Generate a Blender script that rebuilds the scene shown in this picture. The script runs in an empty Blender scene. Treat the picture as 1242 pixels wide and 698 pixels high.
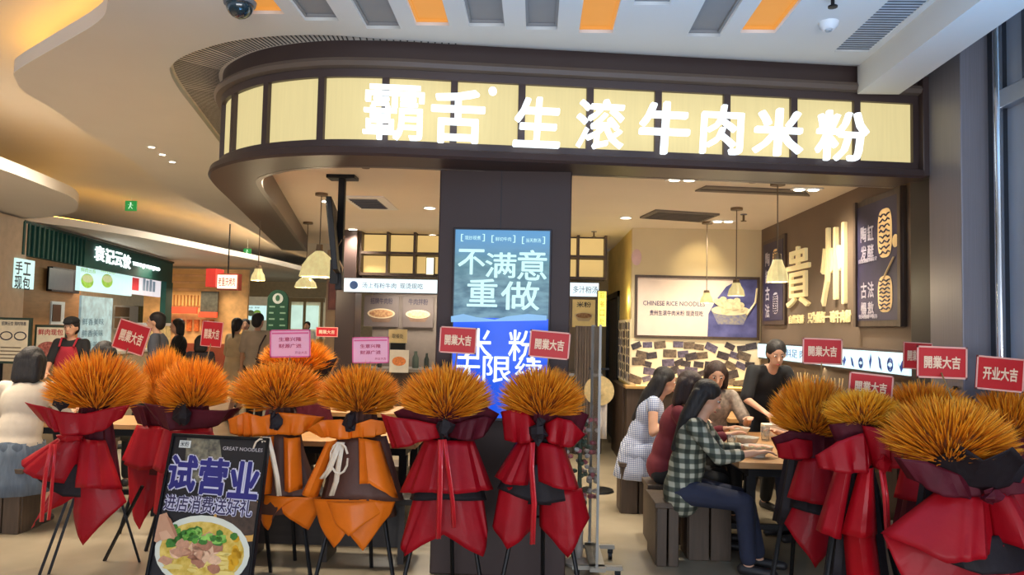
import bpy, math, random
from mathutils import Vector, Matrix

R = math.radians
sc = bpy.context.scene
col = sc.collection

# ------------------------------------------------------------------ camera, world, exposure
F = 920.0                                   # focal length in pixels of the 1242 x 698 frame
EYE = Vector((0, 0, 1.6))
ROT = (Matrix.Rotation(R(1.872), 3, 'Z') @ Matrix.Rotation(R(90 + 3.13), 3, 'X') @ Matrix.Rotation(R(1.25), 3, 'Z'))
cam_d = bpy.data.cameras.new('camera')
cam_d.sensor_width = 36.0
cam_d.lens = 36.0 * F / 1242.0
cam_d.clip_start = 0.05
cam = bpy.data.objects.new('camera', cam_d)
col.objects.link(cam)
cam.matrix_world = Matrix.Translation(EYE) @ ROT.to_4x4()
sc.camera = cam

vs = sc.view_settings
vs.view_transform = 'Standard'
vs.look = 'None'
vs.gamma = 1.0
vs.use_curve_mapping = False
vs.exposure = 0.22

world = bpy.data.worlds.new('world')
sc.world = world
world.use_nodes = True
bg = world.node_tree.nodes['Background']
bg.inputs[0].default_value = (0.76, 0.84, 1.0, 1)
bg.inputs[1].default_value = 0.68


def lamp(name, kind, loc, energy, color=(1, 1, 1), size=0.1, sizey=None, aim=None, angle=120, blend=0.6):
    d = bpy.data.lights.new(name, kind)
    d.energy = energy
    d.color = color
    if kind == 'AREA':
        d.size = size
        if sizey:
            d.shape = 'RECTANGLE'
            d.size_y = sizey
    else:
        d.shadow_soft_size = size
    if kind == 'SPOT':
        d.spot_size = R(angle)
        d.spot_blend = blend
    o = bpy.data.objects.new(name, d)
    col.objects.link(o)
    o.location = loc
    if aim is not None:
        o.rotation_euler = (Vector(aim) - Vector(loc)).to_track_quat('-Z', 'Y').to_euler()
    return o


# daylight falling into the hall through its glazed front behind and to the right of the camera
lamp('daylight_front', 'AREA', (1.2, -4.2, 0.9), 290, (0.90, 0.93, 1.0), 8.0, 1.6, aim=(0.9, 3.0, 2.6))
# added blue uplight near the floor, only there to tint the hall ceiling
up = lamp('ceiling_blue_fill', 'AREA', (1.3, 1.2, 0.25), 115, (0.16, 0.48, 1.0), 4.2, 2.2, aim=(1.3, 1.75, 4.0))
up.data.spread = R(84)
# added soft fill lamp over the walkway on the left, no fixture there
hl = lamp('hall_fill', 'AREA', (-4.7, 6.2, 3.6), 140, (1.0, 0.86, 0.68), 0.7, 4.0, aim=(-4.7, 6.2, 0))
hl.data.spread = R(120)


# ------------------------------------------------------------------ helpers
def ray(px, py):
    return ROT @ Vector(((px - 621.0) / F, -(py - 349.0) / F, -1.0))


def at(px, py, Y):
    r = ray(px, py)
    return EYE + r * (Y / r.y)


def atz(px, py, z):
    r = ray(px, py)
    return EYE + r * ((z - 1.6) / r.z)


def atx(px, py, X):
    r = ray(px, py)
    return EYE + r * (X / r.x)


def lin(c):
    out = []
    for x in c[:3]:
        x = x / 255.0
        out.append(x / 12.92 if x <= 0.04045 else ((x + 0.055) / 1.055) ** 2.4)
    return out


MATS = {}


def M(name, c, rough=0.6, metal=0.0, var=0.08, scale=9.0, bump=0.0, bscale=60.0, emit=0.0, stretch=None,
      trans=0.0, coat=0.0, c2=None):
    """procedural material: noise-varied base colour, optional fine relief, optional light of its own"""
    if name in MATS:
        return MATS[name]
    m = bpy.data.materials.new(name)
    m.use_nodes = True
    nt = m.node_tree
    b = nt.nodes['Principled BSDF']
    L = lin(c)
    tc = nt.nodes.new('ShaderNodeTexCoord')
    mp = nt.nodes.new('ShaderNodeMapping')
    nt.links.new(tc.outputs['Object'], mp.inputs[0])
    if stretch:
        mp.inputs['Scale'].default_value = stretch
    nz = nt.nodes.new('ShaderNodeTexNoise')
    nz.inputs['Scale'].default_value = scale
    nz.inputs['Detail'].default_value = 4
    nt.links.new(mp.outputs[0], nz.inputs[0])
    cr = nt.nodes.new('ShaderNodeValToRGB')
    cr.color_ramp.elements[0].position = 0.3
    cr.color_ramp.elements[1].position = 0.7
    L2 = lin(c2) if c2 else [min(1, x * (1 + var)) for x in L]
    cr.color_ramp.elements[0].color = [x * (1 - var) for x in L] + [1]
    cr.color_ramp.elements[1].color = L2 + [1]
    nt.links.new(nz.outputs[0], cr.inputs[0])
    if emit >= 0.5:                     # a lit diffuser reflects little of the room
        b.inputs['Base Color'].default_value = [x * 0.3 for x in L] + [1]
    else:
        nt.links.new(cr.outputs[0], b.inputs['Base Color'])
    b.inputs['Roughness'].default_value = rough
    b.inputs['Metallic'].default_value = metal
    if coat:
        b.inputs['Coat Weight'].default_value = coat
    if trans:
        b.inputs['Transmission Weight'].default_value = trans
    if emit:
        nt.links.new(cr.outputs[0], b.inputs['Emission Color'])
        b.inputs['Emission Strength'].default_value = emit
    if bump:
        n2 = nt.nodes.new('ShaderNodeTexNoise')
        n2.inputs['Scale'].default_value = bscale
        n2.inputs['Detail'].default_value = 3
        nt.links.new(mp.outputs[0], n2.inputs[0])
        bp = nt.nodes.new('ShaderNodeBump')
        bp.inputs['Strength'].default_value = bump
        bp.inputs['Distance'].default_value = 0.01
        nt.links.new(n2.outputs[0], bp.inputs['Height'])
        nt.links.new(bp.outputs[0], b.inputs['Normal'])
    MATS[name] = m
    return m


OFF = {}


def tag(o, label, cat, group=None, kind=None):
    if label:
        o['label'] = label
    if cat:
        o['category'] = cat
    if group:
        o['group'] = group
    if kind:
        o['kind'] = kind
    return o


def thing(name, loc, label, cat, group=None):
    o = bpy.data.objects.new(name, None)
    o.empty_display_size = 0.1
    col.objects.link(o)
    o.location = loc
    OFF[o.name] = Vector(loc)
    return tag(o, label, cat, group)


def link_mesh(name, me, mat, parent=None, loc=None):
    if mat is not None:
        for m_ in (mat if isinstance(mat, (list, tuple)) else [mat]):
            me.materials.append(m_)
    o = bpy.data.objects.new(name, me)
    col.objects.link(o)
    base = Vector((0, 0, 0))
    if parent is not None:
        base = OFF[parent.name]
        o.parent = parent
    elif loc is not None:
        base = Vector(loc)
        o.location = base
    if base.length > 0:
        me.transform(Matrix.Translation(-base))
    OFF[o.name] = base
    return o


def dup(o, loc=None, parent=None, name=None):
    c = o.copy()
    col.objects.link(c)
    if parent is not None:
        c.parent = parent
    if loc is not None:
        c.location = loc
    OFF[c.name] = Vector(c.location) if c.parent is None else OFF[c.parent.name]
    for ch in list(o.children):
        dup(ch, None, c)
    return c


def basis(d, up=Vector((0, 0, 1))):
    d = d.normalized()
    if abs(d.dot(up)) > 0.98:
        up = Vector((0, 1, 0))
    s = d.cross(up).normalized()
    return d, s, s.cross(d)


class MB:
    """collects shapes in world coordinates; build() links them as ONE mesh object"""

    def __init__(self):
        self.v, self.f, self.mi = [], [], []

    def add(self, vs_, fs, mi=0):
        n = len(self.v)
        self.v += [Vector(p) for p in vs_]
        for q in fs:
            self.f.append([i + n for i in q])
            self.mi.append(mi)
        return self

    def hexa(self, a, b, mi=0):
        """two quads (lists of 4 points) joined into a closed block"""
        fs = [(3, 2, 1, 0), (4, 5, 6, 7)] + [(i, (i + 1) % 4, 4 + (i + 1) % 4, 4 + i) for i in range(4)]
        return self.add(list(a) + list(b), fs, mi)

    def box(self, lo, hi, mi=0):
        x0, y0, z0 = lo
        x1, y1, z1 = hi
        return self.hexa([(x0, y0, z0), (x1, y0, z0), (x1, y1, z0), (x0, y1, z0)],
                         [(x0, y0, z1), (x1, y0, z1), (x1, y1, z1), (x0, y1, z1)], mi)

    def cbox(self, c, s, rz=0.0, mi=0):
        c = Vector(c)
        m = Matrix.Rotation(rz, 3, 'Z')
        q = [Vector((sx * s[0] / 2, sy * s[1] / 2, 0)) for sx, sy in ((-1, -1), (1, -1), (1, 1), (-1, 1))]
        lo = [c + m @ p - Vector((0, 0, s[2] / 2)) for p in q]
        hi = [c + m @ p + Vector((0, 0, s[2] / 2)) for p in q]
        return self.hexa(lo, hi, mi)

    def slab(self, o, ux, uy, th, mi=0):
        """flat block: corner o, edge vectors ux, uy, thickness vector th"""
        o, ux, uy, th = Vector(o), Vector(ux), Vector(uy), Vector(th)
        q = [o, o + ux, o + ux + uy, o + uy]
        return self.hexa(q, [p + th for p in q], mi)

    def bar(self, p0, p1, w, h, up=Vector((0, 0, 1)), mi=0):
        p0, p1 = Vector(p0), Vector(p1)
        d, s, u = basis(p1 - p0, up)
        q = [s * a * w / 2 + u * b * h / 2 for a, b in ((-1, -1), (1, -1), (1, 1), (-1, 1))]
        return self.hexa([p0 + k for k in q], [p1 + k for k in q], mi)

    def tube(self, p0, p1, r0, r1=None, n=10, mi=0):
        r1 = r0 if r1 is None else r1
        p0, p1 = Vector(p0), Vector(p1)
        d, s, u = basis(p1 - p0)
        vv, ff = [], []
        for p, r in ((p0, r0), (p1, r1)):
            for k in range(n):
                a = 2 * math.pi * k / n
                vv.append(p + (s * math.cos(a) + u * math.sin(a)) * r)
        for k in range(n):
            j = (k + 1) % n
            ff.append((k, j, n + j, n + k))
        ff.append(tuple(range(n))[::-1])
        ff.append(tuple(range(n, 2 * n)))
        return self.add(vv, ff, mi)

    def path(self, pts, r, n=8, mi=0):
        pts = [Vector(p) for p in pts]
        vv, ff = [], []
        for i, p in enumerate(pts):
            d = pts[min(i + 1, len(pts) - 1)] - pts[max(i - 1, 0)]
            d, s, u = basis(d)
            for k in range(n):
                a = 2 * math.pi * k / n
                vv.append(p + (s * math.cos(a) + u * math.sin(a)) * r)
        m = len(pts)
        for i in range(m - 1):
            for k in range(n):
                j = (k + 1) % n
                ff.append((i * n + k, i * n + j, (i + 1) * n + j, (i + 1) * n + k))
        ff.append(tuple(range(n))[::-1])
        ff.append(tuple(range((m - 1) * n, m * n)))
        return self.add(vv, ff, mi)

    def lathe(self, prof, c, n=20, axis=None, mi=0):
        c = Vector(c)
        mat = axis or Matrix.Identity(3)
        vv, ff = [], []
        for r, z in prof:
            for k in range(n):
                a = 2 * math.pi * k / n
                vv.append(c + mat @ Vector((r * math.cos(a), r * math.sin(a), z)))
        m = len(prof)
        for i in range(m - 1):
            for k in range(n):
                j = (k + 1) % n
                ff.append((i * n + k, i * n + j, (i + 1) * n + j, (i + 1) * n + k))
        ff.append(tuple(range(n))[::-1])
        ff.append(tuple(range((m - 1) * n, m * n)))
        return self.add(vv, ff, mi)

    def ell(self, c, r, n=12, m=8, rot=None, mi=0):
        c = Vector(c)
        rot = rot or Matrix.Identity(3)
        vv, ff = [], []
        for i in range(m + 1):
            t = math.pi * i / m
            for k in range(n):
                a = 2 * math.pi * k / n
                st = max(math.sin(t), 1e-3)
                vv.append(c + rot @ Vector((r[0] * st * math.cos(a), r[1] * st * math.sin(a), -r[2] * math.cos(t))))
        for i in range(m):
            for k in range(n):
                j = (k + 1) % n
                ff.append((i * n + k, i * n + j, (i + 1) * n + j, (i + 1) * n + k))
        ff.append(tuple(range(n))[::-1])
        ff.append(tuple(range(m * n, (m + 1) * n)))
        return self.add(vv, ff, mi)

    def caps(self, p0, p1, r0, r1=None, n=10, mi=0):
        """tapered limb with rounded ends"""
        r1 = r0 if r1 is None else r1
        p0, p1 = Vector(p0), Vector(p1)
        d, s, u = basis(p1 - p0)
        rows = []
        for a in (-88, -60, -30, 0):
            rows.append((p0 + d * (r0 * math.sin(R(a))), r0 * math.cos(R(a))))
        for a in (0, 30, 60, 88):
            rows.append((p1 + d * (r1 * math.sin(R(a))), r1 * math.cos(R(a))))
        vv, ff = [], []
        for p, r in rows:
            for k in range(n):
                a = 2 * math.pi * k / n
                vv.append(p + (s * math.cos(a) + u * math.sin(a)) * r)
        m = len(rows)
        for i in range(m - 1):
            for k in range(n):
                j = (k + 1) % n
                ff.append((i * n + k, i * n + j, (i + 1) * n + j, (i + 1) * n + k))
        ff.append(tuple(range(n))[::-1])
        ff.append(tuple(range((m - 1) * n, m * n)))
        return self.add(vv, ff, mi)

    def prism(self, pts, th, mi=0):
        """planar outline (3-D points) given a thickness vector"""
        th = Vector(th)
        n = len(pts)
        vv = [Vector(p) for p in pts] + [Vector(p) + th for p in pts]
        ff = [tuple(range(n))[::-1], tuple(range(n, 2 * n))]
        ff += [(i, (i + 1) % n, n + (i + 1) % n, n + i) for i in range(n)]
        return self.add(vv, ff, mi)

    def grid(self, rows, mi=0):
        w = len(rows[0])
        vv = [p for r in rows for p in r]
        ff = [(i * w + j, i * w + j + 1, (i + 1) * w + j + 1, (i + 1) * w + j)
              for i in range(len(rows) - 1) for j in range(w - 1)]
        return self.add(vv, ff, mi)

    def mesh(self, name, smooth=True, angle=35):
        me = bpy.data.meshes.new(name)
        me.from_pydata([tuple(p) for p in self.v], [], self.f)
        if any(self.mi):
            me.polygons.foreach_set('material_index', self.mi)
        me.validate()
        me.update()
        if smooth:
            me.polygons.foreach_set('use_smooth', [True] * len(me.polygons))
            me.set_sharp_from_angle(angle=R(angle))
        return me

    def build(self, name, mat, parent=None, loc=None, smooth=True, angle=35, bevel=0.0, solid=0.0, lining=0):
        o = link_mesh(name, self.mesh(name, smooth, angle), mat, parent, loc)
        if solid:
            md = o.modifiers.new('solid', 'SOLIDIFY')
            md.thickness = solid
            md.offset = -1
            md.material_offset = lining
        if bevel:
            md = o.modifiers.new('bevel', 'BEVEL')
            md.width = bevel
            md.segments = 2
            md.limit_method = 'ANGLE'
        return o


def struct(name, mb, mat, **k):
    o = mb.build(name, mat, **k)
    o['kind'] = 'structure'
    return o


def baked(ob):
    """evaluated copy of a temporary object, which is then removed"""
    col.objects.link(ob)
    dg = bpy.context.evaluated_depsgraph_get()
    me = bpy.data.meshes.new_from_object(ob.evaluated_get(dg))
    old = ob.data
    bpy.data.objects.remove(ob)
    return me, old


def blob(name, mb, voxel, mat, parent=None, loc=None, it=5):
    """overlapping volumes fused into one continuous smooth surface"""
    me = mb.mesh(name + '_src', False)
    ob = bpy.data.objects.new(name + '_src', me)
    md = ob.modifiers.new('r', 'REMESH')
    md.mode = 'VOXEL'
    md.voxel_size = voxel
    md2 = ob.modifiers.new('s', 'SMOOTH')
    md2.iterations = it
    md2.factor = 0.5
    me2, old = baked(ob)
    bpy.data.meshes.remove(old)
    me2.name = name
    me2.materials.clear()
    me2.polygons.foreach_set('use_smooth', [True] * len(me2.polygons))
    return link_mesh(name, me2, mat, parent, loc)


TEXTS = {}


def text_mesh(s, bold=0.0, depth=0.0, spacing=1.0):
    key = (s, bold, depth, spacing)
    if key not in TEXTS:
        cu = bpy.data.curves.new('lettering', 'FONT')
        cu.body = s
        cu.size = 1.0
        cu.extrude = depth
        cu.resolution_u = 2
        cu.space_character = spacing
        cu.align_x = 'LEFT'
        ob = bpy.data.objects.new('lettering', cu)
        me, old = baked(ob)
        bpy.data.curves.remove(old)
        if bold:
            # heavier strokes: the outline laid down again in a small ring round itself
            vs_ = [v.co.copy() for v in me.vertices]
            fs_ = [tuple(p.vertices) for p in me.polygons]
            vv, ff = list(vs_), list(fs_)
            n = 8 if bold > 0.02 else 4
            for k in range(n):
                a = 2 * math.pi * k / n + 0.4
                d = Vector((math.cos(a) * bold, math.sin(a) * bold, 0.0004 * (k + 1)))
                b = len(vv)
                vv += [p + d for p in vs_]
                ff += [tuple(i + b for i in f) for f in fs_]
            m2 = bpy.data.meshes.new('lettering')
            m2.from_pydata([tuple(p) for p in vv], [], ff)
            bpy.data.meshes.remove(me)
            me = m2
        TEXTS[key] = me
    return TEXTS[key].copy()


def text(name, s, o, ux, uy, mat, parent, bold=0.0, depth=0.004, spacing=1.0, shear=0.0):
    """lettering stretched to fill the rectangle with lower left corner o and edges ux, uy"""
    o, ux, uy = Vector(o), Vector(ux), Vector(uy)
    n = ux.cross(uy).normalized()
    me = text_mesh(s, bold, 0.02 if depth else 0.0, spacing)
    xs = [v.co.x for v in me.vertices]
    ys = [v.co.y for v in me.vertices]
    x0, x1, y0, y1 = min(xs), max(xs), min(ys), max(ys)
    for v in me.vertices:
        a = (v.co.x - x0) / (x1 - x0)
        b = (v.co.y - y0) / (y1 - y0)
        zz = v.co.z / 0.02
        v.co = o + ux * (a + shear * (b - 0.5)) + uy * b + n * (depth * (0.5 + 0.5 * zz) + 0.001)
    me.materials.clear()
    return link_mesh(name, me, mat, parent)
# ------------------------------------------------------------------ materials of the shell
m_ceil = M('painted_plaster', (226, 222, 214), 0.75, var=0.015, scale=2)
m_ceil_shop = M('shop_plaster', (236, 224, 206), 0.7, var=0.02, scale=2)
m_brown = M('dark_bronze', (64, 49, 46), 0.42, var=0.06, scale=3)
m_brown_l = M('lighter_bronze', (104, 90, 80), 0.38, var=0.05, scale=3)
m_pillar = M('plum_grey_laminate', (60, 43, 40), 0.6, var=0.04, scale=3)
m_wallr = M('taupe_wall', (112, 95, 80), 0.7, var=0.05, scale=3)
m_cream = M('cream_wall', (214, 196, 156), 0.75, var=0.03, scale=3)
m_darkwood = M('dark_wood', (74, 58, 47), 0.5, var=0.22, scale=4, stretch=(6, 6, 0.8), bump=0.05)
m_wood = M('table_wood', (176, 132, 84), 0.42, var=0.16, scale=4, stretch=(1.0, 8, 8))
m_stool = M('stool_wood', (78, 62, 48), 0.6, var=0.2, scale=4, stretch=(9, 9, 0.9), bump=0.08)
m_black = M('black_metal', (26, 26, 28), 0.42, metal=0.6, var=0.1)
m_steel = M('brushed_steel', (142, 138, 144), 0.45, metal=0.4, var=0.08, scale=5, stretch=(40, 40, 0.4))
m_chrome = M('chrome', (205, 210, 216), 0.18, metal=1.0, var=0.03)
m_glassdark = M('dark_glazing', (168, 178, 194), 0.4, var=0.05, scale=2)
m_frame = M('grey_aluminium', (176, 186, 200), 0.35, metal=0.5, var=0.04)
m_cove = M('cove_led', (255, 186, 80), emit=14.0, var=0.0)
m_cove_dim = M('cove_led_dim', (255, 186, 80), emit=5.0, var=0.0)
m_lampon = M('downlight_glow', (255, 244, 220), emit=9.0, var=0.0)
m_white = M('white_plastic', (232, 232, 230), 0.5, var=0.02)
m_panel = M('backlit_linen_panel', (238, 219, 156), 0.7, emit=0.66, var=0.035, scale=5, stretch=(14, 14, 0.6))
m_letter = M('lit_white_acrylic', (240, 250, 255), emit=1.25, var=0.0)
m_letside = M('letter_return', (205, 215, 222), 0.4, emit=0.7, var=0.0)
m_gold = M('gold_print', (216, 186, 110), 0.5, var=0.1)


def floor_mat():
    m = M('polished_cement_floor', (146, 132, 110), 0.26, var=0.10, scale=0.9, bump=0.02, bscale=25, c2=(172, 158, 134))
    return m


m_floor = floor_mat()

struct('floor', MB().box((-16, -6, -0.1), (8, 28, 0)), m_floor)


# ------------------------------------------------------------------ canopy plan line (front of the shop, round the corner, along its left side)
def front_line(px):
    # front plane from (2.56, 5.12) to (-1.25, 4.66)
    a, b = Vector((2.56, 5.12, 0)), Vector((-1.25, 4.66, 0))
    r = ray(px, 150)
    d = b - a
    den = r.x * d.y - r.y * d.x
    t = (r.x * (0 - a.y) - r.y * (0 - a.x)) / den * 1.0
    return (a + d * t).to_2d()


BARS = [1110, 1037, 961, 880, 797, 714.5, 632, 550, 467]
knots = [front_line(p) for p in BARS] + [Vector(p) for p in ((-1.38, 4.70), (-1.775, 4.83), (-2.085, 5.07), (-2.27, 5.33))]
side = Vector((-0.234, 1.0))
knots_side = [Vector((-2.40, 5.72)) + side * (0.62 * k) for k in range(0, 9)]
allk = knots + knots_side


def catmull(pts, n=6):
    out, cuts = [], []
    for i in range(len(pts) - 1):
        p0 = pts[max(i - 1, 0)]
        p1, p2 = pts[i], pts[i + 1]
        p3 = pts[min(i + 2, len(pts) - 1)]
        cuts.append(len(out))
        for k in range(n):
            t = k / n
            out.append(0.5 * ((2 * p1) + (p2 - p0) * t + (2 * p0 - 5 * p1 + 4 * p2 - p3) * t * t + (3 * p1 - p0 - 3 * p2 + p3) * t ** 3))
    cuts.append(len(out))
    out.append(pts[-1])
    return out, cuts


cpath, cuts = catmull(allk, 5)


def offset(path, d):
    """positive = outwards (towards the hall)"""
    out = []
    for i, p in enumerate(path):
        t = path[min(i + 1, len(path) - 1)] - path[max(i - 1, 0)]
        t = t.normalized()
        nrm = Vector((-t.y, t.x))       # travelling from right to left along the front
        out.append(p + nrm * d)
    return out


def sweep(path, prof, mb=None, mi=0):
    """closed profile of (offset, z) along the plan line"""
    mb = mb or MB()
    n, m = len(path), len(prof)
    cols = [offset(path, o) for o, z in prof]
    vv = [Vector((cols[j][i].x, cols[j][i].y, prof[j][1])) for i in range(n) for j in range(m)]
    ff = [(i * m + j, i * m + (j + 1) % m, (i + 1) * m + (j + 1) % m, (i + 1) * m + j) for i in range(n - 1) for j in range(m)]
    ff += [tuple(range(m))[::-1], tuple(range((n - 1) * m, n * m))]
    return mb.add(vv, ff, mi)


# direction check: the outward side must face the camera
if offset(cpath, 1.0)[3].y > cpath[3].y:
    _o = offset

    def offset(path, d):
        return _o(path, -d)

canopy = thing('shop_canopy', (0.6, 4.95, 2.65), 'dark bronze canopy with a row of glowing cream panels over the noodle shop front', 'canopy')
P0, P1 = 2.765, 3.165
for i in range(len(cuts) - 1):
    seg = cpath[cuts[i]:cuts[i + 1] + 1]
    a = sweep(seg, [(0.0, P0), (0.0, P1), (-0.03, P1), (-0.03, P0)])
    a.build('light_panel', m_panel, canopy)
for i in range(len(cuts)):
    q = cuts[i]
    j0, j1 = max(q - 1, 0), min(q + 1, len(cpath) - 1)
    t = (cpath[j1] - cpath[j0]).normalized()
    p = cpath[q]
    s = Vector((t.x, t.y, 0))
    nrm = (offset(cpath, 1.0)[q] - p)
    nrm = Vector((nrm.x, nrm.y, 0))
    w = 0.022 if 0 < i else 0.035
    o = Vector((p.x, p.y, P0)) - s * w - nrm * 0.02
    MB().slab(o, s * 2 * w, nrm * 0.05, (0, 0, P1 - P0)).build('mullion', m_brown, canopy)
sweep(cpath, [(-0.04, P1), (0.03, P1), (0.035, P1 + 0.05), (-0.04, P1 + 0.05)]).build('top_frame', m_brown, canopy)
sweep(cpath, [(0.02, P1 + 0.05), (0.07, P1 + 0.06), (0.085, P1 + 0.085), (0.07, P1 + 0.11), (0.02, P1 + 0.12)]).build('top_moulding', m_brown_l, canopy)  # the moulding's highlight is put into the lighter bronze colour
sweep(cpath, [(-0.04, P1 + 0.12), (0.03, P1 + 0.12), (0.03, P1 + 0.25), (-0.04, P1 + 0.25)]).build('crown_rail', m_brown, canopy)
sweep(cpath, [(-0.04, P0), (0.03, P0), (0.03, P0 - 0.045), (-0.04, P0 - 0.045)]).build('bottom_frame', m_brown, canopy)
sweep(cpath, [(0.04, P0 - 0.045), (0.09, P0 - 0.06), (0.10, 2.665), (0.085, 2.65), (-0.23, 2.65), (-0.23, P0 - 0.045)]).build('soffit_band', m_brown, canopy)
sweep(cpath, [(-0.232, 2.648), (-0.232, 2.90), (-0.27, 2.90), (-0.27, 2.648)]).build('inner_fascia', m_brown_l, canopy)
# end block and side jamb on the right
jx = knots[0]
MB().box((2.53, 5.03, P0 - 0.1), (2.64, 5.25, P1 + 0.17)).build('end_frame', m_brown, canopy, bevel=0.006)


def poly_holes(name, outer, holes, z0, z1, mat, kind='structure'):
    """horizontal slab with openings"""
    cu = bpy.data.curves.new(name, 'CURVE')
    cu.dimensions = '2D'
    cu.fill_mode = 'BOTH'
    cu.extrude = (z1 - z0) / 2
    for ring in [outer] + holes:
        sp = cu.splines.new('POLY')
        sp.points.add(len(ring) - 1)
        for i, p in enumerate(ring):
            sp.points[i].co = (p[0], p[1], 0, 1)
        sp.use_cyclic_u = True
    ob = bpy.data.objects.new(name, cu)
    me, old = baked(ob)
    bpy.data.curves.remove(old)
    me.transform(Matrix.Translation((0, 0, (z0 + z1) / 2)))
    me.materials.clear()
    o = link_mesh(name, me, mat)
    o['kind'] = kind
    return o


# ------------------------------------------------------------------ hall ceiling
ZA, ZB, ZC = 3.38, 3.68, 3.06


def xy(p):
    return (p[0], p[1])


gap = [0.10 + 0.28 * min(1, max(0, (i - cuts[8]) / (cuts[12] - cuts[8]))) for i in range(len(cpath))]
edge_front = [offset(cpath, g)[i] for i, g in enumerate(gap)]
cove_px = [(340, 303), (300, 278), (210, 233), (162, 196), (112, 166), (68, 135), (30, 112), (17, 93), (24, 83), (68, 57), (118, 27), (130, 4)]
cove_a = [atz(x, y, ZA).to_2d() for x, y in cove_px]
cove_a += [Vector((-2.2, 3.6)), Vector((-2.15, 2.5)), Vector((-2.3, -3.0))]
cove_a, _ = catmull(cove_a, 4)
outer = [(2.24, -3.0), (2.24, 4.93)] + [xy(p) for p in edge_front] + [(-4.0, 11.95), (3.6, 11.95), (3.6, 26), (-6.2, 26)] + [xy(p) for p in cove_a]

slots = []
SLOT = [(304, 345, 17, 1), (370, 411, 25, 0), (445, 486, 35, 0), (505, 545, 31, 1), (569, 612, 32, 0), (638, 676, 36, 0), (702, 743, 40, 1),
        (768, 812, 6, 0), (832, 872, 46, 0), (897, 940, 40, 1)]
for xl, xr, y, warm in SLOT:
    a, b = atz(xl, y, ZA), atz(xr, y, ZA)
    yy = min((a.y + b.y) / 2, 4.5)
    slots.append((a.x, b.x, yy - 1.1, yy, warm))
g0, g1 = atz(1022, 69, ZA), atz(1069, 73, ZA)
GR = (g0.x - 0.09, 2.04, 2.6, min(4.72, (g0.y + g1.y) / 2))
holes = [[(s[0], s[2]), (s[1], s[2]), (s[1], s[3]), (s[0], s[3])] for s in slots]
holes.append([(GR[0], GR[2]), (GR[1], GR[2]), (GR[1], GR[3]), (GR[0], GR[3])])
poly_holes('ceiling', outer, holes, ZA, ZA + 0.10, m_ceil)
struct('ceiling_upper', MB().box((-16, -3.2, ZB), (8, 28, ZB + 0.1)), m_ceil)

m_slot = M('slot_grey', (150, 146, 142), 0.8, var=0.02)
m_slotlit = M('amber_light_slot', (240, 160, 70), 0.6, emit=0.6, var=0.05, scale=3)
for s in slots:
    x0, x1, y0, y1, warm = s
    L = 'amber lit ceiling slot above the canopy' if warm else 'plain grey ceiling slot above the canopy'
    i = slots.index(s)
    names = ['leftmost amber lit ceiling slot beside the dome camera', 'grey ceiling slot just right of the leftmost amber slot', 'grey ceiling slot second from the left',
             'amber lit ceiling slot between two grey ones, above the first sign character', 'grey ceiling slot right of the second amber slot',
             'grey ceiling slot left of the middle amber slot', 'amber lit ceiling slot in the middle of the row', 'short grey ceiling slot cut off by the frame top',
             'grey ceiling slot left of the last amber slot', 'rightmost amber lit ceiling slot near the smoke detector']
    mb = MB()
    zt = ZA + 0.055
    mb.box((x0 - 0.001, y0, ZA + 0.02), (x0 + .014, y1, zt))
    mb.box((x1 - .014, y0, ZA + 0.02), (x1 + 0.001, y1, zt))
    mb.box((x0 + .014, y1 - .014, ZA + 0.02), (x1 - .014, y1 + 0.001, zt))
    mb.box((x0 + .014, y0, ZA + 0.02), (x1 - .014, y0 + .014, zt))
    root = thing('ceiling_slot', ((x0 + x1) / 2, (y0 + y1) / 2, ZA + 0.1), names[i], 'ceiling slot', 'light slots in the hall ceiling')
    mb.build('slot_wall', m_slotlit if warm else m_slot, root)
    MB().box((x0, y0, zt - 0.02), (x1, y1, zt)).build('slot_top', m_slotlit if warm else m_slot, root)

# long linear air grille in the ceiling on the right
gr = thing('linear_air_grille', ((GR[0] + GR[1]) / 2, GR[3] - 0.5, ZA), 'long slatted air grille in the hall ceiling beside the white beam', 'air grille')
mb = MB()
n = 62
for k in range(n):
    y = GR[2] + (GR[3] - GR[2]) * (k + 0.5) / n
    mb.slab((GR[0], y - 0.006, ZA + 0.009), (GR[1] - GR[0], 0, 0), (0, 0.012, 0.0), (0, 0.0, 0.002))
o = mb.build('slat', M('grille_line', (84, 88, 94), 0.6), gr)
o['kind'] = 'stuff'
MB().box((GR[0], GR[2], ZA + 0.012), (GR[1], GR[3], ZA + 0.03)).build('backing', M('grille_dark', (206, 210, 214), 0.8), gr)

# perforated strip between ceiling edge and canopy
pg = thing('soffit_grille', (-2.4, 5.2, ZA + 0.02), 'grey slotted soffit grille curving round the canopy corner', 'soffit grille')
e_in = offset(cpath, 0.02)
mb = MB()
nn = len(cpath)
vv = [Vector((p.x, p.y, ZA + 0.045)) for p in edge_front] + [Vector((p.x, p.y, ZA + 0.015)) for p in e_in]
mb.add(vv + [v + Vector((0, 0, 0.02)) for v in vv],
       [(i, i + 1, nn + i + 1, nn + i) for i in range(nn - 1)] + [(2 * nn + i, 3 * nn + i, 3 * nn + i + 1, 2 * nn + i + 1) for i in range(nn - 1)])
mb.build('backing', M('soffit_grey', (222, 212, 196), 0.7), pg)
mb = MB()
dense = []
for i in range(cuts[7], len(cpath) - 1):
    seglen = (edge_front[i + 1] - edge_front[i]).length
    k = max(1, int(seglen / 0.03))
    for q in range(k):
        t = q / k
        dense.append((edge_front[i].lerp(edge_front[i + 1], t), e_in[i].lerp(e_in[i + 1], t)))
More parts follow.
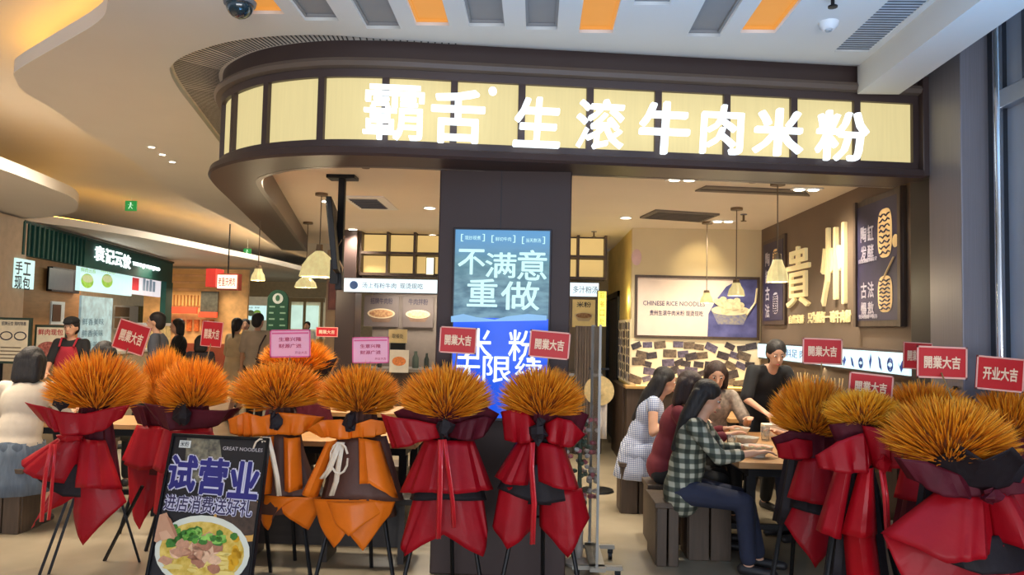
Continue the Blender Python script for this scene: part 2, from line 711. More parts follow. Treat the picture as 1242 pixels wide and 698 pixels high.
for a, b in dense:
    a3, b3 = Vector((a.x, a.y, ZA + 0.0435)), Vector((b.x, b.y, ZA + 0.0135))
    mb.bar(a3 + (b3 - a3) * 0.06, a3 + (b3 - a3) * 0.9, 0.009, 0.003)
o = mb.build('slat', M('soffit_slot_dark', (84, 78, 70), 0.8), pg)
o['kind'] = 'stuff'

# white beam running out from the shop front on the right, wall above the jamb
struct('trim_1', MB().hexa([(1.98, -2.5, 3.2), (2.16, -2.5, 3.2), (2.36, 5.0, 3.2), (2.09, 5.0, 3.2)],
                           [(1.98, -2.5, 3.7), (2.16, -2.5, 3.7), (2.36, 5.0, 3.7), (2.09, 5.0, 3.7)]), m_ceil)
struct('wall_front', MB().box((2.0, 5.14, 3.28), (3.2, 5.3, 3.75)), M('grey_green_wall', (150, 158, 156), 0.8))
struct('trim_2', MB().box((2.60, 5.05, 0), (2.86, 5.36, 3.29)), M('jamb_dark', (46, 39, 40), 0.5, var=.05), bevel=0.01)   # dark jamb

# cove edges on the left
cl = thing('cove_light_strip', (-4.2, 6.5, ZA + 0.1), 'amber cove light glowing along the wavy ceiling edge', 'cove light', 'amber cove lights')
pts = [Vector((p.x + 0.15, p.y, ZA + 0.113)) for p in cove_a]
MB().path(pts, 0.010, 6).build('led_tube', m_cove, cl)
c1_px = [(-330, 120), (-120, 165), (0, 205), (60, 228), (88, 240), (95, 250), (86, 259), (40, 265), (-40, 262), (-140, 254)]
c1 = [atz(x, y, ZC).to_2d() for x, y in c1_px]
c1s, _ = catmull(c1, 5)
ring = [xy(p) for p in c1s] + [(-13, c1s[-1].y), (-13, 3)]
poly_holes('ceiling_lobe', ring, [], ZC, ZC + 0.12, m_ceil)
cl2 = thing('cove_light_strip', (-6.0, 9.0, ZC + 0.12), 'amber cove light round the low rounded ceiling lobe', 'cove light', 'amber cove lights')
MB().path([Vector((p.x - 0.15, p.y, ZC + 0.133)) for p in c1s], 0.010, 6).build('led_tube', m_cove_dim, cl2)
c2_px = [(-200, 244), (-60, 257), (45, 270), (100, 277), (180, 290), (275, 309), (330, 320), (372, 330)]
c2 = [atz(x, y, ZC).to_2d() for x, y in c2_px]
c2s, _ = catmull(c2, 4)
ring = [xy(p) for p in c2s] + [(c2s[-1].x, 27), (-15, 27), (-15, c2s[0].y)]
poly_holes('ceiling_stalls', ring, [], ZC, ZC + 0.12, m_ceil)
cl3 = thing('cove_light_strip', (-6.5, 13, ZC + 0.12), 'amber cove light along the ceiling edge above the green stall', 'cove light', 'amber cove lights')
MB().path([Vector((p.x - 0.15, p.y, ZC + 0.133)) for p in c2s], 0.010, 6).build('led_tube', m_cove, cl3)

# ------------------------------------------------------------------ shop shell
YB, XR, ZS = 9.2, 2.70, 2.86
inner = [xy(p) for p in offset(cpath, -0.25)]
ring = [(2.62, 5.35)] + inner[3:] + [(-3.9, 11.6), (1.35, 11.6), (1.35, 12.4), (2.9, 12.4), (2.9, 5.35)]
poly_holes('ceiling_shop', ring, [], ZS, ZS + 0.06, m_ceil_shop)
struct('wall_right', MB().box((XR, 5.3, 0), (XR + 0.15, 12.3, ZS + 0.05)), m_wallr)
struct('wall_back', MB().box((1.15, YB, 0), (XR, YB + 0.12, ZS + 0.02)), m_cream)
struct('wall_passage', MB().box((1.15, YB + 0.12, 0), (1.27, 10.55, ZS + 0.02)).box((1.15, 10.55, 2.12), (1.27, 12.2, ZS + 0.02)), M('lit_yellow_wall', (226, 200, 120), 0.7))
struct('wall_end', MB().box((0.2, 12.2, 0), (2.7, 12.35, ZS + 0.02)), m_cream)
# dark door of the passage wall
door = MB().box((1.16, 10.60, 0.0), (1.26, 12.15, 2.08))
d_o = struct('door_1', door, M('door_navy', (38, 40, 52), 0.5))
fr = MB().box((1.12, 10.52, 0), (1.30, 10.60, 2.16)).box((1.12, 12.14, 0), (1.30, 12.2, 2.16)).box((1.12, 10.52, 2.08), (1.30, 12.2, 2.16))
link = fr.build('door_frame', m_black, d_o)
# half height panelling with a lit ledge
struct('baseboard_back', MB().box((1.08, YB - 0.20, 0), (XR - 0.2, YB - 0.001, 0.93)), m_darkwood)
struct('trim_3', MB().box((1.06, YB - 0.23, 0.93), (XR - 0.2, YB - 0.001, 0.965)), M('ledge_oak', (190, 150, 92), 0.45), bevel=0.005)
struct('baseboard_passage', MB().box((1.06, YB + 0.0, 0), (1.149, 10.5, 0.93)), m_darkwood)
struct('baseboard_right', MB().box((XR - 0.2, 5.36, 0), (XR - 0.001, YB - 0.001, 0.93)), m_darkwood)
struct('trim_4', MB().box((XR - 0.23, 5.36, 0.93), (XR - 0.001, YB - 0.001, 0.965)), MATS['ledge_oak'], bevel=0.005)

# ------------------------------------------------------------------ pillar with the screen
pl0 = at(531, 320, 5.0)
pl1 = at(692, 320, 5.0)
PX0, PX1, PY = pl0.x, pl1.x, 5.0
struct('wall_pillar', MB().box((PX0, PY, 0), (PX1, PY + 0.75, 2.70)), m_pillar, bevel=0.008)
xm = at(608, 240, 5.0).x
struct('trim_5', MB().box((xm - 0.003, PY - 0.003, 2.25), (xm + 0.003, PY + 0.02, 2.65)), M('joint_dark', (44, 40, 44), 0.6))

# ------------------------------------------------------------------ glazed facade on the far right
XF = 2.76
struct('trim_6', MB().box((2.57, 4.66, 0), (2.775, 5.04, 3.72)), m_steel, bevel=0.006)      # brushed steel column
struct('trim_7', MB().box((2.735, 4.56, 0), (2.80, 4.66, 3.72)), M('dark_gasket', (48, 54, 64), 0.5))
struct('trim_8', MB().tube((2.735, 4.56, 0), (2.735, 4.56, 3.72), 0.026, n=14), m_chrome)
w1 = struct('window_1', MB().box((XF + 0.03, 2.2, 3.08), (XF + 0.05, 4.56, 3.72)), m_glassdark)
w2 = struct('window_2', MB().box((XF + 0.03, 2.2, 0.12), (XF + 0.05, 4.56, 2.98)), m_glassdark)
MB().box((XF - 0.03, 2.2, 2.975), (XF + 0.06, 4.54, 3.085)).build('window_frame', m_frame, w1, bevel=0.004)
MB().box((XF - 0.02, 4.28, 3.09), (XF + 0.05, 4.34, 3.72)).build('window_mullion', M('slate_frame', (88, 96, 110), 0.4, metal=0.4), w1)
MB().box((XF - 0.02, 4.26, 0), (XF + 0.05, 4.32, 2.97)).box((XF - 0.02, 2.2, 0), (XF + 0.05, 4.54, 0.13)).build('window_frame', MATS['slate_frame'], w2)
MB().box((XF - 0.012, 4.215, 0.13), (XF + 0.05, 4.235, 2.86)).build('window_stop', m_frame, w2)
MB().tube((2.563, 4.72, 1.30), (2.545, 4.72, 1.30), 0.012, n=10).build('trim_9', m_black)['kind'] = 'structure'

# far ends of the hall
struct('wall_left', MB().hexa([(-10.3, 7.0, 0), (-10.1, 7.0, 0), (-13.0, 27, 0), (-13.2, 27, 0)],
                              [(-10.3, 7.0, 3.04), (-10.1, 7.0, 3.04), (-13.0, 27, 3.04), (-13.2, 27, 3.04)]), M('beige_wall', (196, 176, 148), 0.7))
struct('wall_far', MB().box((-15, 26.0, 0), (5, 26.2, 3.75)), M('pale_far_wall', (214, 196, 160), 0.7))
# ------------------------------------------------------------------ big sign characters on the canopy
def on_front(px, py):
    """point on the canopy front plane seen at a pixel"""
    a, b = Vector((2.56, 5.12)), Vector((-1.25, 4.66))
    r = ray(px, py)
    d = b - a
    nx, ny = -d.y, d.x
    t = (nx * a.x + ny * a.y) / (nx * r.x + ny * r.y)
    return EYE + r * t


fdir = Vector((3.81, 0.46, 0)).normalized()
fn = Vector((fdir.y, -fdir.x, 0))
sign = thing('illuminated_sign', on_front(740, 150), 'large white illuminated Chinese shop name letters across the canopy panels', 'sign')
CH = [('霸', 441, 514, 106, 173, 0.028), ('舌', 522, 587, 112, 177, 0.03), ('生', 622, 678, 121, 182, 0.03), ('滚', 696, 754, 123, 184, 0.03),
      ('牛', 772, 832, 126, 190, 0.03), ('肉', 846, 896, 130, 190, 0.03), ('米', 909, 968, 134, 192, 0.03), ('粉', 984, 1046, 137, 198, 0.03)]
for ch, x0, x1, y0, y1, bold in CH:
    o = on_front(x0, y1 - 0.02 * (x1 - x0)) + fn * 0.05
    px = on_front(x1, y1) + fn * 0.05
    top = on_front(x0, y0) + fn * 0.05
    ux = fdir * (px - o).dot(fdir)
    uy = Vector((0, 0, top.z - o.z))
    text('sign_character', ch, o, ux, uy, m_letter, sign, bold=0.006 if ch == '霸' else (0.022 if ch in '舌生牛米' else 0.014), depth=0.035, shear=0.0 if ch in '霸舌' else 0.06)
p = on_front(597, 115) + fn * 0.06
MB().lathe([(0.0, 0), (0.026, 0), (0.026, 0.025), (0, 0.025)], p, 16, Matrix.Rotation(R(90), 3, 'X')).build('trademark_dot', m_letter, sign)


# ------------------------------------------------------------------ lamps of the shop
def downlight(px, py, label, z=ZS, r=0.055, energy=26, long=False, warm=(1.0, 0.90, 0.73), ang=125):
    p = atz(px, py, z)
    t = thing('downlight', p, label, 'downlight', 'recessed downlights')
    if long:
        MB().cbox(p - Vector((0, 0, 0.004)), (0.26, 0.11, 0.012)).build('bezel', m_white, t)
        for k in (-0.06, 0.06):
            MB().lathe([(0.0, -0.016), (0.042, -0.016), (0.046, -0.005), (0.0, -0.005)], p + Vector((k, 0, 0)), 14).build('lens', m_lampon, t)
    else:
        MB().lathe([(r, -0.008), (r + 0.018, -0.006), (r + 0.018, 0.0), (r, 0.0)], p, 20).build('bezel', m_white, t)
        MB().lathe([(0.0, -0.012), (r, -0.009), (r, -0.002), (0.0, -0.002)], p, 18).build('lens', m_lampon, t)
    if energy:
        lamp('downlight_beam', 'SPOT', p - Vector((0, 0, 0.03)), energy, warm, 0.05, aim=p - Vector((0, 0, 2)), angle=ang, blend=0.9)
    return t


E = 135
downlight(343, 192, 'round downlight at the front left of the shop ceiling, beside the canopy curve', energy=E)
downlight(511, 201, 'round downlight left of the pillar, nearest the sign', energy=E)
downlight(397, 244, 'round downlight above the top corner of the hanging screen', energy=E)
downlight(521, 252, 'round downlight right of the square ceiling vent', energy=E)
downlight(428, 278, 'small far downlight just above the dark kitchen column', energy=E)
downlight(525, 285, 'small far downlight above the glowing kitchen niches, beside the pillar', energy=E * .8)
downlight(827, 217, 'twin downlight nearest the sign in the right half of the shop', long=True, energy=E)
downlight(759, 264, 'round downlight left of the dark ceiling cassette', energy=E)
downlight(877, 268, 'twin downlight between the cassette and the pendant cord', long=True, energy=E)
downlight(978, 229, 'twin downlight close to the brown right wall', long=True, energy=E)

for x_, y_, w_ in ((184, 178, 'first'), (197, 187, 'middle'), (209, 196, 'last')):
    downlight(x_, y_, 'small hall downlight left of the canopy, %s of a row of three' % w_, z=ZA, r=.03, energy=0)
# ceiling equipment
p = atz(450, 246, ZS)
t = thing('ceiling_vent', p, 'square white ceiling vent with a dark louvred core left of the pillar', 'vent')
MB().cbox(p - Vector((0, 0, 0.006)), (0.42, 0.80, 0.014)).build('frame', m_white, t, bevel=0.004)
mb = MB()
MB().cbox(p - Vector((0.02, 0, 0.012)), (0.28, 0.58, 0.01)).build('core', M('vent_core', (110, 112, 122), 0.6), t)
for k in range(7):
    MB().cbox(p + Vector((-0.02, -0.24 + k * 0.08, -0.02)), (0.27, 0.014, 0.012)).build('louvre', M('vent_louvre', (84, 86, 96), 0.6), t)
q = [atz(x, y, ZS) for x, y in ((776, 263), (850, 268), (873, 259), (795, 254))]
c = sum(q, Vector()) / 4
t = thing('air_cassette', c, 'flat dark grey rectangular air cassette in the shop ceiling', 'air conditioner')
MB().prism([v - Vector((0, 0, 0.02)) for v in q], (0, 0, 0.02)).build('cover', M('cassette_grey', (120, 110, 98), 0.7), t)
mb = MB()
for k in range(1, 8):
    a = q[0].lerp(q[3], k / 8)
    b = q[1].lerp(q[2], k / 8)
    mb.bar(a.lerp(b, 0.06) - Vector((0, 0, 0.024)), a.lerp(b, 0.94) - Vector((0, 0, 0.024)), 0.02, 0.008)
mb.build('grille', M('cassette_dark', (96, 88, 80), 0.7), t)
q = [atz(x, y, ZS) for x, y in ((843, 231), (982, 237), (975, 230), (856, 225))]
t = thing('slot_diffuser', sum(q, Vector()) / 4, 'long narrow slot diffuser in the ceiling near the right wall', 'air outlet')
MB().prism([v - Vector((0, 0, 0.012)) for v in q], (0, 0, 0.012)).build('slot', MATS['cassette_grey'], t)
MB().bar(q[0].lerp(q[3], .5) - Vector((0, 0, .016)), q[1].lerp(q[2], .5) - Vector((0, 0, .016)), 0.02, 0.008).build('blade', MATS['cassette_dark'], t)
SP = [(913, 216, 'sprinkler head above the pendant rose on the right'), (902, 266, 'sprinkler head beside the long pendant cord'),
      (444, 198, 'sprinkler head right of the black screen pole'), (720, 314, 'small black sprinkler in front of the niches right of the pillar')]
for x, y, lb in SP:
    p = atz(x, y - 6, ZS) if y < 300 else Vector((at(x, y, 9.6).x, 9.6, ZS))
    t = thing('sprinkler', p, lb, 'sprinkler', 'ceiling sprinklers')
    MB().lathe([(0.035, -0.008), (0.035, 0.0), (0, 0)], p, 14).build('escutcheon', MATS['vent_core'], t)
    MB().tube(p, p - Vector((0, 0, 0.07)), 0.012).lathe([(0.0, -0.08), (0.03, -0.078), (0.03, -0.07), (0, -0.07)], p, 12).build('head', M('brass_dark', (110, 92, 70), 0.4, metal=0.7), t)
p = atz(1005, 27, ZA)
t = thing('smoke_detector', p, 'round white smoke detector on the hall ceiling', 'detector')
MB().lathe([(0.0, -0.045), (0.03, -0.045), (0.05, -0.025), (0.055, 0), (0, 0)], p, 20).build('housing', m_white, t)
MB().lathe([(0.0, -0.055), (0.018, -0.053), (0.02, -0.044), (0, -0.044)], p, 14).build('sensor', M('sensor_grey', (170, 176, 180)), t)
p = atz(1010, -4, ZA)
t = thing('sprinkler', p, 'hall ceiling sprinkler at the top edge above the smoke detector', 'sprinkler')
MB().lathe([(0.03, -0.01), (0.03, 0), (0, 0)], p, 12).build('escutcheon', m_white, t)
MB().tube(p, p - Vector((0, 0, .05)), 0.01).lathe([(0.0, -0.06), (0.025, -0.058), (0.025, -0.05), (0, -0.05)], p, 10).build('head', m_black, t)
p = atz(291, 2, ZA)
t = thing('dome_camera', p, 'glossy dark dome camera on the hall ceiling', 'camera')
MB().lathe([(0.085, -0.02), (0.09, 0), (0, 0)], p, 24).build('base_ring', M('camera_grey', (120, 130, 140), 0.3), t)
MB().ell(p - Vector((0, 0, 0.02)), (0.075, 0.075, 0.075), 20, 12).build('dome', M('camera_dome', (22, 50, 62), 0.06, var=0.3, coat=1.0), t)
# exit signs of the hall
for px, py, Y, lb in ((159, 250, 12.5, 'small green running man exit sign nearer in the hall'), (300, 306, 18.5, 'tiny far green exit sign beside the canopy')):
    p = at(px, py, Y)
    t = thing('exit_sign', p, lb, 'exit sign', 'hanging exit signs')
    MB().cbox(p, (0.19, 0.03, 0.17)).build('housing', M('exit_green', (40, 150, 70), 0.5, emit=0.7, var=0.02), t)
    mw = M('exit_white', (220, 255, 225), 0.5, emit=1.0, var=0.0)
    f = p + Vector((0, -0.018, 0))
    MB().ell(f + Vector((0.0, 0, 0.045)), (0.014, 0.003, 0.014), 8, 6).bar(f + Vector((-0.03, 0, -0.05)), f + Vector((0.01, 0, 0.03)), 0.02, 0.004)\
        .bar(f + Vector((0.035, 0, -0.05)), f + Vector((0.0, 0, -0.01)), 0.018, 0.004).bar(f + Vector((-0.04, 0, 0.02)), f + Vector((0.04, 0, 0.01)), 0.014, 0.004).build('running_figure', mw, t)
    MB().tube(p + Vector((0, 0, 0.08)), p + Vector((0, 0, ZB - p.z)), 0.006, n=6).build('hanger', m_white, t)


def pendant(px, py, Y, lb, r=0.14, h=0.2, kind='ribbed', energy=14):
    p = at(px, py, Y)                     # centre of the shade
    t = thing('pendant_lamp', p, lb, 'pendant lamp', 'glass pendant lamps')
    top = Vector((p.x, p.y, ZS))
    MB().lathe([(0.06, -0.025), (0.06, 0), (0, 0)], top, 16).build('ceiling_rose', M('bronze_rose', (120, 100, 76), 0.4, metal=0.5), t)
    MB().tube(p + Vector((0, 0, h * 0.75)), top - Vector((0, 0, 0.02)), 0.005, n=6).build('cord', M('cord_brown', (100, 84, 66), 0.6), t)
    MB().lathe([(0.0, h * .75), (0.03, h * .74), (0.035, h * .5), (0.0, h * .5)], p, 14).build('socket', MATS['bronze_rose'], t)
    mg = M('frosted_lamp_glass', (255, 228, 160), 0.25, emit=0.55, var=0.15, scale=18)
    prof = [(0.035, h * .5), (r * .55, h * .3), (r * .85, 0.0), (r, -h * .4), (r * .97, -h * .42), (r * .8, -0.01), (r * .5, h * .27), (0.03, h * .45)]
    n = 24
    mb = MB()
    vv, ff = [], []
    for rr, z in prof:
        for k in range(n):
            a = 2 * math.pi * k / n
            q = rr * (1 + (0.05 if k % 2 else -0.05))
            vv.append(p + Vector((q * math.cos(a), q * math.sin(a), z)))
    for i in range(len(prof)):
        for k in range(n):
            j = (k + 1) % n
            i2 = (i + 1) % len(prof)
            ff.append((i * n + k, i * n + j, i2 * n + j, i2 * n + k))
    mb.add(vv, ff).build('shade', mg, t)
    MB().ell(p - Vector((0, 0, 0.01)), (0.035, 0.035, 0.05), 12, 8).build('bulb', M('bulb_glow', (255, 226, 160), emit=7.0, var=0.0), t)
    lamp('pendant_glow', 'POINT', p - Vector((0, 0, h * .42 + 0.03)), energy, (1.0, 0.80, 0.5), 0.05)


pendant(387, 322, 7.15, 'largest ribbed glass pendant beside the hanging screen', 0.175, 0.27)
pendant(313, 334, 7.6, 'left pendant lamp under the canopy inner edge', 0.07, 0.13, energy=6)
pendant(371, 343, 9.2, 'lower far pendant between the two others on the left', 0.13, 0.15, energy=8)
pendant(943, 330, 6.3, 'ribbed glass pendant in front of the small wall poster', 0.085, 0.20, energy=8)
pendant(857, 362, 8.6, 'small pendant in front of the left side of the wide poster', 0.07, 0.12, energy=5)
pendant(893, 352, 7.6, 'pendant in front of the bowl drawing on the wide poster', 0.08, 0.14, energy=5)

# ------------------------------------------------------------------ hanging screen seen nearly edge on
q = at(416, 203, 6.3)
top = Vector((q.x, 6.3, ZS))
tv = thing('hanging_screen', top, 'black television hanging from a ceiling pole, seen edge on', 'television')
MB().cbox(top - Vector((0, 0, 0.015)), (0.24, 0.16, 0.03)).build('ceiling_plate', m_black, tv, bevel=0.005)
pb = at(414, 352, 6.3)
MB().cbox((top.x, top.y, (top.z + pb.z) / 2), (0.055, 0.055, top.z - pb.z)).build('pole', m_black, tv, bevel=0.004)
a_, b_ = at(394, 246, 5.95), at(411, 326, 6.75)
cz = at(404, 290, 6.3)
ux = Vector((-0.20, 1.0, 0)).normalized()
hw = 0.46
o = Vector((top.x - 0.10, top.y, 0))
zt_, zb_ = 2.61, 2.03
th = Vector((ux.y, -ux.x, 0)) * 0.045
tilt = Vector((0.07, 0, 0))
MB().hexa([o - ux * hw + Vector((0, 0, zb_)) + tilt, o + ux * hw + Vector((0, 0, zb_)) + tilt, o + ux * hw + Vector((0, 0, zt_)), o - ux * hw + Vector((0, 0, zt_))],
          [o - ux * hw + Vector((0, 0, zb_)) + tilt + th, o + ux * hw + Vector((0, 0, zb_)) + tilt + th, o + ux * hw + Vector((0, 0, zt_)) + th, o - ux * hw + Vector((0, 0, zt_)) + th]).build('casing', m_black, tv, bevel=0.006)
MB().hexa([o - ux * (hw - .02) + Vector((-.004, 0, zb_ + .02)) + tilt, o + ux * (hw - .02) + Vector((-.004, 0, zb_ + .02)) + tilt, o + ux * (hw - .02) + Vector((-.004, 0, zt_ - .02)), o - ux * (hw - .02) + Vector((-.004, 0, zt_ - .02))],
          [o - ux * (hw - .02) + Vector((-.001, 0, zb_ + .02)) + tilt, o + ux * (hw - .02) + Vector((-.001, 0, zb_ + .02)) + tilt, o + ux * (hw - .02) + Vector((-.001, 0, zt_ - .02)), o - ux * (hw - .02) + Vector((-.001, 0, zt_ - .02))]).build('screen', M('screen_off', (30, 38, 40), 0.15, coat=0.6), tv)
MB().bar((top.x, top.y, pb.z + 0.15), (top.x - 0.07, top.y, pb.z + 0.15), 0.08, 0.2).build('bracket', m_black, tv)
MB().path([(top.x + 0.03, top.y, 2.35), (top.x - 0.02, top.y - 0.1, 2.2), (top.x + 0.03, top.y - 0.02, 2.08), (top.x + 0.0, top.y, 1.98)], 0.010).build('cable', M('cable_tan', (170, 140, 110), 0.6), tv)

# ------------------------------------------------------------------ advertising display on the pillar
s0, s1 = at(553, 279, PY - 0.02), at(667, 281, PY - 0.02)
SX0, SX1, SZ1 = s0.x, s1.x, s0.z
SZ0 = 1.02
ds = thing('display_screen', ((SX0 + SX1) / 2, PY, SZ0), 'tall blue advertising screen with pale Chinese slogan mounted on the pillar', 'screen')
MB().box((SX0 - 0.012, PY - 0.035, SZ0 - 0.02), (SX1 + 0.012, PY + 0.0, SZ1 + 0.012)).build('casing', M('display_black', (34, 36, 46), 0.4), ds, bevel=0.004)
m_sky = bpy.data.materials.new('screen_picture')
m_sky.use_nodes = True
nt = m_sky.node_tree
b = nt.nodes['Principled BSDF']
tc = nt.nodes.new('ShaderNodeTexCoord')
sp = nt.nodes.new('ShaderNodeSeparateXYZ')
nt.links.new(tc.outputs['Generated'], sp.inputs[0])
nz = nt.nodes.new('ShaderNodeTexNoise')
nz.inputs['Scale'].default_value = 5.0
nz.inputs['Detail'].default_value = 5
mp = nt.nodes.new('ShaderNodeMapping')
mp.inputs['Scale'].default_value = (1.0, 1, 2.6)
nt.links.new(tc.outputs['Generated'], mp.inputs[0])
nt.links.new(mp.outputs[0], nz.inputs[0])
cr = nt.nodes.new('ShaderNodeValToRGB')
els = cr.color_ramp.elements
els[0].position, els[0].color = 0.0, lin((70, 130, 170)) + [1]
els[1].position, els[1].color = 1.0, lin((92, 168, 228)) + [1]
for pos, c_ in ((0.25, (84, 134, 152)), (0.45, (112, 160, 170)), (0.62, (96, 152, 160)), (0.80, (104, 164, 208))):
    e = els.new(pos)
    e.color = lin(c_) + [1]
nt.links.new(sp.outputs[2], cr.inputs[0])
cr2 = nt.nodes.new('ShaderNodeValToRGB')
cr2.color_ramp.elements[0].position, cr2.color_ramp.elements[0].color = 0.38, lin((52, 84, 100)) + [1]
cr2.color_ramp.elements[1].position, cr2.color_ramp.elements[1].color = 0.62, lin((150, 190, 200)) + [1]
nt.links.new(nz.outputs[0], cr2.inputs[0])
mx = nt.nodes.new('ShaderNodeMix')
mx.data_type = 'RGBA'
mr = nt.nodes.new('ShaderNodeMapRange')
mr.inputs['From Min'].default_value = 0.85
mr.inputs['From Max'].default_value = 0.3
mr.inputs['To Max'].default_value = 0.65
nt.links.new(sp.outputs[2], mr.inputs[0])
nt.links.new(mr.outputs[0], mx.inputs[0])
nt.links.new(cr.outputs[0], mx.inputs[6])
nt.links.new(cr2.outputs[0], mx.inputs[7])
b.inputs['Base Color'].default_value = (0.05, 0.09, 0.12, 1)
nt.links.new(mx.outputs[2], b.inputs['Emission Color'])
b.inputs['Emission Strength'].default_value = 0.62
zmid = at(600, 386, PY - 0.04).z
MB().box((SX0, PY - 0.039, zmid), (SX1, PY - 0.036, SZ1)).build('upper_picture', m_sky, ds)
MB().box((SX0, PY - 0.039, SZ0), (SX1, PY - 0.036, zmid)).build('lower_picture', M('screen_blue', (18, 88, 232), 0.4, emit=0.8, var=0.12, scale=3), ds)
m_slog = M('slogan_cyan', (196, 238, 236), 0.5, emit=0.9, var=0.03)
m_slogw = M('slogan_white', (236, 246, 255), 0.5, emit=1.0, var=0.0)


def on_screen(px, py):
    return at(px, py, PY - 0.040)


def scr_text(s, x0, y0, x1, y1, mat, bold=0.014, par=None, plane=PY - 0.040):
    a, b2, c2_ = at(x0, y1, plane), at(x1, y1 + 0.022 * (x1 - x0), plane), at(x0, y0, plane)
    return text('lettering', s, a, (b2.x - a.x, 0, 0), (0, 0, c2_.z - a.z), mat, par or ds, bold=bold, depth=0.001)


for s, x0, y0, x1, y1 in (('不', 555, 302, 588, 333), ('满', 588, 306, 626, 337), ('意', 627, 303, 663, 340), ('重', 566, 338, 603, 372), ('做', 607, 341, 654, 376)):
    scr_text(s, x0, y0, x1, y1, m_slog)
for s, x0, y0, x1, y1 in (('米', 563, 398, 596, 436), ('粉', 616, 400, 652, 438), ('无', 552, 432, 582, 464), ('限', 585, 432, 620, 464), ('续', 624, 434, 658, 464)):
    scr_text(s, x0, y0, x1, y1, m_slogw, bold=0.012)
for k, (x0, x1) in enumerate(((559, 588), (596, 625), (633, 661))):
    scr_text('[', x0, 284 + k * 1.6, x0 + 3, 293 + k * 1.6, m_slog, 0.0)
    scr_text(']', x1 - 3, 284 + k * 1.6, x1, 293 + k * 1.6, m_slog, 0.0)
    scr_text('现炒现煮' if k == 0 else ('鲜切牛肉' if k == 1 else '当天熬汤'), x0 + 5, 286 + k * 1.6, x1 - 5, 291 + k * 1.6, m_slog, 0.0)
# mountains and terraces as flat print on the picture
mt = M('print_blue_hill', (70, 120, 190), 0.5, emit=0.5, var=0.1)
MB().prism([at(x, y, PY - 0.0395) for x, y in ((547, 384), (562, 381), (578, 385), (600, 388), (615, 384), (640, 381), (663, 383), (663, 389), (547, 391))], (0, -0.0005, 0)).build('wave_print', M('print_wave', (140, 190, 235), 0.5, emit=0.7, var=0.05), ds)

# ------------------------------------------------------------------ kitchen front behind the pillar
YK = 10.0
kit = thing('kitchen_front', (-0.7, YK, 0), 'dark brown kitchen front with two rows of glowing niches', 'kitchen unit')
kx0, kx1 = at(437, 300, YK).x, at(735, 300, YK).x
m_niche = M('niche_glow', (246, 206, 130), 0.7, emit=0.62, var=0.06, scale=2)
zk0, zk1 = at(470, 333, YK).z, ZS
n = 9
pw = (kx1 - kx0) / n
zm = (zk0 + zk1) / 2
MB().box((kx0, YK + 0.22, zk0 - 0.02), (kx1, YK + 0.25, zk1)).build('back_panel', m_brown, kit)
for k in range(n + 1):
    x = kx0 + pw * k
    MB().box((x - 0.016, YK, zk0), (x + 0.016, YK + 0.22, zk1)).build('divider', m_darkwood, kit)
for z in (zk0, zm):
    MB().box((kx0, YK - 0.01, z - 0.018), (kx1, YK + 0.22, z + 0.018)).build('shelf', m_darkwood, kit)
proto = None
for k in range(n):
    for z0_, z1_ in ((zk0, zm), (zm, zk1)):
        lo = (kx0 + pw * k + 0.022, YK + 0.12, z0_ + 0.03)
        MB().box(lo, (kx0 + pw * (k + 1) - 0.022, YK + 0.16, z1_ - 0.03)).build('niche_panel', m_niche, kit)
MB().box((at(412, 300, YK).x, YK - 0.12, 0), (kx0 - 0.016, YK + 0.25, ZS)).build('end_column', m_brown, kit, bevel=0.008)
# counter block and back wall below
MB().box((kx0, YK + 0.0, 0), (at(733, 300, YK).x, YK + 0.55, 1.0)).build('counter', m_darkwood, kit, bevel=0.01)
MB().box((kx0, YK - 0.03, 1.0), (at(733, 300, YK).x, YK + 0.6, 1.04)).build('worktop', M('steel_top', (150, 146, 140), 0.3, metal=0.6), kit)
MB().box((kx0, YK + 0.9, 0), (kx1, YK + 0.95, zk0)).build('rear_wall', M('kitchen_wall', (128, 116, 108), 0.6), kit)

# light strip sign across the kitchen front
m_strip = M('light_strip', (226, 244, 248), 0.5, emit=0.95, var=0.02)
m_blueink = M('blue_ink', (40, 74, 130), 0.5, var=0.1)
a = at(416, 355, YK - 0.15)
zt2 = at(416, 336.5, YK - 0.15).z
x1_ = at(727, 355, YK - 0.15).x
ls = thing('light_box_sign', ((a.x + x1_) / 2, YK - 0.1, a.z), 'long white light box sign with blue writing over the kitchen counter', 'sign')
MB().box((a.x, YK - 0.14, a.z), (x1_, YK - 0.02, zt2)).build('casing', m_brown, ls)
MB().box((a.x + 0.01, YK - 0.15, a.z + 0.012), (x1_ - 0.01, YK - 0.14, zt2 - 0.012)).build('light_face', m_strip, ls)
zc = (a.z + zt2) / 2
MB().lathe([(0.03, 0), (0.055, 0), (0.055, 0.003), (0.03, 0.003)], (a.x + 0.14, YK - 0.152, zc), 16, Matrix.Rotation(R(90), 3, 'X')).build('emblem', m_blueink, ls)
text('lettering', '汤上有粉牛肉  现烫现吃', (a.x + 0.25, YK - 0.152, zc - 0.035), (0.80, 0, 0), (0, 0, 0.07), m_blueink, ls, depth=0.001)
text('lettering', '一碗牛肉米粉  无限续', (a.x + 1.4, YK - 0.152, zc - 0.035), (0.8, 0, 0), (0, 0, 0.07), m_blueink, ls, depth=0.001)
xr_ = at(695, 355, YK - 0.15).x
text('lettering', '多汁粉汤', (xr_, YK - 0.152, zc - 0.045), (0.32, 0, 0), (0, 0, 0.09), m_blueink, ls, depth=0.001)

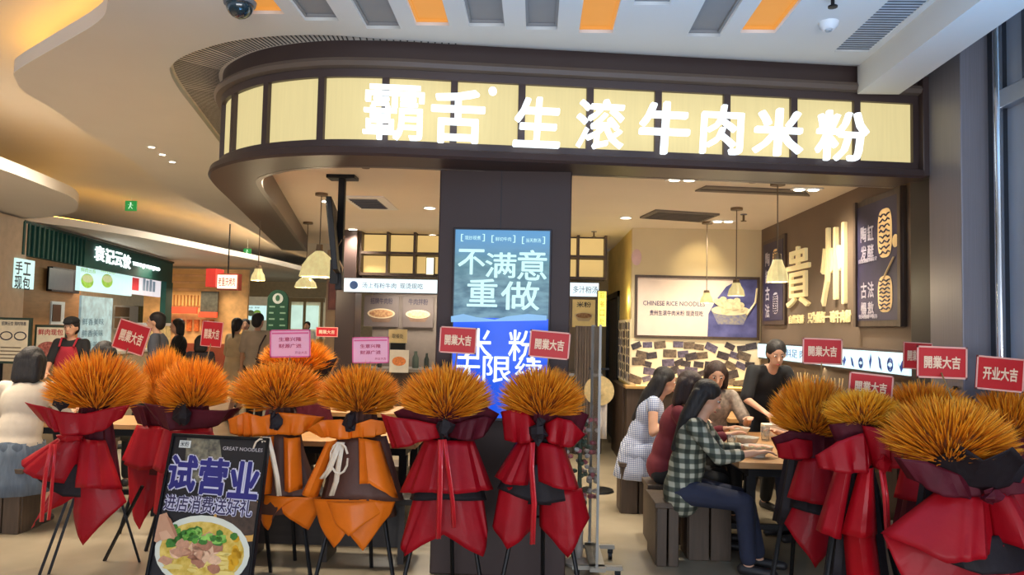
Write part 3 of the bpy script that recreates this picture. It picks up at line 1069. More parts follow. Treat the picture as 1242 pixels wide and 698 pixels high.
# upright lit signs
p0_, p1_ = at(517, 333, YK - 0.1), at(526, 313, YK - 0.1)
t = thing('small_light_box', p0_, 'small bright upright light box left of the pillar above the strip sign', 'sign')
MB().box((p0_.x, YK - 0.1, p0_.z), (p1_.x, YK - 0.02, p1_.z)).build('light_face', M('warm_light_face', (255, 246, 206), emit=1.6, var=0.02), t)
MB().box((p0_.x - 0.01, YK - 0.09, p0_.z - 0.01), (p1_.x + 0.01, YK - 0.01, p1_.z + 0.01)).build('casing', m_brown, t)
p0_, p1_ = at(725, 396, 9.7), at(735, 354, 9.7)
t = thing('yellow_light_sign', p0_, 'bright yellow upright light sign beside the dark passage door', 'sign')
MB().box((p0_.x, 9.66, p0_.z), (p1_.x, 9.70, p1_.z)).build('light_face', M('yellow_light_face', (255, 232, 100), emit=1.3, var=0.05), t)
MB().box((p0_.x - 0.012, 9.70, p0_.z - 0.012), (p1_.x + 0.012, 9.76, p1_.z + 0.012)).build('casing', m_brown, t)
hh = (p1_.z - p0_.z)
MB().box((p0_.x + .02, 9.76, p0_.z + .3), (p0_.x + .05, 10.0, p0_.z + .34)).build('bracket', m_brown, t)
for k, ch in enumerate('取餐口处'):
    text('lettering', ch, (p0_.x + 0.02, 9.659, p1_.z - hh * (k + 1) / 4 + 0.02), (p1_.x - p0_.x - 0.04, 0, 0), (0, 0, hh / 4 - 0.03), M('amber_ink', (190, 130, 30)), t, depth=0.001)
lamp('yellow_sign_glow', 'POINT', (p1_.x + 0.25, 9.55, 2.0), 8, (1.0, 0.8, 0.3), 0.1)


# menu posters with bowls
def flat_disc(c, rx, rz, dy=0.002, n=22, ax=Vector((1, 0, 0)), az=Vector((0, 0, 1)), nrm=Vector((0, -1, 0))):
    return [Vector(c) + ax * rx * math.cos(2 * math.pi * k / n) + az * rz * math.sin(2 * math.pi * k / n) for k in range(n)]


m_post = M('menu_grey', (108, 97, 94), 0.5, var=0.1, scale=3)
m_bowl = M('bowl_cream', (214, 194, 160), 0.5, var=0.08)
m_broth = M('broth_red', (176, 112, 80), 0.5, var=0.4, scale=30, c2=(204, 160, 110))
m_inkdark = M('ink_dark', (52, 46, 62), 0.5)
for nm, x0, y0, x1, y1, lb in (('a', 441, 359, 484, 396, 'menu poster with a reddish noodle bowl, nearer the dark column'), ('b', 488, 360, 526, 397, 'menu poster with a pale noodle bowl, next to the pillar'),
                               ('c', 694, 364, 722, 397, 'yellowish menu poster with a bowl right of the pillar')):
    a, b2 = at(x0, y1, YK + 0.86), at(x1, y0, YK + 0.86)
    t = thing('menu_poster', ((a.x + b2.x) / 2, YK + 0.88, a.z), lb, 'menu poster', 'menu posters behind the counter')
    MB().box((a.x, YK + 0.86, a.z), (b2.x, YK + 0.89, b2.z)).build('board', m_post if nm != 'c' else M('menu_yellow', (206, 180, 120), 0.5, emit=0.25), t)
    cx, cz_, w = (a.x + b2.x) / 2, a.z + (b2.z - a.z) * 0.42, (b2.x - a.x) * 0.40
    y = YK + 0.858
    MB().prism([Vector((cx - w, y, cz_)), Vector((cx + w, y, cz_)), Vector((cx + w * .6, y, cz_ - w * .62)), Vector((cx - w * .6, y, cz_ - w * .62))], (0, -0.002, 0)).build('bowl_print', M('bowl_dark', (120, 92, 74), 0.5, var=.2) if nm != 'c' else m_bowl, t)
    MB().prism(flat_disc((cx, y - 0.003, cz_), w, w * .36), (0, -0.002, 0)).build('rim_print', m_bowl, t)
    MB().prism(flat_disc((cx, y - 0.006, cz_), w * .86, w * .28), (0, -0.002, 0)).build('broth_print', m_broth if nm != 'b' else M('broth_pale', (206, 180, 140), 0.5, var=.3, scale=30), t)
    text('lettering', '招牌牛肉粉' if nm == 'a' else ('牛肉拌粉' if nm == 'b' else '米粉'), (cx - w * .8, y, b2.z - (b2.z - a.z) * .28), (w * 1.6, 0, 0), (0, 0, (b2.z - a.z) * .2), m_inkdark, t, depth=0.001, bold=0.02)

lamp('kitchen_light', 'AREA', (-1.6, YK + 0.5, 2.1), 16, (1.0, 0.9, 0.75), 1.2, 0.3, aim=(-1.6, YK + 0.5, 0))
# small things on and above the counter
a, b2 = at(471, 416, YK + 0.05), at(494, 400, YK + 0.05)
t = thing('notice_card', ((a.x + b2.x) / 2, YK + 0.05, 1.04), 'cream notice card standing on the kitchen counter', 'card')
MB().box((a.x, YK + 0.05, a.z), (b2.x, YK + 0.06, b2.z)).build('card', M('cream_card', (226, 206, 156), 0.6), t)
text('lettering', '取餐处', (a.x + 0.05, YK + 0.048, a.z + 0.06), (b2.x - a.x - 0.1, 0, 0), (0, 0, 0.06), m_inkdark, t, depth=0.001)
MB().box((a.x + 0.03, YK + 0.045, 1.03), (b2.x - 0.02, YK + 0.085, a.z - 0.001)).build('base', m_black, t)
a, b2 = at(472, 452, YK - 0.16), at(496, 425, YK - 0.16)
t = thing('picture_card', ((a.x + b2.x) / 2, YK - 0.16, 0.9), 'white picture card with orange food hung on the counter front', 'card')
MB().box((a.x, YK - 0.16, a.z), (b2.x, YK - 0.15, b2.z)).build('card', M('white_card', (224, 218, 206), 0.6), t)
MB().prism(flat_disc(((a.x + b2.x) / 2, YK - 0.163, (a.z + b2.z) / 2), 0.09, 0.06), (0, -0.002, 0)).build('food_print', M('food_orange', (216, 130, 70), 0.5, var=0.3, scale=40), t)
MB().box((a.x + 0.02, YK - 0.15, (a.z + b2.z) / 2 - 0.02), (b2.x - 0.02, YK + 0.0, (a.z + b2.z) / 2 + 0.02)).build('bracket', m_black, t)
rng = random.Random(4)
for k in range(7):
    x = kx0 + 0.25 + k * 0.16
    h = rng.uniform(0.1, 0.24)
    r = rng.uniform(0.03, 0.05)
    o = MB().lathe([(0, 0), (r, 0), (r, h * .6), (r * .5, h * .8), (r * .5, h), (0, h)], (x, YK + 0.28 + 0.05 * (k % 2), 1.04), 14).build(
        'sauce_bottle', [M('sauce_a', (60, 70, 66), 0.3), M('sauce_b', (186, 178, 166), 0.3), M('sauce_c', (120, 62, 44), 0.3), M('sauce_d', (86, 98, 90), 0.4)][k % 4], loc=(x, YK + 0.28, 1.04))
    tag(o, ['dark green', 'pale', 'brown', 'grey green'][k % 4] + ' condiment bottle on the kitchen counter, number %s from the dark column' % ['one', 'two', 'three', 'four', 'five', 'six', 'seven'][k], 'bottle', 'bottles on the kitchen counter')
# grey roller curtain beside the pillar
a, b2 = at(697, 440, 9.93), at(722, 396, 9.93)
rows = []
for i in range(7):
    rows.append([Vector((a.x + (b2.x - a.x) * j / 24, 9.93 + 0.02 * math.sin(j * 1.9), b2.z + (0.0 - b2.z) * i / 6)) for j in range(25)])
o = MB().grid(rows).build('door_curtain', M('curtain_grey', (128, 116, 112), 0.8), solid=0.004)
tag(o, 'grey pleated curtain hanging over the kitchen passage right of the pillar', 'curtain')

# ------------------------------------------------------------------ right wall: framed posters, lettering, light strip
def wall_pt(px, py, off=0.0):
    return atx(px, py, XR - off)


def wall_box(name, y0, y1, z0, z1, d0, d1, mat, par, **k):
    """box on the right wall; d = distance proud of the wall"""
    return MB().box((XR - d1, min(y0, y1), z0), (XR - d0, max(y0, y1), z1)).build(name, mat, par, **k)


m_navy = M('poster_navy', (36, 34, 62), 0.5, var=0.2, scale=3, c2=(54, 46, 84))
m_cream_ink = M('cream_ink', (238, 206, 150), 0.55, var=0.1)
m_silver = M('silver_ink', (170, 164, 178), 0.55, var=0.15)


def wall_text(s, y_l, y_r, z0, z1, mat, par, bold=0.02, d=0.004, depth=0.002):
    """y_l is the far (left in view) end"""
    return text('lettering', s, (XR - d, y_l, z0), (0, y_r - y_l, 0), (0, 0, z1 - z0), mat, par, bold=bold, depth=depth)


def jar(par, yc, zc, w, h, d, mat):
    """outline drawing of a handled jar, flat print"""
    pts = []
    for k in range(26):
        a_ = 2 * math.pi * k / 26
        pts.append(Vector((XR - d, yc - w * math.copysign(abs(math.cos(a_)) ** .6, math.cos(a_)), zc + h * math.copysign(abs(math.sin(a_)) ** .7, math.sin(a_)))))
    MB().prism(pts, (-0.002, 0, 0)).build('jar_print', mat, par)
    mb = MB()
    for k in range(8):
        z = zc - h * .8 + k * h * .22
        mb.path([Vector((XR - d - 0.004, yc - w * .7 + w * 1.4 * q / 6, z + h * .06 * math.sin(q * 2 + k))) for q in range(7)], 0.006, 5)
    mb.build('line_print', m_navy, par)


y_far, y_near = wall_pt(1042, 300).y, wall_pt(1100, 300).y
z0_, z1_ = 1.68, 2.72
po = thing('framed_poster', (XR - 0.02, (y_far + y_near) / 2, z0_), 'large navy framed poster with two golden jars near the shop entrance', 'poster')
wall_box('frame', y_near, y_far, z0_, z1_, 0.0, 0.03, m_darkwood, po, bevel=0.005)
wall_box('print', y_near + 0.045, y_far - 0.045, z0_ + 0.05, z1_ - 0.05, 0.03, 0.034, m_navy, po)
for ya, yb in ((y_near, y_near + 0.045), (y_far - 0.045, y_far)):
    wall_box('frame_lip', ya, yb, z0_, z1_, 0.03, 0.05, m_darkwood, po)
yc = y_near + (y_far - y_near) * .33
jar(po, yc, 2.40, 0.12, 0.19, 0.036, m_cream_ink)
jar(po, yc, 1.93, 0.12, 0.14, 0.036, m_cream_ink)
MB().bar((XR - 0.037, yc + 0.04, 2.03), (XR - 0.037, yc - 0.15, 2.2), 0.02, 0.004).build('ladle_print', m_cream_ink, po)
MB().ell((XR - 0.037, yc - 0.17, 2.32), (0.003, 0.05, 0.05)).build('ladle_bowl_print', m_cream_ink, po)
for k, ch in enumerate('陶缸发酵'):
    yy = y_far - 0.12 - 0.13 * (k % 2)
    zz = 2.50 - 0.16 * (k // 2)
    wall_text(ch, yy, yy - 0.11, zz - 0.13, zz, m_silver, po, d=0.036)
for k, ch in enumerate('古法慢熬'):
    yy = y_far - 0.12 - 0.13 * (k % 2)
    zz = 2.04 - 0.16 * (k // 2)
    wall_text(ch, yy, yy - 0.11, zz - 0.13, zz, m_silver, po, d=0.036)
wall_text('自然发酵风味足', y_far - 0.08, y_far - 0.42, 2.20, 2.235, m_silver, po, d=0.036)
wall_text('慢火熬制一锅汤', y_far - 0.08, y_far - 0.42, 1.745, 1.78, m_silver, po, d=0.036)

y_far, y_near = wall_pt(928, 300).y, wall_pt(955, 300).y
y_far = min(y_far, YB - 0.05)
po = thing('framed_poster', (XR - 0.02, (y_far + y_near) / 2, 1.7), 'smaller looking navy framed poster far along the brown wall', 'poster')
wall_box('frame', y_near, y_far, 1.71, 2.70, 0.0, 0.03, m_darkwood, po, bevel=0.005)
wall_box('print', y_near + 0.05, y_far - 0.05, 1.76, 2.65, 0.03, 0.034, m_navy, po)
yc = y_near + (y_far - y_near) * .36
jar(po, yc, 2.42, 0.10, 0.14, 0.036, m_cream_ink)
jar(po, yc, 1.95, 0.09, 0.12, 0.036, m_silver)
for k, ch in enumerate('陶缸古法'):
    yy = y_far - 0.14
    zz = 2.55 - 0.2 * k
    wall_text(ch, yy, yy - 0.16, zz - 0.16, zz, m_silver, po, d=0.036)

wl = thing('wall_lettering', (XR - 0.01, 7.2, 1.7), 'two tall cream brush characters with a small slogan on the brown wall', 'sign')
m_wl = M('wall_letter_cream', (244, 226, 170), 0.5, emit=0.18, var=0.03)
for ch, xa, xb, yt_, yb_ in (('貴', 957, 984, 299, 373), ('州', 999, 1028, 274, 371)):
    ya, yb = wall_pt(xa, 330).y, wall_pt(xb, 330).y
    ym = (ya + yb) / 2
    xm_ = (xa + xb) / 2
    wall_text(ch, ya, yb, wall_pt(xm_, yb_).z, wall_pt(xm_, yt_).z, m_wl, wl, bold=0.008, d=0.0, depth=0.03)
ya, yb = wall_pt(958, 380).y, wall_pt(976, 380).y
wall_text('自然发酵', ya, yb, 1.72, 1.81, m_wl, wl, bold=0.02, d=0.0, depth=0.012)
ya, yb = wall_pt(981, 380).y, wall_pt(1033, 380).y
wall_text('只为做好一碗牛肉粉', ya, yb, 1.72, 1.83, m_wl, wl, bold=0.02, d=0.0, depth=0.012)

# blue and white light strip with brush drawings
y_a, y_b = 5.45, YB - 0.06
st = thing('light_strip_panel', (XR - 0.03, 7.3, 1.32), 'long white light strip with blue ink drawings along the brown wall', 'light panel')
wall_box('light_face', y_a + 0.01, y_b, 1.33, 1.488, 0.04, 0.06, M('strip_cyan', (206, 240, 246), 0.5, emit=1.05, var=0.02), st)
wall_box('casing', y_a, y_b + 0.01, 1.31, 1.505, 0.0, 0.045, m_brown, st)
m_bi = M('brush_blue', (30, 70, 170), 0.5, var=0.2)
rng = random.Random(8)
wall_text('◆ 汤鲜 料足 肉嫩 粉滑', 8.75, 6.95, 1.365, 1.455, m_bi, st, bold=0.0, d=0.061, depth=0.001)
yy = 6.6
for k in range(7):
    h = rng.uniform(0.08, 0.125)
    w = rng.uniform(0.05, 0.09)
    z = 1.345
    mb = MB()
    kind = k % 3
    if kind == 0:      # leaf sprig
        mb.prism([(XR - 0.062, yy, z), (XR - 0.062, yy - w * .5, z + h * .6), (XR - 0.062, yy - w * .2, z + h), (XR - 0.062, yy + w * .2, z + h * .5)], (-0.001, 0, 0))
        mb.prism([(XR - 0.062, yy, z), (XR - 0.062, yy + w * .5, z + h * .8), (XR - 0.062, yy + w * .1, z + h * .4)], (-0.001, 0, 0))
    elif kind == 1:    # pepper
        mb.prism([(XR - 0.062, yy + w * .4, z + h), (XR - 0.062, yy - w * .1, z + h * .8), (XR - 0.062, yy - w * .5, z), (XR - 0.062, yy + w * .1, z + h * .2)], (-0.001, 0, 0))
    else:              # round jar strokes
        for q in range(4):
            mb.path([Vector((XR - 0.063, yy + w * .6 * math.cos(a_ * .5), z + h * .5 + h * (.5 - .1 * q) * math.sin(a_ * .5))) for a_ in range(13)], 0.004, 5)
    mb.build('ink_drawing', m_bi, st)
    yy -= 0.17

# wide poster on the back wall
a, b2 = at(767, 412, YB), at(922, 335, YB)
wx0, wx1, wz0, wz1 = a.x + 0.02, min(b2.x, XR - 0.03), 1.53, 2.285
wp = thing('wide_poster', ((wx0 + wx1) / 2, YB - 0.02, wz0), 'wide framed poster on the back wall, cream half and navy half with a noodle bowl', 'poster')
for lo, hi in (((wx0, YB - 0.04, wz0), (wx1, YB, wz0 + 0.03)), ((wx0, YB - 0.04, wz1 - 0.03), (wx1, YB, wz1)), ((wx0, YB - 0.04, wz0 + .03), (wx0 + 0.03, YB, wz1 - .03)), ((wx1 - 0.03, YB - 0.04, wz0 + .03), (wx1, YB, wz1 - .03))):
    MB().box(lo, hi).build('frame', m_darkwood, wp)
MB().box((wx0 + .03, YB - 0.02, wz0 + .03), (wx1 - .03, YB - 0.001, wz1 - .03)).build('cream_print', M('poster_cream', (226, 206, 190), 0.6, var=0.03), wp)
xc = wx0 + (wx1 - wx0) * 0.60
pts = [(xc - 0.02, wz0 + .03), (wx1 - .03, wz0 + .03), (wx1 - .03, wz1 - .03), (xc + 0.36, wz1 - .03), (xc + 0.2, wz1 - .12), (xc + 0.08, wz1 - .28), (xc - 0.01, wz1 - .45)]
MB().prism([(x, YB - 0.0215, z) for x, z in pts], (0, -0.001, 0)).build('navy_print', M('print_indigo', (62, 66, 122), 0.5, var=0.3, scale=5, c2=(104, 104, 160)), wp)
bc = Vector((wx0 + (wx1 - wx0) * .77, YB - 0.024, 1.88))
MB().prism([bc + Vector((-0.23, 0, 0)), bc + Vector((0.23, 0, 0)), bc + Vector((0.15, 0, -0.17)), bc + Vector((-0.15, 0, -0.17))], (0, -0.002, 0)).build('bowl_print', M('print_bowl_gold', (196, 186, 160), 0.5, var=.35, scale=30, c2=(110, 112, 150)), wp)
MB().prism(flat_disc(bc + Vector((0, -0.003, 0)), 0.23, 0.06), (0, -0.002, 0)).build('bowl_rim_print', M('print_rim', (226, 212, 170), 0.5, var=.1), wp)
mb = MB()
rng = random.Random(3)
for k in range(16):
    c_ = bc + Vector((rng.uniform(-.17, .17), -0.007, rng.uniform(0.0, 0.13)))
    r_ = rng.uniform(0.03, 0.06)
    mb.prism(flat_disc(c_ + Vector((0, -.0006 * k, 0)), r_, r_ * .8, n=9), (0, -0.0004, 0))
mb.build('noodle_print', M('print_noodle', (220, 204, 160), 0.5, var=.25, scale=30), wp)
MB().path([bc + Vector((0.19, -0.01, -0.05)), bc + Vector((0.29, -0.01, 0.1)), bc + Vector((0.31, -0.01, 0.27))], 0.012, 6).build('chopstick_print', MATS['print_rim'], wp)
text('lettering', 'CHINESE RICE NOODLES', (wx0 + .1, YB - 0.021, 1.92), (0.74, 0, 0), (0, 0, 0.055), M('ink_navy', (58, 56, 96)), wp, depth=0.001, bold=0.01)
text('lettering', '贵州生滚牛肉米粉 现烫现吃', (wx0 + .18, YB - 0.021, 1.80), (0.64, 0, 0), (0, 0, 0.065), MATS['ink_navy'], wp, depth=0.001, bold=0.01)
lamp('poster_spot', 'SPOT', (2.0, YB - 0.55, ZS - 0.03), 14, (1.0, 0.78, 0.42), 0.04, aim=(1.95, YB, 2.3), angle=70, blend=0.9)
lamp('letter_spot', 'SPOT', (2.15, 6.6, ZS - 0.03), 26, (1.0, 0.82, 0.55), 0.04, aim=(XR, 6.7, 2.2), angle=80, blend=0.9)
lamp('poster_spot_2', 'SPOT', (2.1, 5.85, ZS - 0.03), 14, (1.0, 0.84, 0.6), 0.04, aim=(XR, 5.9, 2.2), angle=70, blend=0.9)

# collage of photographs on the lit back wall
cg = thing('photo_collage', (1.9, YB - 0.01, 1.0), 'cream back wall panel covered with scattered dark photographs', 'photo wall')
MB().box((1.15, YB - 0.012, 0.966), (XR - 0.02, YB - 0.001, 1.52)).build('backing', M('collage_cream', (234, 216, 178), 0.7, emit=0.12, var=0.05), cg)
MB().box((1.138, YB + 0.0, 0.966), (1.149, 10.5, 1.75)).build('side_backing', MATS['collage_cream'], cg)
rng = random.Random(21)
pm = [M('photo_dark', (44, 40, 48), 0.5, var=.5, scale=24, c2=(90, 80, 84)), M('photo_brown', (78, 64, 60), 0.5, var=.5, scale=24, c2=(140, 120, 100)), M('photo_plum', (70, 60, 86), 0.5, var=.5, scale=24, c2=(126, 116, 140))]
meshes = []
for m_ in pm:
    me = MB().box((-0.075, -0.003, -0.045), (0.075, 0.0, 0.045)).mesh('photo_print', False)
    me.materials.append(m_)
    meshes.append(me)
k = 0
for i in range(5):
    for j in range(12):
        x = 1.22 + j * 0.122 + rng.uniform(-.03, .03) + (0.05 if i % 2 else 0)
        z = 1.02 + i * 0.105 + rng.uniform(-.02, .02)
        if x > XR - 0.12 or rng.random() < .1:
            continue
        o = bpy.data.objects.new('photo_print', meshes[rng.randrange(3)])
        col.objects.link(o)
        o.parent = cg
        o.location = Vector((x, YB - 0.013 - 0.0007 * (k % 5), z)) - OFF[cg.name]
        o.rotation_euler = (0, rng.uniform(-.5, .5), 0)
        sf = rng.uniform(.72, 1.08)
        o.scale = (sf, 1, sf)
        k += 1
for i in range(7):
    for j in range(6):
        o = bpy.data.objects.new('photo_print', meshes[rng.randrange(3)])
        col.objects.link(o)
        o.parent = cg
        o.location = Vector((1.137 - 0.0007 * (j % 3), YB + 0.14 + j * 0.21 + rng.uniform(-.03, .03), 1.04 + i * 0.105)) - OFF[cg.name]
        o.rotation_euler = (rng.uniform(-.3, .3), 0, R(90))
        o.rotation_mode = 'ZYX'
lamp('ledge_light', 'AREA', (1.9, YB - 0.10, 0.985), 1.6, (1.0, 0.78, 0.40), 1.3, 0.03, aim=(1.9, YB - 0.06, 2))
tag(MB().box((1.2, YB - 0.16, 0.966), (2.45, YB - 0.14, 0.974)).build('led_strip', M('ledge_led', (255, 214, 110), emit=4.0, var=0.0)), 'warm light strip lying along the ledge under the photographs', 'light strip')
sk = at(766, 300, YB)
o = MB().ell((1.20, YB - 0.01, 2.50), (0.06, 0.006, 0.10)).build('wall_sticker', M('sticker_pink', (214, 180, 178), 0.5, var=.1), loc=(1.2, YB, 2.5))
tag(o, 'small pink oval sticker high on the back wall corner', 'sticker')
# chopstick jars on the right ledge
for k in range(7):
    y = 8.7 - k * 0.42
    t = thing('chopstick_jar', (XR - 0.12, y, 0.966), 'grey jar of pale chopsticks on the right ledge, %s from the back' % ['first', 'second', 'third', 'fourth', 'fifth', 'sixth', 'seventh'][k], 'jar', 'chopstick jars')
    MB().lathe([(0, 0), (0.045, 0), (0.05, 0.12), (0.042, 0.12), (0.04, 0.02), (0, 0.02)], (XR - 0.12, y, 0.966), 14).build('pot', M('pot_grey', (120, 104, 84), 0.5), t)
    mb = MB()
    for q in range(8):
        a_ = q * 0.8
        mb.tube((XR - 0.12 + .015 * math.cos(a_), y + .015 * math.sin(a_), 0.99), (XR - 0.12 + .05 * math.cos(a_), y + .05 * math.sin(a_), 1.24), 0.005, 0.004, 5)
    o = mb.build('chopsticks', M('chopstick_pale', (226, 200, 150), 0.5), t)
    o['kind'] = 'stuff'
lamp('ledge_light_2', 'AREA', (XR - 0.07, 7.2, 1.30), 5, (1.0, 0.85, 0.55), 0.03, 3.2, aim=(XR - 0.09, 7.2, 0))
# ------------------------------------------------------------------ opening flower stands
m_red = M('crimson_paper', (150, 4, 20), 0.5, var=0.16, scale=5, bump=0.5, bscale=13, coat=0.04)
m_redb = M('bright_red_paper', (176, 10, 24), 0.40, var=0.14, scale=5, bump=0.45, bscale=12, coat=0.06)
m_maroon = M('maroon_paper', (78, 12, 26), 0.6, var=0.25, scale=6, bump=0.3, bscale=30)
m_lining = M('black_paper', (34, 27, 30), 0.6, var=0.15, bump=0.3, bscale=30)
m_orange = M('orange_paper', (226, 112, 22), 0.42, var=0.12, scale=5, bump=0.4, bscale=13, coat=0.05)
m_brownp = M('brown_paper', (86, 52, 40), 0.6, var=0.15, scale=6, bump=0.25, bscale=30)
m_ribbon_r = M('red_ribbon', (196, 30, 40), 0.3, var=0.08, coat=0.3)
m_ribbon_w = M('cream_ribbon', (232, 212, 186), 0.4, var=0.08)
for m_ in (m_red, m_redb, m_maroon, m_lining, m_orange):
    m_.node_tree.nodes['Principled BSDF'].inputs['Specular IOR Level'].default_value = 0.22
m_cardred = M('card_red', (196, 14, 20), 0.5, var=0.05)
m_cardpale = M('card_border_pale', (232, 168, 150), 0.5, var=0.05)
m_cardpink = M('card_pink', (240, 176, 196), 0.5, var=0.03)
m_cardink = M('card_gold_ink', (244, 206, 170), 0.5, var=0.05)
m_pinkink = M('card_pink_ink', (186, 60, 96), 0.5, var=0.05)
m_stick = M('bamboo_stick', (150, 120, 70), 0.6)

# wheat ear material: colour differs from ear to ear
def wheat_mat(name, stops):
    m = bpy.data.materials.new(name)
    m.use_nodes = True
    nt = m.node_tree
    b = nt.nodes['Principled BSDF']
    at_ = nt.nodes.new('ShaderNodeAttribute')
    at_.attribute_name = 'tint'
    cr = nt.nodes.new('ShaderNodeValToRGB')
    els = cr.color_ramp.elements
    els[0].position, els[0].color = stops[0][0], lin(stops[0][1]) + [1]
    els[1].position, els[1].color = stops[-1][0], lin(stops[-1][1]) + [1]
    for p, c_ in stops[1:-1]:
        e = els.new(p)
        e.color = lin(c_) + [1]
    nt.links.new(at_.outputs['Fac'], cr.inputs[0])
    nt.links.new(cr.outputs[0], b.inputs['Base Color'])
    b.inputs['Roughness'].default_value = 0.65
    b.inputs['Subsurface Weight'].default_value = 0.0
    return m


m_wheat = wheat_mat('dyed_wheat', [(0.0, (176, 92, 8)), (0.4, (230, 136, 10)), (0.75, (248, 164, 22)), (1.0, (255, 194, 74))])
m_wheat_y = wheat_mat('golden_wheat', [(0.0, (190, 110, 8)), (0.4, (246, 164, 18)), (0.75, (255, 190, 40)), (1.0, (255, 220, 110))])


def wheat_mesh(seed, N=1500):
    """dome of dyed wheat ears, unit radius; local frame, dome centre at origin, front = -Y"""
    rg = random.Random(seed)
    V, Fc, T = [], [], []

    def spindle(p0, p1, r, tint):
        d, s, u = basis(p1 - p0)
        n = 4
        b = len(V)
        prof = ((0.0, 0.25), (0.25, 1.0), (0.6, 0.8), (1.0, 0.06))
        tw = rg.random() * 3
        for t, rr in prof:
            c = p0.lerp(p1, t)
            for k in range(n):
                a = 2 * math.pi * k / n + tw
                V.append(c + (s * math.cos(a) + u * math.sin(a)) * r * rr)
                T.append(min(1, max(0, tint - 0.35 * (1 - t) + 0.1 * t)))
        for i in range(len(prof) - 1):
            for k in range(n):
                j = (k + 1) % n
                Fc.append((b + i * n + k, b + i * n + j, b + (i + 1) * n + j, b + (i + 1) * n + k))
        Fc.append((b + (len(prof) - 1) * n + 3, b + (len(prof) - 1) * n + 2, b + (len(prof) - 1) * n + 1, b + (len(prof) - 1) * n))

    ga = math.pi * (3 - math.sqrt(5))
    for i in range(N):
        # elevation from -22 deg to 90 deg
        zlo = math.sin(R(-30))
        z = zlo + (1 - zlo) * ((i + 0.5) / N)
        r = math.sqrt(max(0, 1 - z * z))
        a = ga * i
        d = Vector((r * math.cos(a), r * math.sin(a), z))
        d += Vector((rg.gauss(0, .06), rg.gauss(0, .06), rg.gauss(0, .06)))
        d.normalize()
        root = Vector((0, 0, -0.55))
        if z < 0:
            d.z *= 1.0 - 0.55 * abs(d.x)      # side ears droop less than the front ones
        tip = d * rg.uniform(0.86, 1.03)
        st = tip - (tip - root).normalized() * rg.uniform(.40, .52)
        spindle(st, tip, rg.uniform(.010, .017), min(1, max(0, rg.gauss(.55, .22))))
        # fine awns at the tip
        if i % 2 == 0:
            dd = (tip - st).normalized()
            b = len(V)
            s = basis(dd)[1] * 0.008
            V.extend([tip - dd * .1 + s, tip - dd * .1 - s, tip + dd * rg.uniform(.05, .1) + Vector((rg.gauss(0, .02), rg.gauss(0, .02), rg.gauss(0, .02)))])
            T.extend([.75, .75, .95])
            Fc.append((b, b + 1, b + 2))
    me = bpy.data.meshes.new('wheat_ears')
    me.from_pydata([tuple(v) for v in V], [], Fc)
    at_ = me.attributes.new('tint', 'FLOAT', 'POINT')
    at_.data.foreach_set('value', T)
    me.update()
    return me


WH = []
for k in range(4):
    a_ = wheat_mesh(30 + k)
    b_ = a_.copy()
    a_.materials.append(m_wheat)
    b_.materials.append(m_wheat_y)
    WH.append((a_, b_))
core_me = MB().ell((0, 0, -0.02), (0.52, 0.52, 0.52), 18, 12).mesh('stem_core')
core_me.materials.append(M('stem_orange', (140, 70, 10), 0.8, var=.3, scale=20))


def place_mesh(name, me, parent, loc, scl, rz=0.0):
    o = bpy.data.objects.new(name, me)
    col.objects.link(o)
    o.parent = parent
    o.location = Vector(loc) - OFF[parent.name]
    o.scale = scl
    o.rotation_euler = (0, 0, rz)
    OFF[o.name] = OFF[parent.name]
    return o


def poly_sample(pts, n):
    out = []
    for i in range(len(pts) - 1):
        for k in range(n):
            out.append((pts[i].lerp(pts[i + 1], k / n), (i + k / n) / (len(pts) - 1)))
    out.append((pts[-1], 1.0))
    return out


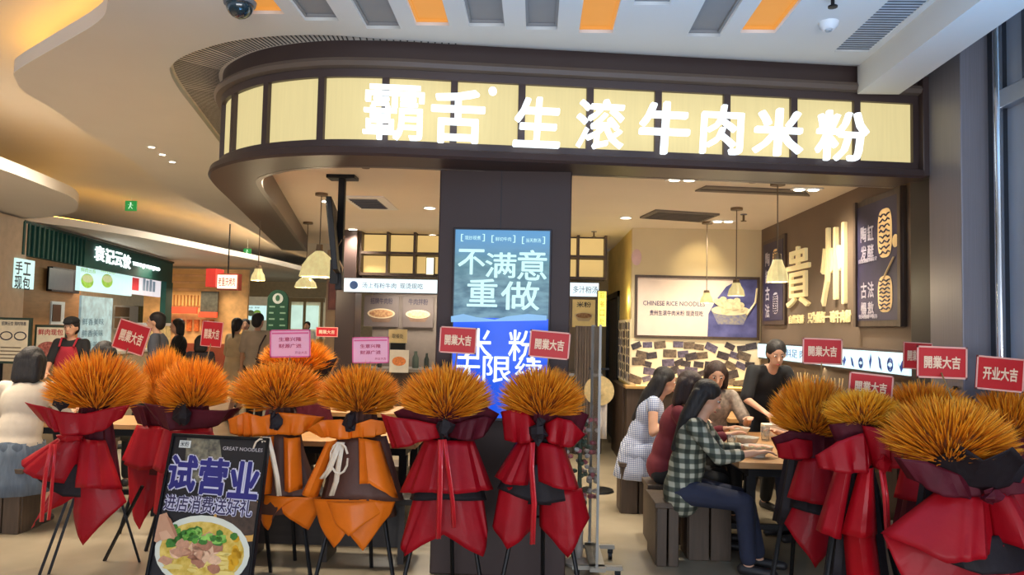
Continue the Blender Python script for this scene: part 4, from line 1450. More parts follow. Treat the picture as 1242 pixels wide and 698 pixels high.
class Stand:
    def __init__(self, name, label, cx, d, head, seed=0, card=None, wheat=0, legs=True, group='opening flower stands'):
        self.d = d
        self.cx = cx
        base = at(cx, 500, d)
        self.x = base.x
        self.root = thing(name, (base.x, d, 0), label, 'flower stand', group)
        self.rg = random.Random(seed)
        hx, hw, ht, hb = head[0], head[1], head[2], head[3] + 9          # centre px, width px, top y px, lower front y px
        c0, c1 = at(hx - hw / 2, 400, d), at(hx + hw / 2, 400, d)
        rx = (c1.x - c0.x) / 2
        zt, zb = at(hx, ht, d - rx * .0).z, at(hx, hb, d - rx * .8).z
        # dome reaches 1.0 up and about -0.35 down
        cz = zb + (zt - zb) * 0.34
        rz_ = (zt - cz)
        self.hc = Vector((at(hx, 400, d).x, d, cz))
        self.rx = rx
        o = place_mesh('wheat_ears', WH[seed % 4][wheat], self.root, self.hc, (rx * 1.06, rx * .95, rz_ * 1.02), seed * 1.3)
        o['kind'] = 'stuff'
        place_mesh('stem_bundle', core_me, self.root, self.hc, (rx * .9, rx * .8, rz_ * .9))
        if legs:
            for (sx, sy) in ((-0.25, -0.06), (0.25, -0.06), (0.02, 0.34)):
                MB().tube((self.x + sx * .10, d + sy * .1 + 0.05, cz - 0.05), (self.x + sx, d + sy, 0.0), 0.013, n=8).build('leg', m_black, self.root)
            MB().tube((self.x - .14, d + 0.03, .50), (self.x + .14, d + 0.03, .50), 0.008, n=6).build('crossbar', m_black, self.root)
        if card:
            self.card(*card)

    def P(self, px, py, dy=0.0):
        p = at(px, py, self.d)
        return Vector((p.x, p.y + dy, p.z))

    def sheet(self, name, mat, top, bot, b0=0.05, b1=0.16, amp=0.02, folds=7, dy=0.0, lining=None, n=7, m=9, pw=1.0, flare=0.0):
        """draped paper: upper and lower outline in view pixels, bulging towards the viewer"""
        T = poly_sample([self.P(x, y) for x, y in top], n)
        k = (len(top) - 1)
        if len(bot) != len(top):
            # resample both onto the same count
            N = 60
            def res(pl):
                pts = [self.P(x, y) for x, y in pl]
                L = [0]
                for i in range(len(pts) - 1):
                    L.append(L[-1] + (pts[i + 1] - pts[i]).length)
                # keep the corners of the lower outline by index spacing
                out = []
                for q in range(N + 1):
                    s = q / N * (len(pts) - 1)
                    i = min(int(s), len(pts) - 2)
                    out.append((pts[i].lerp(pts[i + 1], s - i), q / N))
                return out
            T, Bm = res(top), res(bot)
        else:
            Bm = poly_sample([self.P(x, y) for x, y in bot], n)
        ph = [self.rg.uniform(0, 6.28) for _ in range(3)]
        folds = max(1.5, folds * .8)
        amp = amp * .8
        f1, f2 = folds * (0.9 + .2 * self.rg.random()), folds * 1.7
        rows = []
        for r in range(m + 1):
            v = (r / m)
            row = []
            for (a, s), (b, s2) in zip(T, Bm):
                p = a.lerp(b, v ** pw)
                bulge = (b0 + (b1 - b0) * (v ** 0.8)) * math.sin(math.pi * min(max(s, 0), 1)) ** 0.75
                sw = s + .07 * math.sin(s * 9 + ph[2]) + .03 * math.sin(s * 23 + ph[0])
                w1 = (.55 + .45 * math.sin(s * 7 + ph[1])) * (abs(((sw * f1 + ph[0] / 6.28) % 1.0) - .5) * 4 - 1)
                w2 = math.sin(s * f2 * 6.28 + ph[1])
                fold = amp * (0.35 + 0.65 * v) * (0.9 * w1 + 0.12 * w2)
                y = p.y + dy - bulge + fold - flare * v * v
                row.append(Vector((p.x + amp * .35 * v * math.sin(s * f1 * 6.28 + ph[2]), y, p.z)))
            rows.append(row)
        o = MB().grid(rows[::-1]).build(name, [mat, lining or m_lining], self.root, angle=32, solid=0.0025, lining=1)
        return o

    def strip(self, name, mat, pts, w=6, dy=-0.2, th=0.002):
        P = [self.P(x, y, dy - 0.012 * math.sin(i * 1.7)) for i, (x, y) in enumerate(pts)]
        ww = w * self.d / F / 2
        rows = [[p + Vector((-ww, 0, 0)), p + Vector((-ww * .3, -.006, 0)), p + Vector((ww * .3, .004, 0)), p + Vector((ww, 0, 0))] for p in P]
        return MB().grid(rows).build(name, mat, self.root, solid=th)

    def knot(self, px, py, w, h, mat, dy=-0.12):
        c = self.P(px, py, dy)
        k = self.d / F
        mb = MB().ell(c, (w * k / 2, 0.03, h * k / 2), 7, 5)
        for v in mb.v:                          # crumpled
            e = v - c
            v += Vector((e.x * self.rg.uniform(-.45, .5), e.y * self.rg.uniform(-.3, .3), e.z * self.rg.uniform(-.45, .5)))
        return mb.build('knot', mat, self.root, smooth=False)

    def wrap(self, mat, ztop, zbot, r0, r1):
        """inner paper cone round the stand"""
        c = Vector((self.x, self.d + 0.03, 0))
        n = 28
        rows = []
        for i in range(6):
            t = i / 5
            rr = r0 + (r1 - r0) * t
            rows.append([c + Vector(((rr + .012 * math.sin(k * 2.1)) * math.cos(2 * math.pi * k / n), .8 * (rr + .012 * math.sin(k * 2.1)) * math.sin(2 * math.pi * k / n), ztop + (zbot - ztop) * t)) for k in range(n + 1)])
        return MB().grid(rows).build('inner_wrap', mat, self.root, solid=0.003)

    def card(self, x0, y0, x1, y1, words, style='red', rot=0.0, dy=0.0, yaw=0.0):
        """greeting card on a stick; corners in view pixels, rot in degrees"""
        d = self.d + dy
        k = d / F
        c = at((x0 + x1) / 2, (y0 + y1) / 2, d)
        w, h = (x1 - x0) * k, (y1 - y0) * k
        ux = Matrix.Rotation(R(rot), 3, 'Y') @ Vector((1, 0, 0))
        uz = Matrix.Rotation(R(rot), 3, 'Y') @ Vector((0, 0, 1))
        mz = Matrix.Rotation(R(yaw), 3, 'Z')
        ux, uz = mz @ ux, mz @ uz
        nr = ux.cross(uz)
        o = c - ux * w / 2 - uz * h / 2
        base, ink = (m_cardred, m_cardink) if style == 'red' else (m_cardpink, m_pinkink)
        cd = MB().slab(o, ux * w, uz * h, -nr * 0.004).build('greeting_card', base, self.root)
        bw = 0.035 * w
        bm = MB()
        f = nr * 0.0015
        for (a, b, e) in ((o, ux * w, uz * bw), (o + uz * (h - bw), ux * w, uz * bw), (o, ux * bw, uz * h), (o + ux * (w - bw), ux * bw, uz * h)):
            q = bw * .7
            bm.slab(a + f + ux * 0 + uz * 0, b, e, nr * 0.0005)
        bm.build('card_border', m_cardpale if style == 'red' else M('card_border_pink', (222, 96, 140), .5), cd)
        lines = words if isinstance(words, list) else [words]
        if style == 'red':
            text('lettering', lines[0], o + ux * w * .14 + uz * h * .30 + f, ux * w * .72, uz * h * .40, ink, cd, bold=0.03, depth=0.0008)
        else:
            for i, l in enumerate(lines):
                text('lettering', l, o + ux * w * .22 + uz * h * (.58 - .24 * i) + f, ux * w * .56, uz * h * .15, ink, cd, bold=0.015, depth=0.0008)
            text('lettering', '开业大吉', o + ux * w * .62 + uz * h * .12 + f, ux * w * .3, uz * h * .10, ink, cd, depth=0.0008)
            bm2 = MB().slab(o + ux * w * .05 + uz * h * .84 + f, ux * w * .9, uz * h * .06, nr * .0005)
            bm2.build('card_band', MATS['card_border_pink'], cd)
        s0 = c - uz * h * .3 - nr * 0.008
        MB().tube(s0, (self.hc.x + (s0.x - self.hc.x) * .5, self.hc.y + 0.02, self.hc.z), 0.004, n=6).build('card_stick', m_stick, self.root)


KY = '開業大吉'
KY2 = '开业大吉'

# --- the crimson pair in front of the pillar
s = Stand('flower_stand', 'crimson flower stand in front of the pillar, next to the orange stands', 543, 4.55, (543, 114, 441, 503), 5, (533, 397, 578, 429, KY, 'red', 2, .04))
s.wrap(m_lining, 1.12, .60, .07, .17)
s.sheet('collar', m_maroon, [(478, 500), (500, 490), (525, 497), (543, 492), (565, 498), (590, 492), (606, 502)], [(500, 530), (512, 533), (530, 530), (543, 528), (560, 530), (575, 530), (588, 530)], .08, .05, .02, 8, dy=-.02)
s.sheet('bow_loop', m_red, [(466, 500), (485, 503), (510, 506), (541, 514)], [(479, 541), (500, 537), (520, 530), (541, 528)], .06, .07, .03, 4, dy=-.10)
s.sheet('bow_loop', m_maroon, [(547, 514), (570, 506), (590, 502), (601, 506)], [(547, 528), (565, 530), (580, 530), (594, 522)], .06, .07, .03, 4, dy=-.09)
s.sheet('lower_skirt', m_red, [(508, 585), (545, 585), (585, 585)], [(489, 655), (494, 667), (541, 640), (588, 668), (594, 640)], .08, .10, .02, 4, dy=-.06)
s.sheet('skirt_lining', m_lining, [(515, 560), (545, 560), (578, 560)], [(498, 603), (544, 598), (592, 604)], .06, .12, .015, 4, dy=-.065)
s.sheet('upper_skirt', m_red, [(518, 529), (535, 531), (555, 531), (577, 533)], [(489, 594), (525, 588), (560, 590), (598, 590)], .05, .15, .025, 6, dy=-.08)
s.strip('ribbon', m_ribbon_r, [(541, 526), (541, 560), (540, 600), (538, 640)], 6, -.26)
s.strip('ribbon', m_ribbon_r, [(545, 526), (550, 560), (555, 600), (556, 628)], 5, -.25)
s.knot(543, 516, 20, 22, m_lining, -.17)

s = Stand('flower_stand', 'crimson flower stand in front of the pillar, next to the acrylic partition', 659, 4.5, (659, 116, 443, 502), 6, (642, 402, 691, 435, KY, 'red', 4, .04))
s.wrap(m_lining, 1.12, .60, .07, .17)
s.sheet('collar', m_maroon, [(607, 500), (630, 492), (650, 498), (662, 495), (680, 498), (700, 496), (714, 503)], [(618, 530), (632, 533), (650, 533), (662, 530), (675, 535), (690, 538), (704, 530)], .08, .05, .02, 8, dy=-.02)
s.sheet('bow_loop', m_red, [(609, 497), (622, 494), (640, 497), (650, 512)], [(612, 530), (625, 532), (640, 533), (651, 530)], .06, .08, .03, 3, dy=-.10)
s.sheet('bow_loop', m_red, [(660, 512), (675, 503), (692, 507), (709, 525)], [(660, 530), (672, 535), (688, 538), (702, 533)], .06, .08, .03, 3, dy=-.10)
s.sheet('tail_panel', m_red, [(606, 590), (628, 585), (655, 585)], [(598, 636), (617, 660), (646, 640)], .06, .07, .015, 3, dy=-.05)
s.sheet('tail_panel', m_red, [(654, 590), (685, 588), (705, 590)], [(655, 636), (688, 668), (714, 626)], .06, .09, .015, 3, dy=-.05)
s.sheet('skirt_lining', m_lining, [(620, 560), (655, 560), (690, 560)], [(604, 590), (655, 606), (704, 600)], .05, .09, .015, 4, dy=-.06)
s.sheet('upper_skirt', m_red, [(628, 532), (640, 533), (650, 533)], [(602, 575), (620, 580), (646, 584)], .05, .11, .025, 4, dy=-.09)
s.sheet('upper_skirt', m_red, [(650, 533), (672, 535), (684, 538)], [(649, 578), (680, 585), (703, 589)], .05, .12, .025, 4, dy=-.09)
s.strip('ribbon', m_ribbon_r, [(646, 530), (645, 560), (648, 600), (646, 648)], 6, -.23)
s.knot(653, 518, 20, 26, m_lining, -.17)

# --- the orange pair left of it
def orange(label, cx, d, head, seed, card, o):
    s = Stand('flower_stand', label, cx, d, head, seed, card)
    s.wrap(m_brownp, 1.1, .42, .06, .22)
    for (nm, mat, top, bot, b0, b1, amp, fo, dy) in o:
        s.sheet(nm, mat, top, bot, b0, b1, amp, fo, dy=dy, lining=m_brownp)
    return s


s = orange('orange paper flower stand beside the poster board, under the left pink card', 341, 4.85, (341, 120, 438, 492), 7, (327, 400, 377, 434, ['生意兴隆', '财源广进'], 'pink', -2, .06), [
    ('collar', m_orange, [(281, 508), (305, 498), (325, 503), (345, 498), (370, 500), (397, 505)], [(284, 525), (305, 528), (330, 526), (345, 524), (365, 526), (385, 520)], .07, .06, .035, 9, -.06),
    ('inner_skirt', m_brownp, [(322, 524), (342, 524), (364, 526)], [(312, 605), (342, 600), (392, 606)], .04, .10, .02, 5, -.03),
    ('tail_panel', m_orange, [(316, 596), (335, 596), (372, 598), (400, 600)], [(318, 620), (334, 637), (345, 612), (378, 640)], .07, .08, .02, 4, -.07),
    ('tail_panel', m_orange, [(300, 590), (318, 590)], [(303, 622), (316, 640)], .03, .03, .02, 2, -.02),
    ('side_drape', m_orange, [(352, 527), (372, 527)], [(354, 590), (374, 588)], .05, .08, .02, 2, -.13),
    ('side_drape', m_orange, [(328, 528), (340, 526)], [(318, 592), (337, 594)], .05, .08, .02, 2, -.11),
])
s.strip('ribbon', m_ribbon_w, [(338, 524), (330, 550), (322, 575), (317, 592)], 6, -.24)
s.strip('ribbon', m_ribbon_w, [(342, 524), (348, 545), (352, 570), (354, 592)], 6, -.25)
MB().path([s.P(340 + 9 * math.cos(a * .5) - 6, 540 + 14 * math.sin(a * .5), -.25) for a in range(13)], 0.006, 6).build('ribbon_loop', m_ribbon_w, s.root)
s.knot(343, 508, 16, 18, m_lining, -.16)

s = orange('orange paper flower stand under the right pink card, next to the crimson pair', 439, 4.75, (439, 104, 441, 497), 8, (427, 409, 472, 441, ['生意兴隆', '财源广进'], 'pink', -2, .06), [
    ('collar', m_orange, [(375, 520), (395, 508), (420, 506), (436, 512), (455, 506), (475, 510), (490, 508)], [(392, 530), (400, 528), (420, 530), (437, 528), (455, 528), (470, 524), (482, 520)], .07, .06, .035, 9, -.06),
    ('inner_skirt', m_brownp, [(410, 528), (437, 528), (470, 528)], [(390, 606), (437, 600), (492, 606)], .05, .12, .02, 5, -.03),
    ('tail_panel', m_orange, [(383, 602), (410, 600), (455, 600), (482, 606)], [(390, 628), (412, 657), (430, 636), (446, 660), (478, 620)], .08, .10, .02, 3, -.07),
    ('tail_panel', m_orange, [(396, 602), (430, 602), (470, 602)], [(405, 618), (432, 640), (470, 614)], .10, .12, .015, 3, -.09),
    ('side_drape', m_orange, [(402, 532), (416, 530)], [(374, 592), (392, 597)], .05, .08, .02, 2, -.12),
    ('side_drape', m_orange, [(440, 528), (452, 528), (466, 532)], [(440, 582), (458, 578), (488, 600)], .05, .10, .025, 3, -.12),
])
s.strip('ribbon', m_ribbon_w, [(424, 530), (418, 548), (412, 562), (404, 572)], 7, -.25)
s.strip('ribbon', m_ribbon_w, [(427, 530), (424, 552), (420, 575), (414, 592)], 6, -.24)
MB().path([s.P(424 + 10 * math.cos(a * .5), 548 + 18 * math.sin(a * .5), -.25) for a in range(13)], 0.007, 6).build('ribbon_loop', m_ribbon_w, s.root)
s.knot(432, 508, 16, 20, m_lining, -.16)

# --- left cluster
s = Stand('flower_stand', 'crimson flower stand at the far left of the row with a big pointed red tail', 112, 4.85, (122, 116, 425, 494), 1, (139, 391, 180, 428, KY, 'red', 16, .10), legs=False)
s.wrap(m_maroon, 1.1, .5, .07, .18)
s.sheet('collar', m_red, [(40, 487), (70, 491), (92, 496), (120, 499), (150, 492), (166, 490)], [(60, 508), (82, 520), (98, 524), (120, 524), (138, 520), (156, 506)], .08, .08, .03, 7, dy=-.08, lining=m_maroon)
s.sheet('lower_skirt', m_red, [(75, 575), (95, 580), (112, 585)], [(43, 641), (60, 622), (100, 600)], .05, .06, .02, 4, dy=-.03)
s.sheet('skirt_lining', m_lining, [(50, 555), (95, 560), (140, 560)], [(48, 572), (95, 596), (146, 600)], .05, .10, .015, 4, dy=-.06)
s.sheet('tail_panel', m_redb if False else m_red, [(100, 580), (125, 560), (150, 580)], [(97, 612), (119, 653), (161, 606)], .07, .10, .012, 2, dy=-.07)
s.sheet('upper_skirt', m_red, [(82, 528), (98, 529), (112, 528)], [(37, 556), (66, 572), (105, 585)], .05, .13, .025, 4, dy=-.08)
s.sheet('upper_skirt', m_red, [(108, 528), (124, 530), (138, 532)], [(102, 586), (130, 582), (158, 590)], .05, .15, .025, 4, dy=-.09)
s.strip('ribbon', m_ribbon_r, [(93, 532), (88, 560), (83, 590), (80, 622)], 5, -.25)
s.strip('ribbon', m_ribbon_r, [(97, 532), (96, 560), (92, 590), (88, 620)], 4, -.25)
s.knot(100, 484, 20, 18, m_lining, -.22)
s.knot(103, 527, 34, 10, m_red, -.14)
mb = MB()
for (x0, y0, x1, y1, dy0, dy1, w) in ((104, 600, 59, 700, 0, -.12, .020), (110, 600, 68, 700, 0, -.10, .020)):
    MB().bar(s.P(x0, y0 - 60, .02), s.P(x1, y1, dy1), w, w * .8).build('leg', m_black, s.root)
MB().bar(s.P(128, 585, .10), Vector((at(166, 690, 5.02).x, 5.05, 0.0)), .018, .015).build('leg', m_black, s.root)
MB().bar(s.P(160, 595, .13), Vector((at(123, 690, 5.02).x, 5.05, 0.0)), .018, .015).build('leg', m_black, s.root)

s = Stand('flower_stand', 'crimson flower stand half hidden behind the bowl poster board', 232, 5.35, (238, 90, 432, 491), 2, (244, 390, 270, 421, KY, 'red', 4, .12))
s.wrap(m_maroon, 1.1, .5, .07, .2)
s.sheet('collar', m_maroon, [(180, 488), (205, 490), (240, 494), (282, 496), (300, 492)], [(200, 516), (215, 520), (240, 518), (268, 516), (282, 508)], .08, .07, .03, 7, dy=-.07)
s.sheet('upper_skirt', m_red, [(205, 516), (235, 518), (262, 518)], [(192, 566), (230, 572), (282, 574)], .05, .14, .025, 5, dy=-.07)
s.sheet('lower_skirt', m_red, [(195, 566), (235, 568), (275, 570)], [(190, 620), (235, 632), (280, 618)], .06, .10, .02, 4, dy=-.04)
s.knot(236, 500, 20, 22, m_lining, -.18)

s = Stand('flower_stand', 'crimson flower stand squeezed between two others, its wheat rising to a peak', 196, 5.75, (203, 60, 420, 492), 3, None)
s.wrap(m_maroon, 1.1, .45, .07, .16)
s.sheet('collar', m_maroon, [(160, 488), (185, 490), (215, 494)], [(172, 512), (190, 516), (210, 512)], .08, .06, .03, 5, dy=-.06)
s.sheet('upper_skirt', m_red, [(172, 514), (190, 514), (208, 516)], [(154, 556), (185, 566), (214, 562)], .05, .12, .025, 4, dy=-.07)
s.sheet('lower_skirt', m_red, [(158, 556), (180, 560), (205, 560)], [(160, 600), (178, 638), (200, 600)], .05, .08, .02, 3, dy=-.04)

s = Stand('flower_stand', 'orange flower stand further back behind the left pink card, dark paper wrap', 365, 6.6, (362, 98, 408, 448), 9, (383, 397, 410, 409, KY, 'red', 0, .05))
s.wrap(m_lining, 1.15, .4, .08, .2)
s.sheet('collar', m_lining, [(312, 434), (340, 440), (365, 444), (390, 440), (412, 434)], [(330, 462), (345, 466), (365, 468), (385, 466), (398, 460)], .08, .08, .03, 7, dy=-.07)
s.sheet('upper_skirt', m_maroon, [(335, 464), (365, 466), (395, 464)], [(320, 520), (365, 528), (410, 520)], .05, .14, .025, 5, dy=-.07)

# --- right cluster
s = Stand('flower_stand', 'crimson flower stand beside the wooden dining table, left edge of the right cluster', 978, 4.55, (984, 106, 455, 524), 10, (974, 411, 1021, 442, KY, 'red', 1, .10))
s.wrap(m_lining, 1.05, .5, .07, .17)
s.sheet('collar', m_maroon, [(932, 530), (950, 520), (975, 522), (1000, 516), (1020, 520)], [(945, 555), (960, 556), (980, 556), (1000, 552), (1015, 548)], .08, .07, .03, 6, dy=-.04)
s.sheet('bow_loop', m_red, [(935, 536), (955, 528), (980, 532)], [(938, 552), (958, 552), (980, 550)], .05, .07, .02, 3, dy=-.10)
s.sheet('tail_panel', m_red, [(962, 602), (985, 606), (1010, 606)], [(946, 632), (978, 680), (1012, 640)], .07, .09, .015, 3, dy=-.06)
s.sheet('skirt_lining', m_lining, [(964, 580), (985, 584), (1005, 584)], [(954, 612), (985, 618), (1008, 616)], .05, .10, .015, 3, dy=-.065)
s.sheet('upper_skirt', m_red, [(964, 552), (985, 552), (1005, 552)], [(950, 600), (985, 604), (1012, 604)], .05, .12, .02, 4, dy=-.08)

s = Stand('flower_stand', 'red flower stand with wide shiny bow and straight red tails beside the largest stand', 1042, 4.0, (1046, 100, 471, 512), 11, (1030, 454, 1082, 486, KY, 'red', 5, .25), wheat=1)
s.wrap(m_lining, 1.05, .3, .06, .16)
s.sheet('bow_loop', m_red, [(978, 548), (1000, 530), (1030, 520), (1046, 545)], [(982, 563), (1005, 566), (1030, 566), (1046, 556)], .05, .08, .03, 4, dy=-.12)
s.sheet('bow_loop', m_red, [(1030, 512), (1050, 514), (1070, 514), (1076, 540)], [(1040, 560), (1050, 562), (1064, 556), (1072, 548)], .06, .10, .03, 4, dy=-.15)
s.sheet('collar', m_maroon, [(1000, 514), (1030, 508), (1055, 508), (1092, 520)], [(1010, 540), (1034, 548), (1060, 548), (1084, 540)], .06, .06, .02, 6, dy=-.05)
s.sheet('tail_panel', m_redb, [(1030, 562), (1046, 560)], [(1010, 640), (1050, 640)], .06, .09, .02, 2, dy=-.12)
s.sheet('tail_panel', m_redb, [(1014, 630), (1052, 632)], [(1022, 712), (1060, 712)], .08, .09, .02, 2, dy=-.08)
s.sheet('upper_skirt', m_red, [(1010, 560), (1030, 560)], [(985, 640), (1016, 650)], .05, .08, .02, 3, dy=-.05)
s.strip('ribbon', m_ribbon_r, [(1044, 560), (1047, 590), (1050, 620), (1054, 650)], 7, -.24)
s.knot(1046, 553, 16, 18, m_red, -.24)

s = Stand('flower_stand', 'nearest and largest flower stand, crimson paper with black peaks under bright orange wheat', 1146, 3.62, (1148, 158, 480, 562), 4, (1113, 421, 1172, 459, KY, 'red', 1, .45))
s.wrap(m_lining, 1.02, .3, .07, .18)
s.sheet('black_collar', m_lining, [(1108, 560), (1132, 532), (1148, 546), (1176, 530), (1194, 548), (1222, 534), (1242, 556)], [(1118, 575), (1134, 580), (1150, 584), (1175, 586), (1195, 582), (1215, 580), (1232, 570)], .26, .12, .015, 3, dy=-.06)
s.sheet('bow_loop', m_maroon, [(1070, 550), (1100, 552), (1140, 568), (1182, 566)], [(1088, 575), (1115, 592), (1150, 594), (1176, 590)], .06, .08, .03, 5, dy=-.12)
s.sheet('bow_loop', m_maroon, [(1168, 590), (1195, 576), (1220, 578), (1246, 562)], [(1172, 600), (1198, 592), (1222, 588), (1246, 580)], .06, .06, .02, 4, dy=-.11)
s.sheet('lower_skirt', m_red, [(1090, 640), (1130, 650), (1190, 655), (1245, 650)], [(1062, 645), (1090, 715), (1190, 720), (1245, 712)], .08, .10, .02, 4, dy=-.05)
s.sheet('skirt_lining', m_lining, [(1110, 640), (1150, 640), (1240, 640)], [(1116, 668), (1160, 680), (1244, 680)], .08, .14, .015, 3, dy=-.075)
s.sheet('upper_skirt', m_red, [(1122, 590), (1140, 588), (1165, 588), (1182, 592)], [(1058, 640), (1115, 664), (1150, 660), (1190, 658)], .05, .16, .025, 4, dy=-.10)
s.sheet('upper_skirt', m_red, [(1178, 590), (1195, 590), (1210, 592)], [(1186, 646), (1215, 652), (1240, 656)], .05, .13, .025, 4, dy=-.11)
s.sheet('tail_panel', m_redb, [(1186, 650), (1196, 650)], [(1188, 715), (1212, 715)], .04, .05, .012, 2, dy=-.12)
s.knot(1170, 590, 24, 14, m_maroon, -.22)

s = Stand('flower_stand', 'flower stand mostly hidden behind the largest one, only wheat top and card showing', 1128, 4.55, (1120, 122, 462, 520), 12, (1096, 416, 1130, 448, KY, 'red', 2, .1))
s.wrap(m_maroon, 1.1, .4, .07, .2)
s.sheet('collar', m_maroon, [(1070, 516), (1100, 510), (1130, 514), (1170, 512)], [(1085, 545), (1105, 548), (1130, 548), (1155, 545)], .08, .06, .03, 6, dy=-.05)
s.sheet('upper_skirt', m_red, [(1090, 545), (1128, 548), (1160, 545)], [(1075, 600), (1128, 605), (1180, 600)], .05, .13, .025, 5, dy=-.07)

s = Stand('flower_stand', 'flower stand at the right edge by the glass facade, red card lettered in gold above', 1218, 4.25, (1222, 112, 470, 530), 13, (1185, 434, 1241, 474, KY2, 'red', 4, -.12))
s.wrap(m_maroon, 1.08, .35, .07, .2)
s.sheet('collar', m_maroon, [(1166, 528), (1190, 520), (1220, 524), (1262, 520)], [(1182, 560), (1200, 562), (1222, 562), (1250, 556)], .08, .07, .03, 6, dy=-.05)
s.sheet('upper_skirt', m_red, [(1192, 560), (1222, 562), (1250, 560)], [(1170, 630), (1222, 640), (1275, 630)], .05, .14, .025, 5, dy=-.07)
s.sheet('lower_skirt', m_red, [(1180, 625), (1222, 632), (1268, 625)], [(1165, 690), (1222, 700), (1280, 690)], .06, .1, .02, 4, dy=-.04)

# ------------------------------------------------------------------ trial opening poster board
A0, A1, A2 = at(210, 526, 4.78), at(327, 532, 4.60), at(176, 705, 4.42)
ux = (A1 - A0)
dn = (A2 - A0)
dn = dn - ux.normalized() * 0.0
wB = ux.length
ex = ux.normalized()
ez = -dn.normalized()
hB = (A0.z - 0.02) / abs(dn.normalized().z)
nB = ex.cross(ez).normalized()
if nB.y > 0:
    nB = -nB
bo = A0 - ez * hB                    # lower left corner, just above the floor
bd = thing('poster_board', (bo.x, bo.y, 0), 'black leaning poster board advertising a noodle bowl with blue lettering, left of the orange stands', 'poster board')
MB().slab(bo, ex * wB, ez * hB, -nB * 0.02).build('board', M('board_black', (30, 28, 32), 0.35, var=.1, coat=0.3), bd)


def bpt(u, v, off=0.001):
    """point on the board, u and v from the upper left in fractions of width and of 0.82 m height"""
    return A0 + ex * wB * u - ez * 0.84 * v + nB * off


fw = 0.018
for (a, b, c_) in ((bo, ex * fw, ez * hB), (bo + ex * (wB - fw), ex * fw, ez * hB), (bo + ez * (hB - fw), ex * wB, ez * fw), (bo, ex * wB, ez * fw)):
    MB().slab(a, b, c_, nB * 0.012).build('frame', m_black, bd, bevel=0.003)
for u in (0.12, 0.88):
    tp = bo + ex * wB * u + ez * hB * .92 - nB * 0.02
    MB().bar(tp, Vector((tp.x, tp.y + 0.32, 0.0)), .02, .015).build('rear_leg', m_black, bd)


def bprint(name, pts, mat, off):
    P = [bpt(min(max(u, .022), .978), v, off) for u, v in pts]
    n_ = (P[1] - P[0]).cross(P[2] - P[0])
    if n_.dot(nB) < 0:
        P = P[::-1]
    return MB().prism(P, nB * 0.0006).build(name, mat, bd, smooth=False)


def ring(cu, cv, ru, rv, n=26, jit=0.0, seed=0):
    rg = random.Random(seed)
    asp = wB / 0.84
    return [(cu + ru * math.cos(2 * math.pi * k / n) * (1 + rg.uniform(-jit, jit)), cv + rv * asp * math.sin(2 * math.pi * k / n) * (1 + rg.uniform(-jit, jit))) for k in range(n)]


rg = random.Random(77)
bprint('art_print', [(0.16, .03), (.5, .03), (.62, .34), (.2, .36)], M('print_grey_art', (96, 92, 84), .5, var=.5, scale=30, c2=(140, 134, 110)), .0012)
bprint('logo_print', [(.09, .05), (.21, .05), (.21, .105), (.09, .105)], M('print_white', (214, 218, 214), .5), .0020)
text('lettering', '米粉', bpt(.105, .098, .0027), ex * wB * .09, ez * .035, M('ink_black', (24, 24, 30), .5), bd, depth=.0005)
text('lettering', 'GREAT NOODLES', bpt(.55, .105, .002), ex * wB * .40, ez * .022, M('print_pale', (196, 188, 190), .5), bd, depth=.0005)
m_bb = M('print_royal_blue', (40, 38, 118), .45, var=.12)
m_halo = M('print_lavender', (206, 204, 222), .5, var=.03)
for k, ch in enumerate('试营业'):
    o_ = bpt(.03 + .315 * k, .425 + .01 * k, .0025)
    text('lettering', ch, o_ - ex * .006 - ez * .006, ex * (wB * .30 + .012), ez * (.225 + .012), m_halo, bd, bold=.085, depth=.0005)
    text('lettering', ch, o_ + nB * .002, ex * wB * .30, ez * .225, m_bb, bd, bold=.036, depth=.0005)
o_ = bpt(.05, .565, .0045)
text('lettering', '进店消费送好礼', o_ - ex * .003 - ez * .003, ex * (wB * .88 + .006), ez * .104, m_halo, bd, bold=.09, depth=.0005)
text('lettering', '进店消费送好礼', o_ + nB * .002, ex * wB * .88, ez * .10, M('print_dark_violet', (48, 40, 84), .5), bd, bold=.012, depth=.0005)
bprint('cup_print', ring(.86, .585, .30, .17), M('print_tan_rim', (206, 156, 78), .5, var=.1), .0014)
bprint('cup_print', ring(.86, .565, .27, .145), M('print_dark_broth', (70, 54, 44), .5, var=.4, scale=30), .0024)
# cropped where the board ends: covered by the frame's own width
bprint('bowl_print', ring(.50, .815, .46, .285), M('print_bowl_white', (216, 220, 206), .45, var=.04), .0046)
bprint('broth_print', ring(.50, .82, .41, .24), M('print_yellow_broth', (214, 176, 50), .5, var=.25, scale=26, c2=(232, 204, 110)), .0056)
m_meat = [M('print_meat_a', (196, 146, 116), .5, var=.15, scale=40), M('print_meat_b', (224, 184, 150), .5, var=.15, scale=40), M('print_meat_c', (170, 116, 90), .5, var=.15, scale=40)]
m_grn = [M('print_scallion_a', (92, 160, 54), .5, var=.2, scale=40), M('print_scallion_b', (140, 196, 90), .5, var=.2, scale=40), M('print_scallion_c', (60, 120, 44), .5, var=.2, scale=40)]
m_nood = M('print_noodle_yellow', (228, 206, 120), .5, var=.1)
for k in range(26):
    u, v = rg.uniform(.2, .82), rg.uniform(.80, .95)
    bprint('noodle_print', ring(u, v, rg.uniform(.05, .1), .014, 8, .3, k), m_nood, .0066 + .0002 * (k % 4))
for k in range(34):
    u, v = rg.gauss(.48, .13), rg.gauss(.835, .04)
    bprint('meat_print', ring(u, v, rg.uniform(.04, .085), rg.uniform(.03, .05), 9, .3, 100 + k), m_meat[k % 3], .0076 + .0002 * (k % 5))
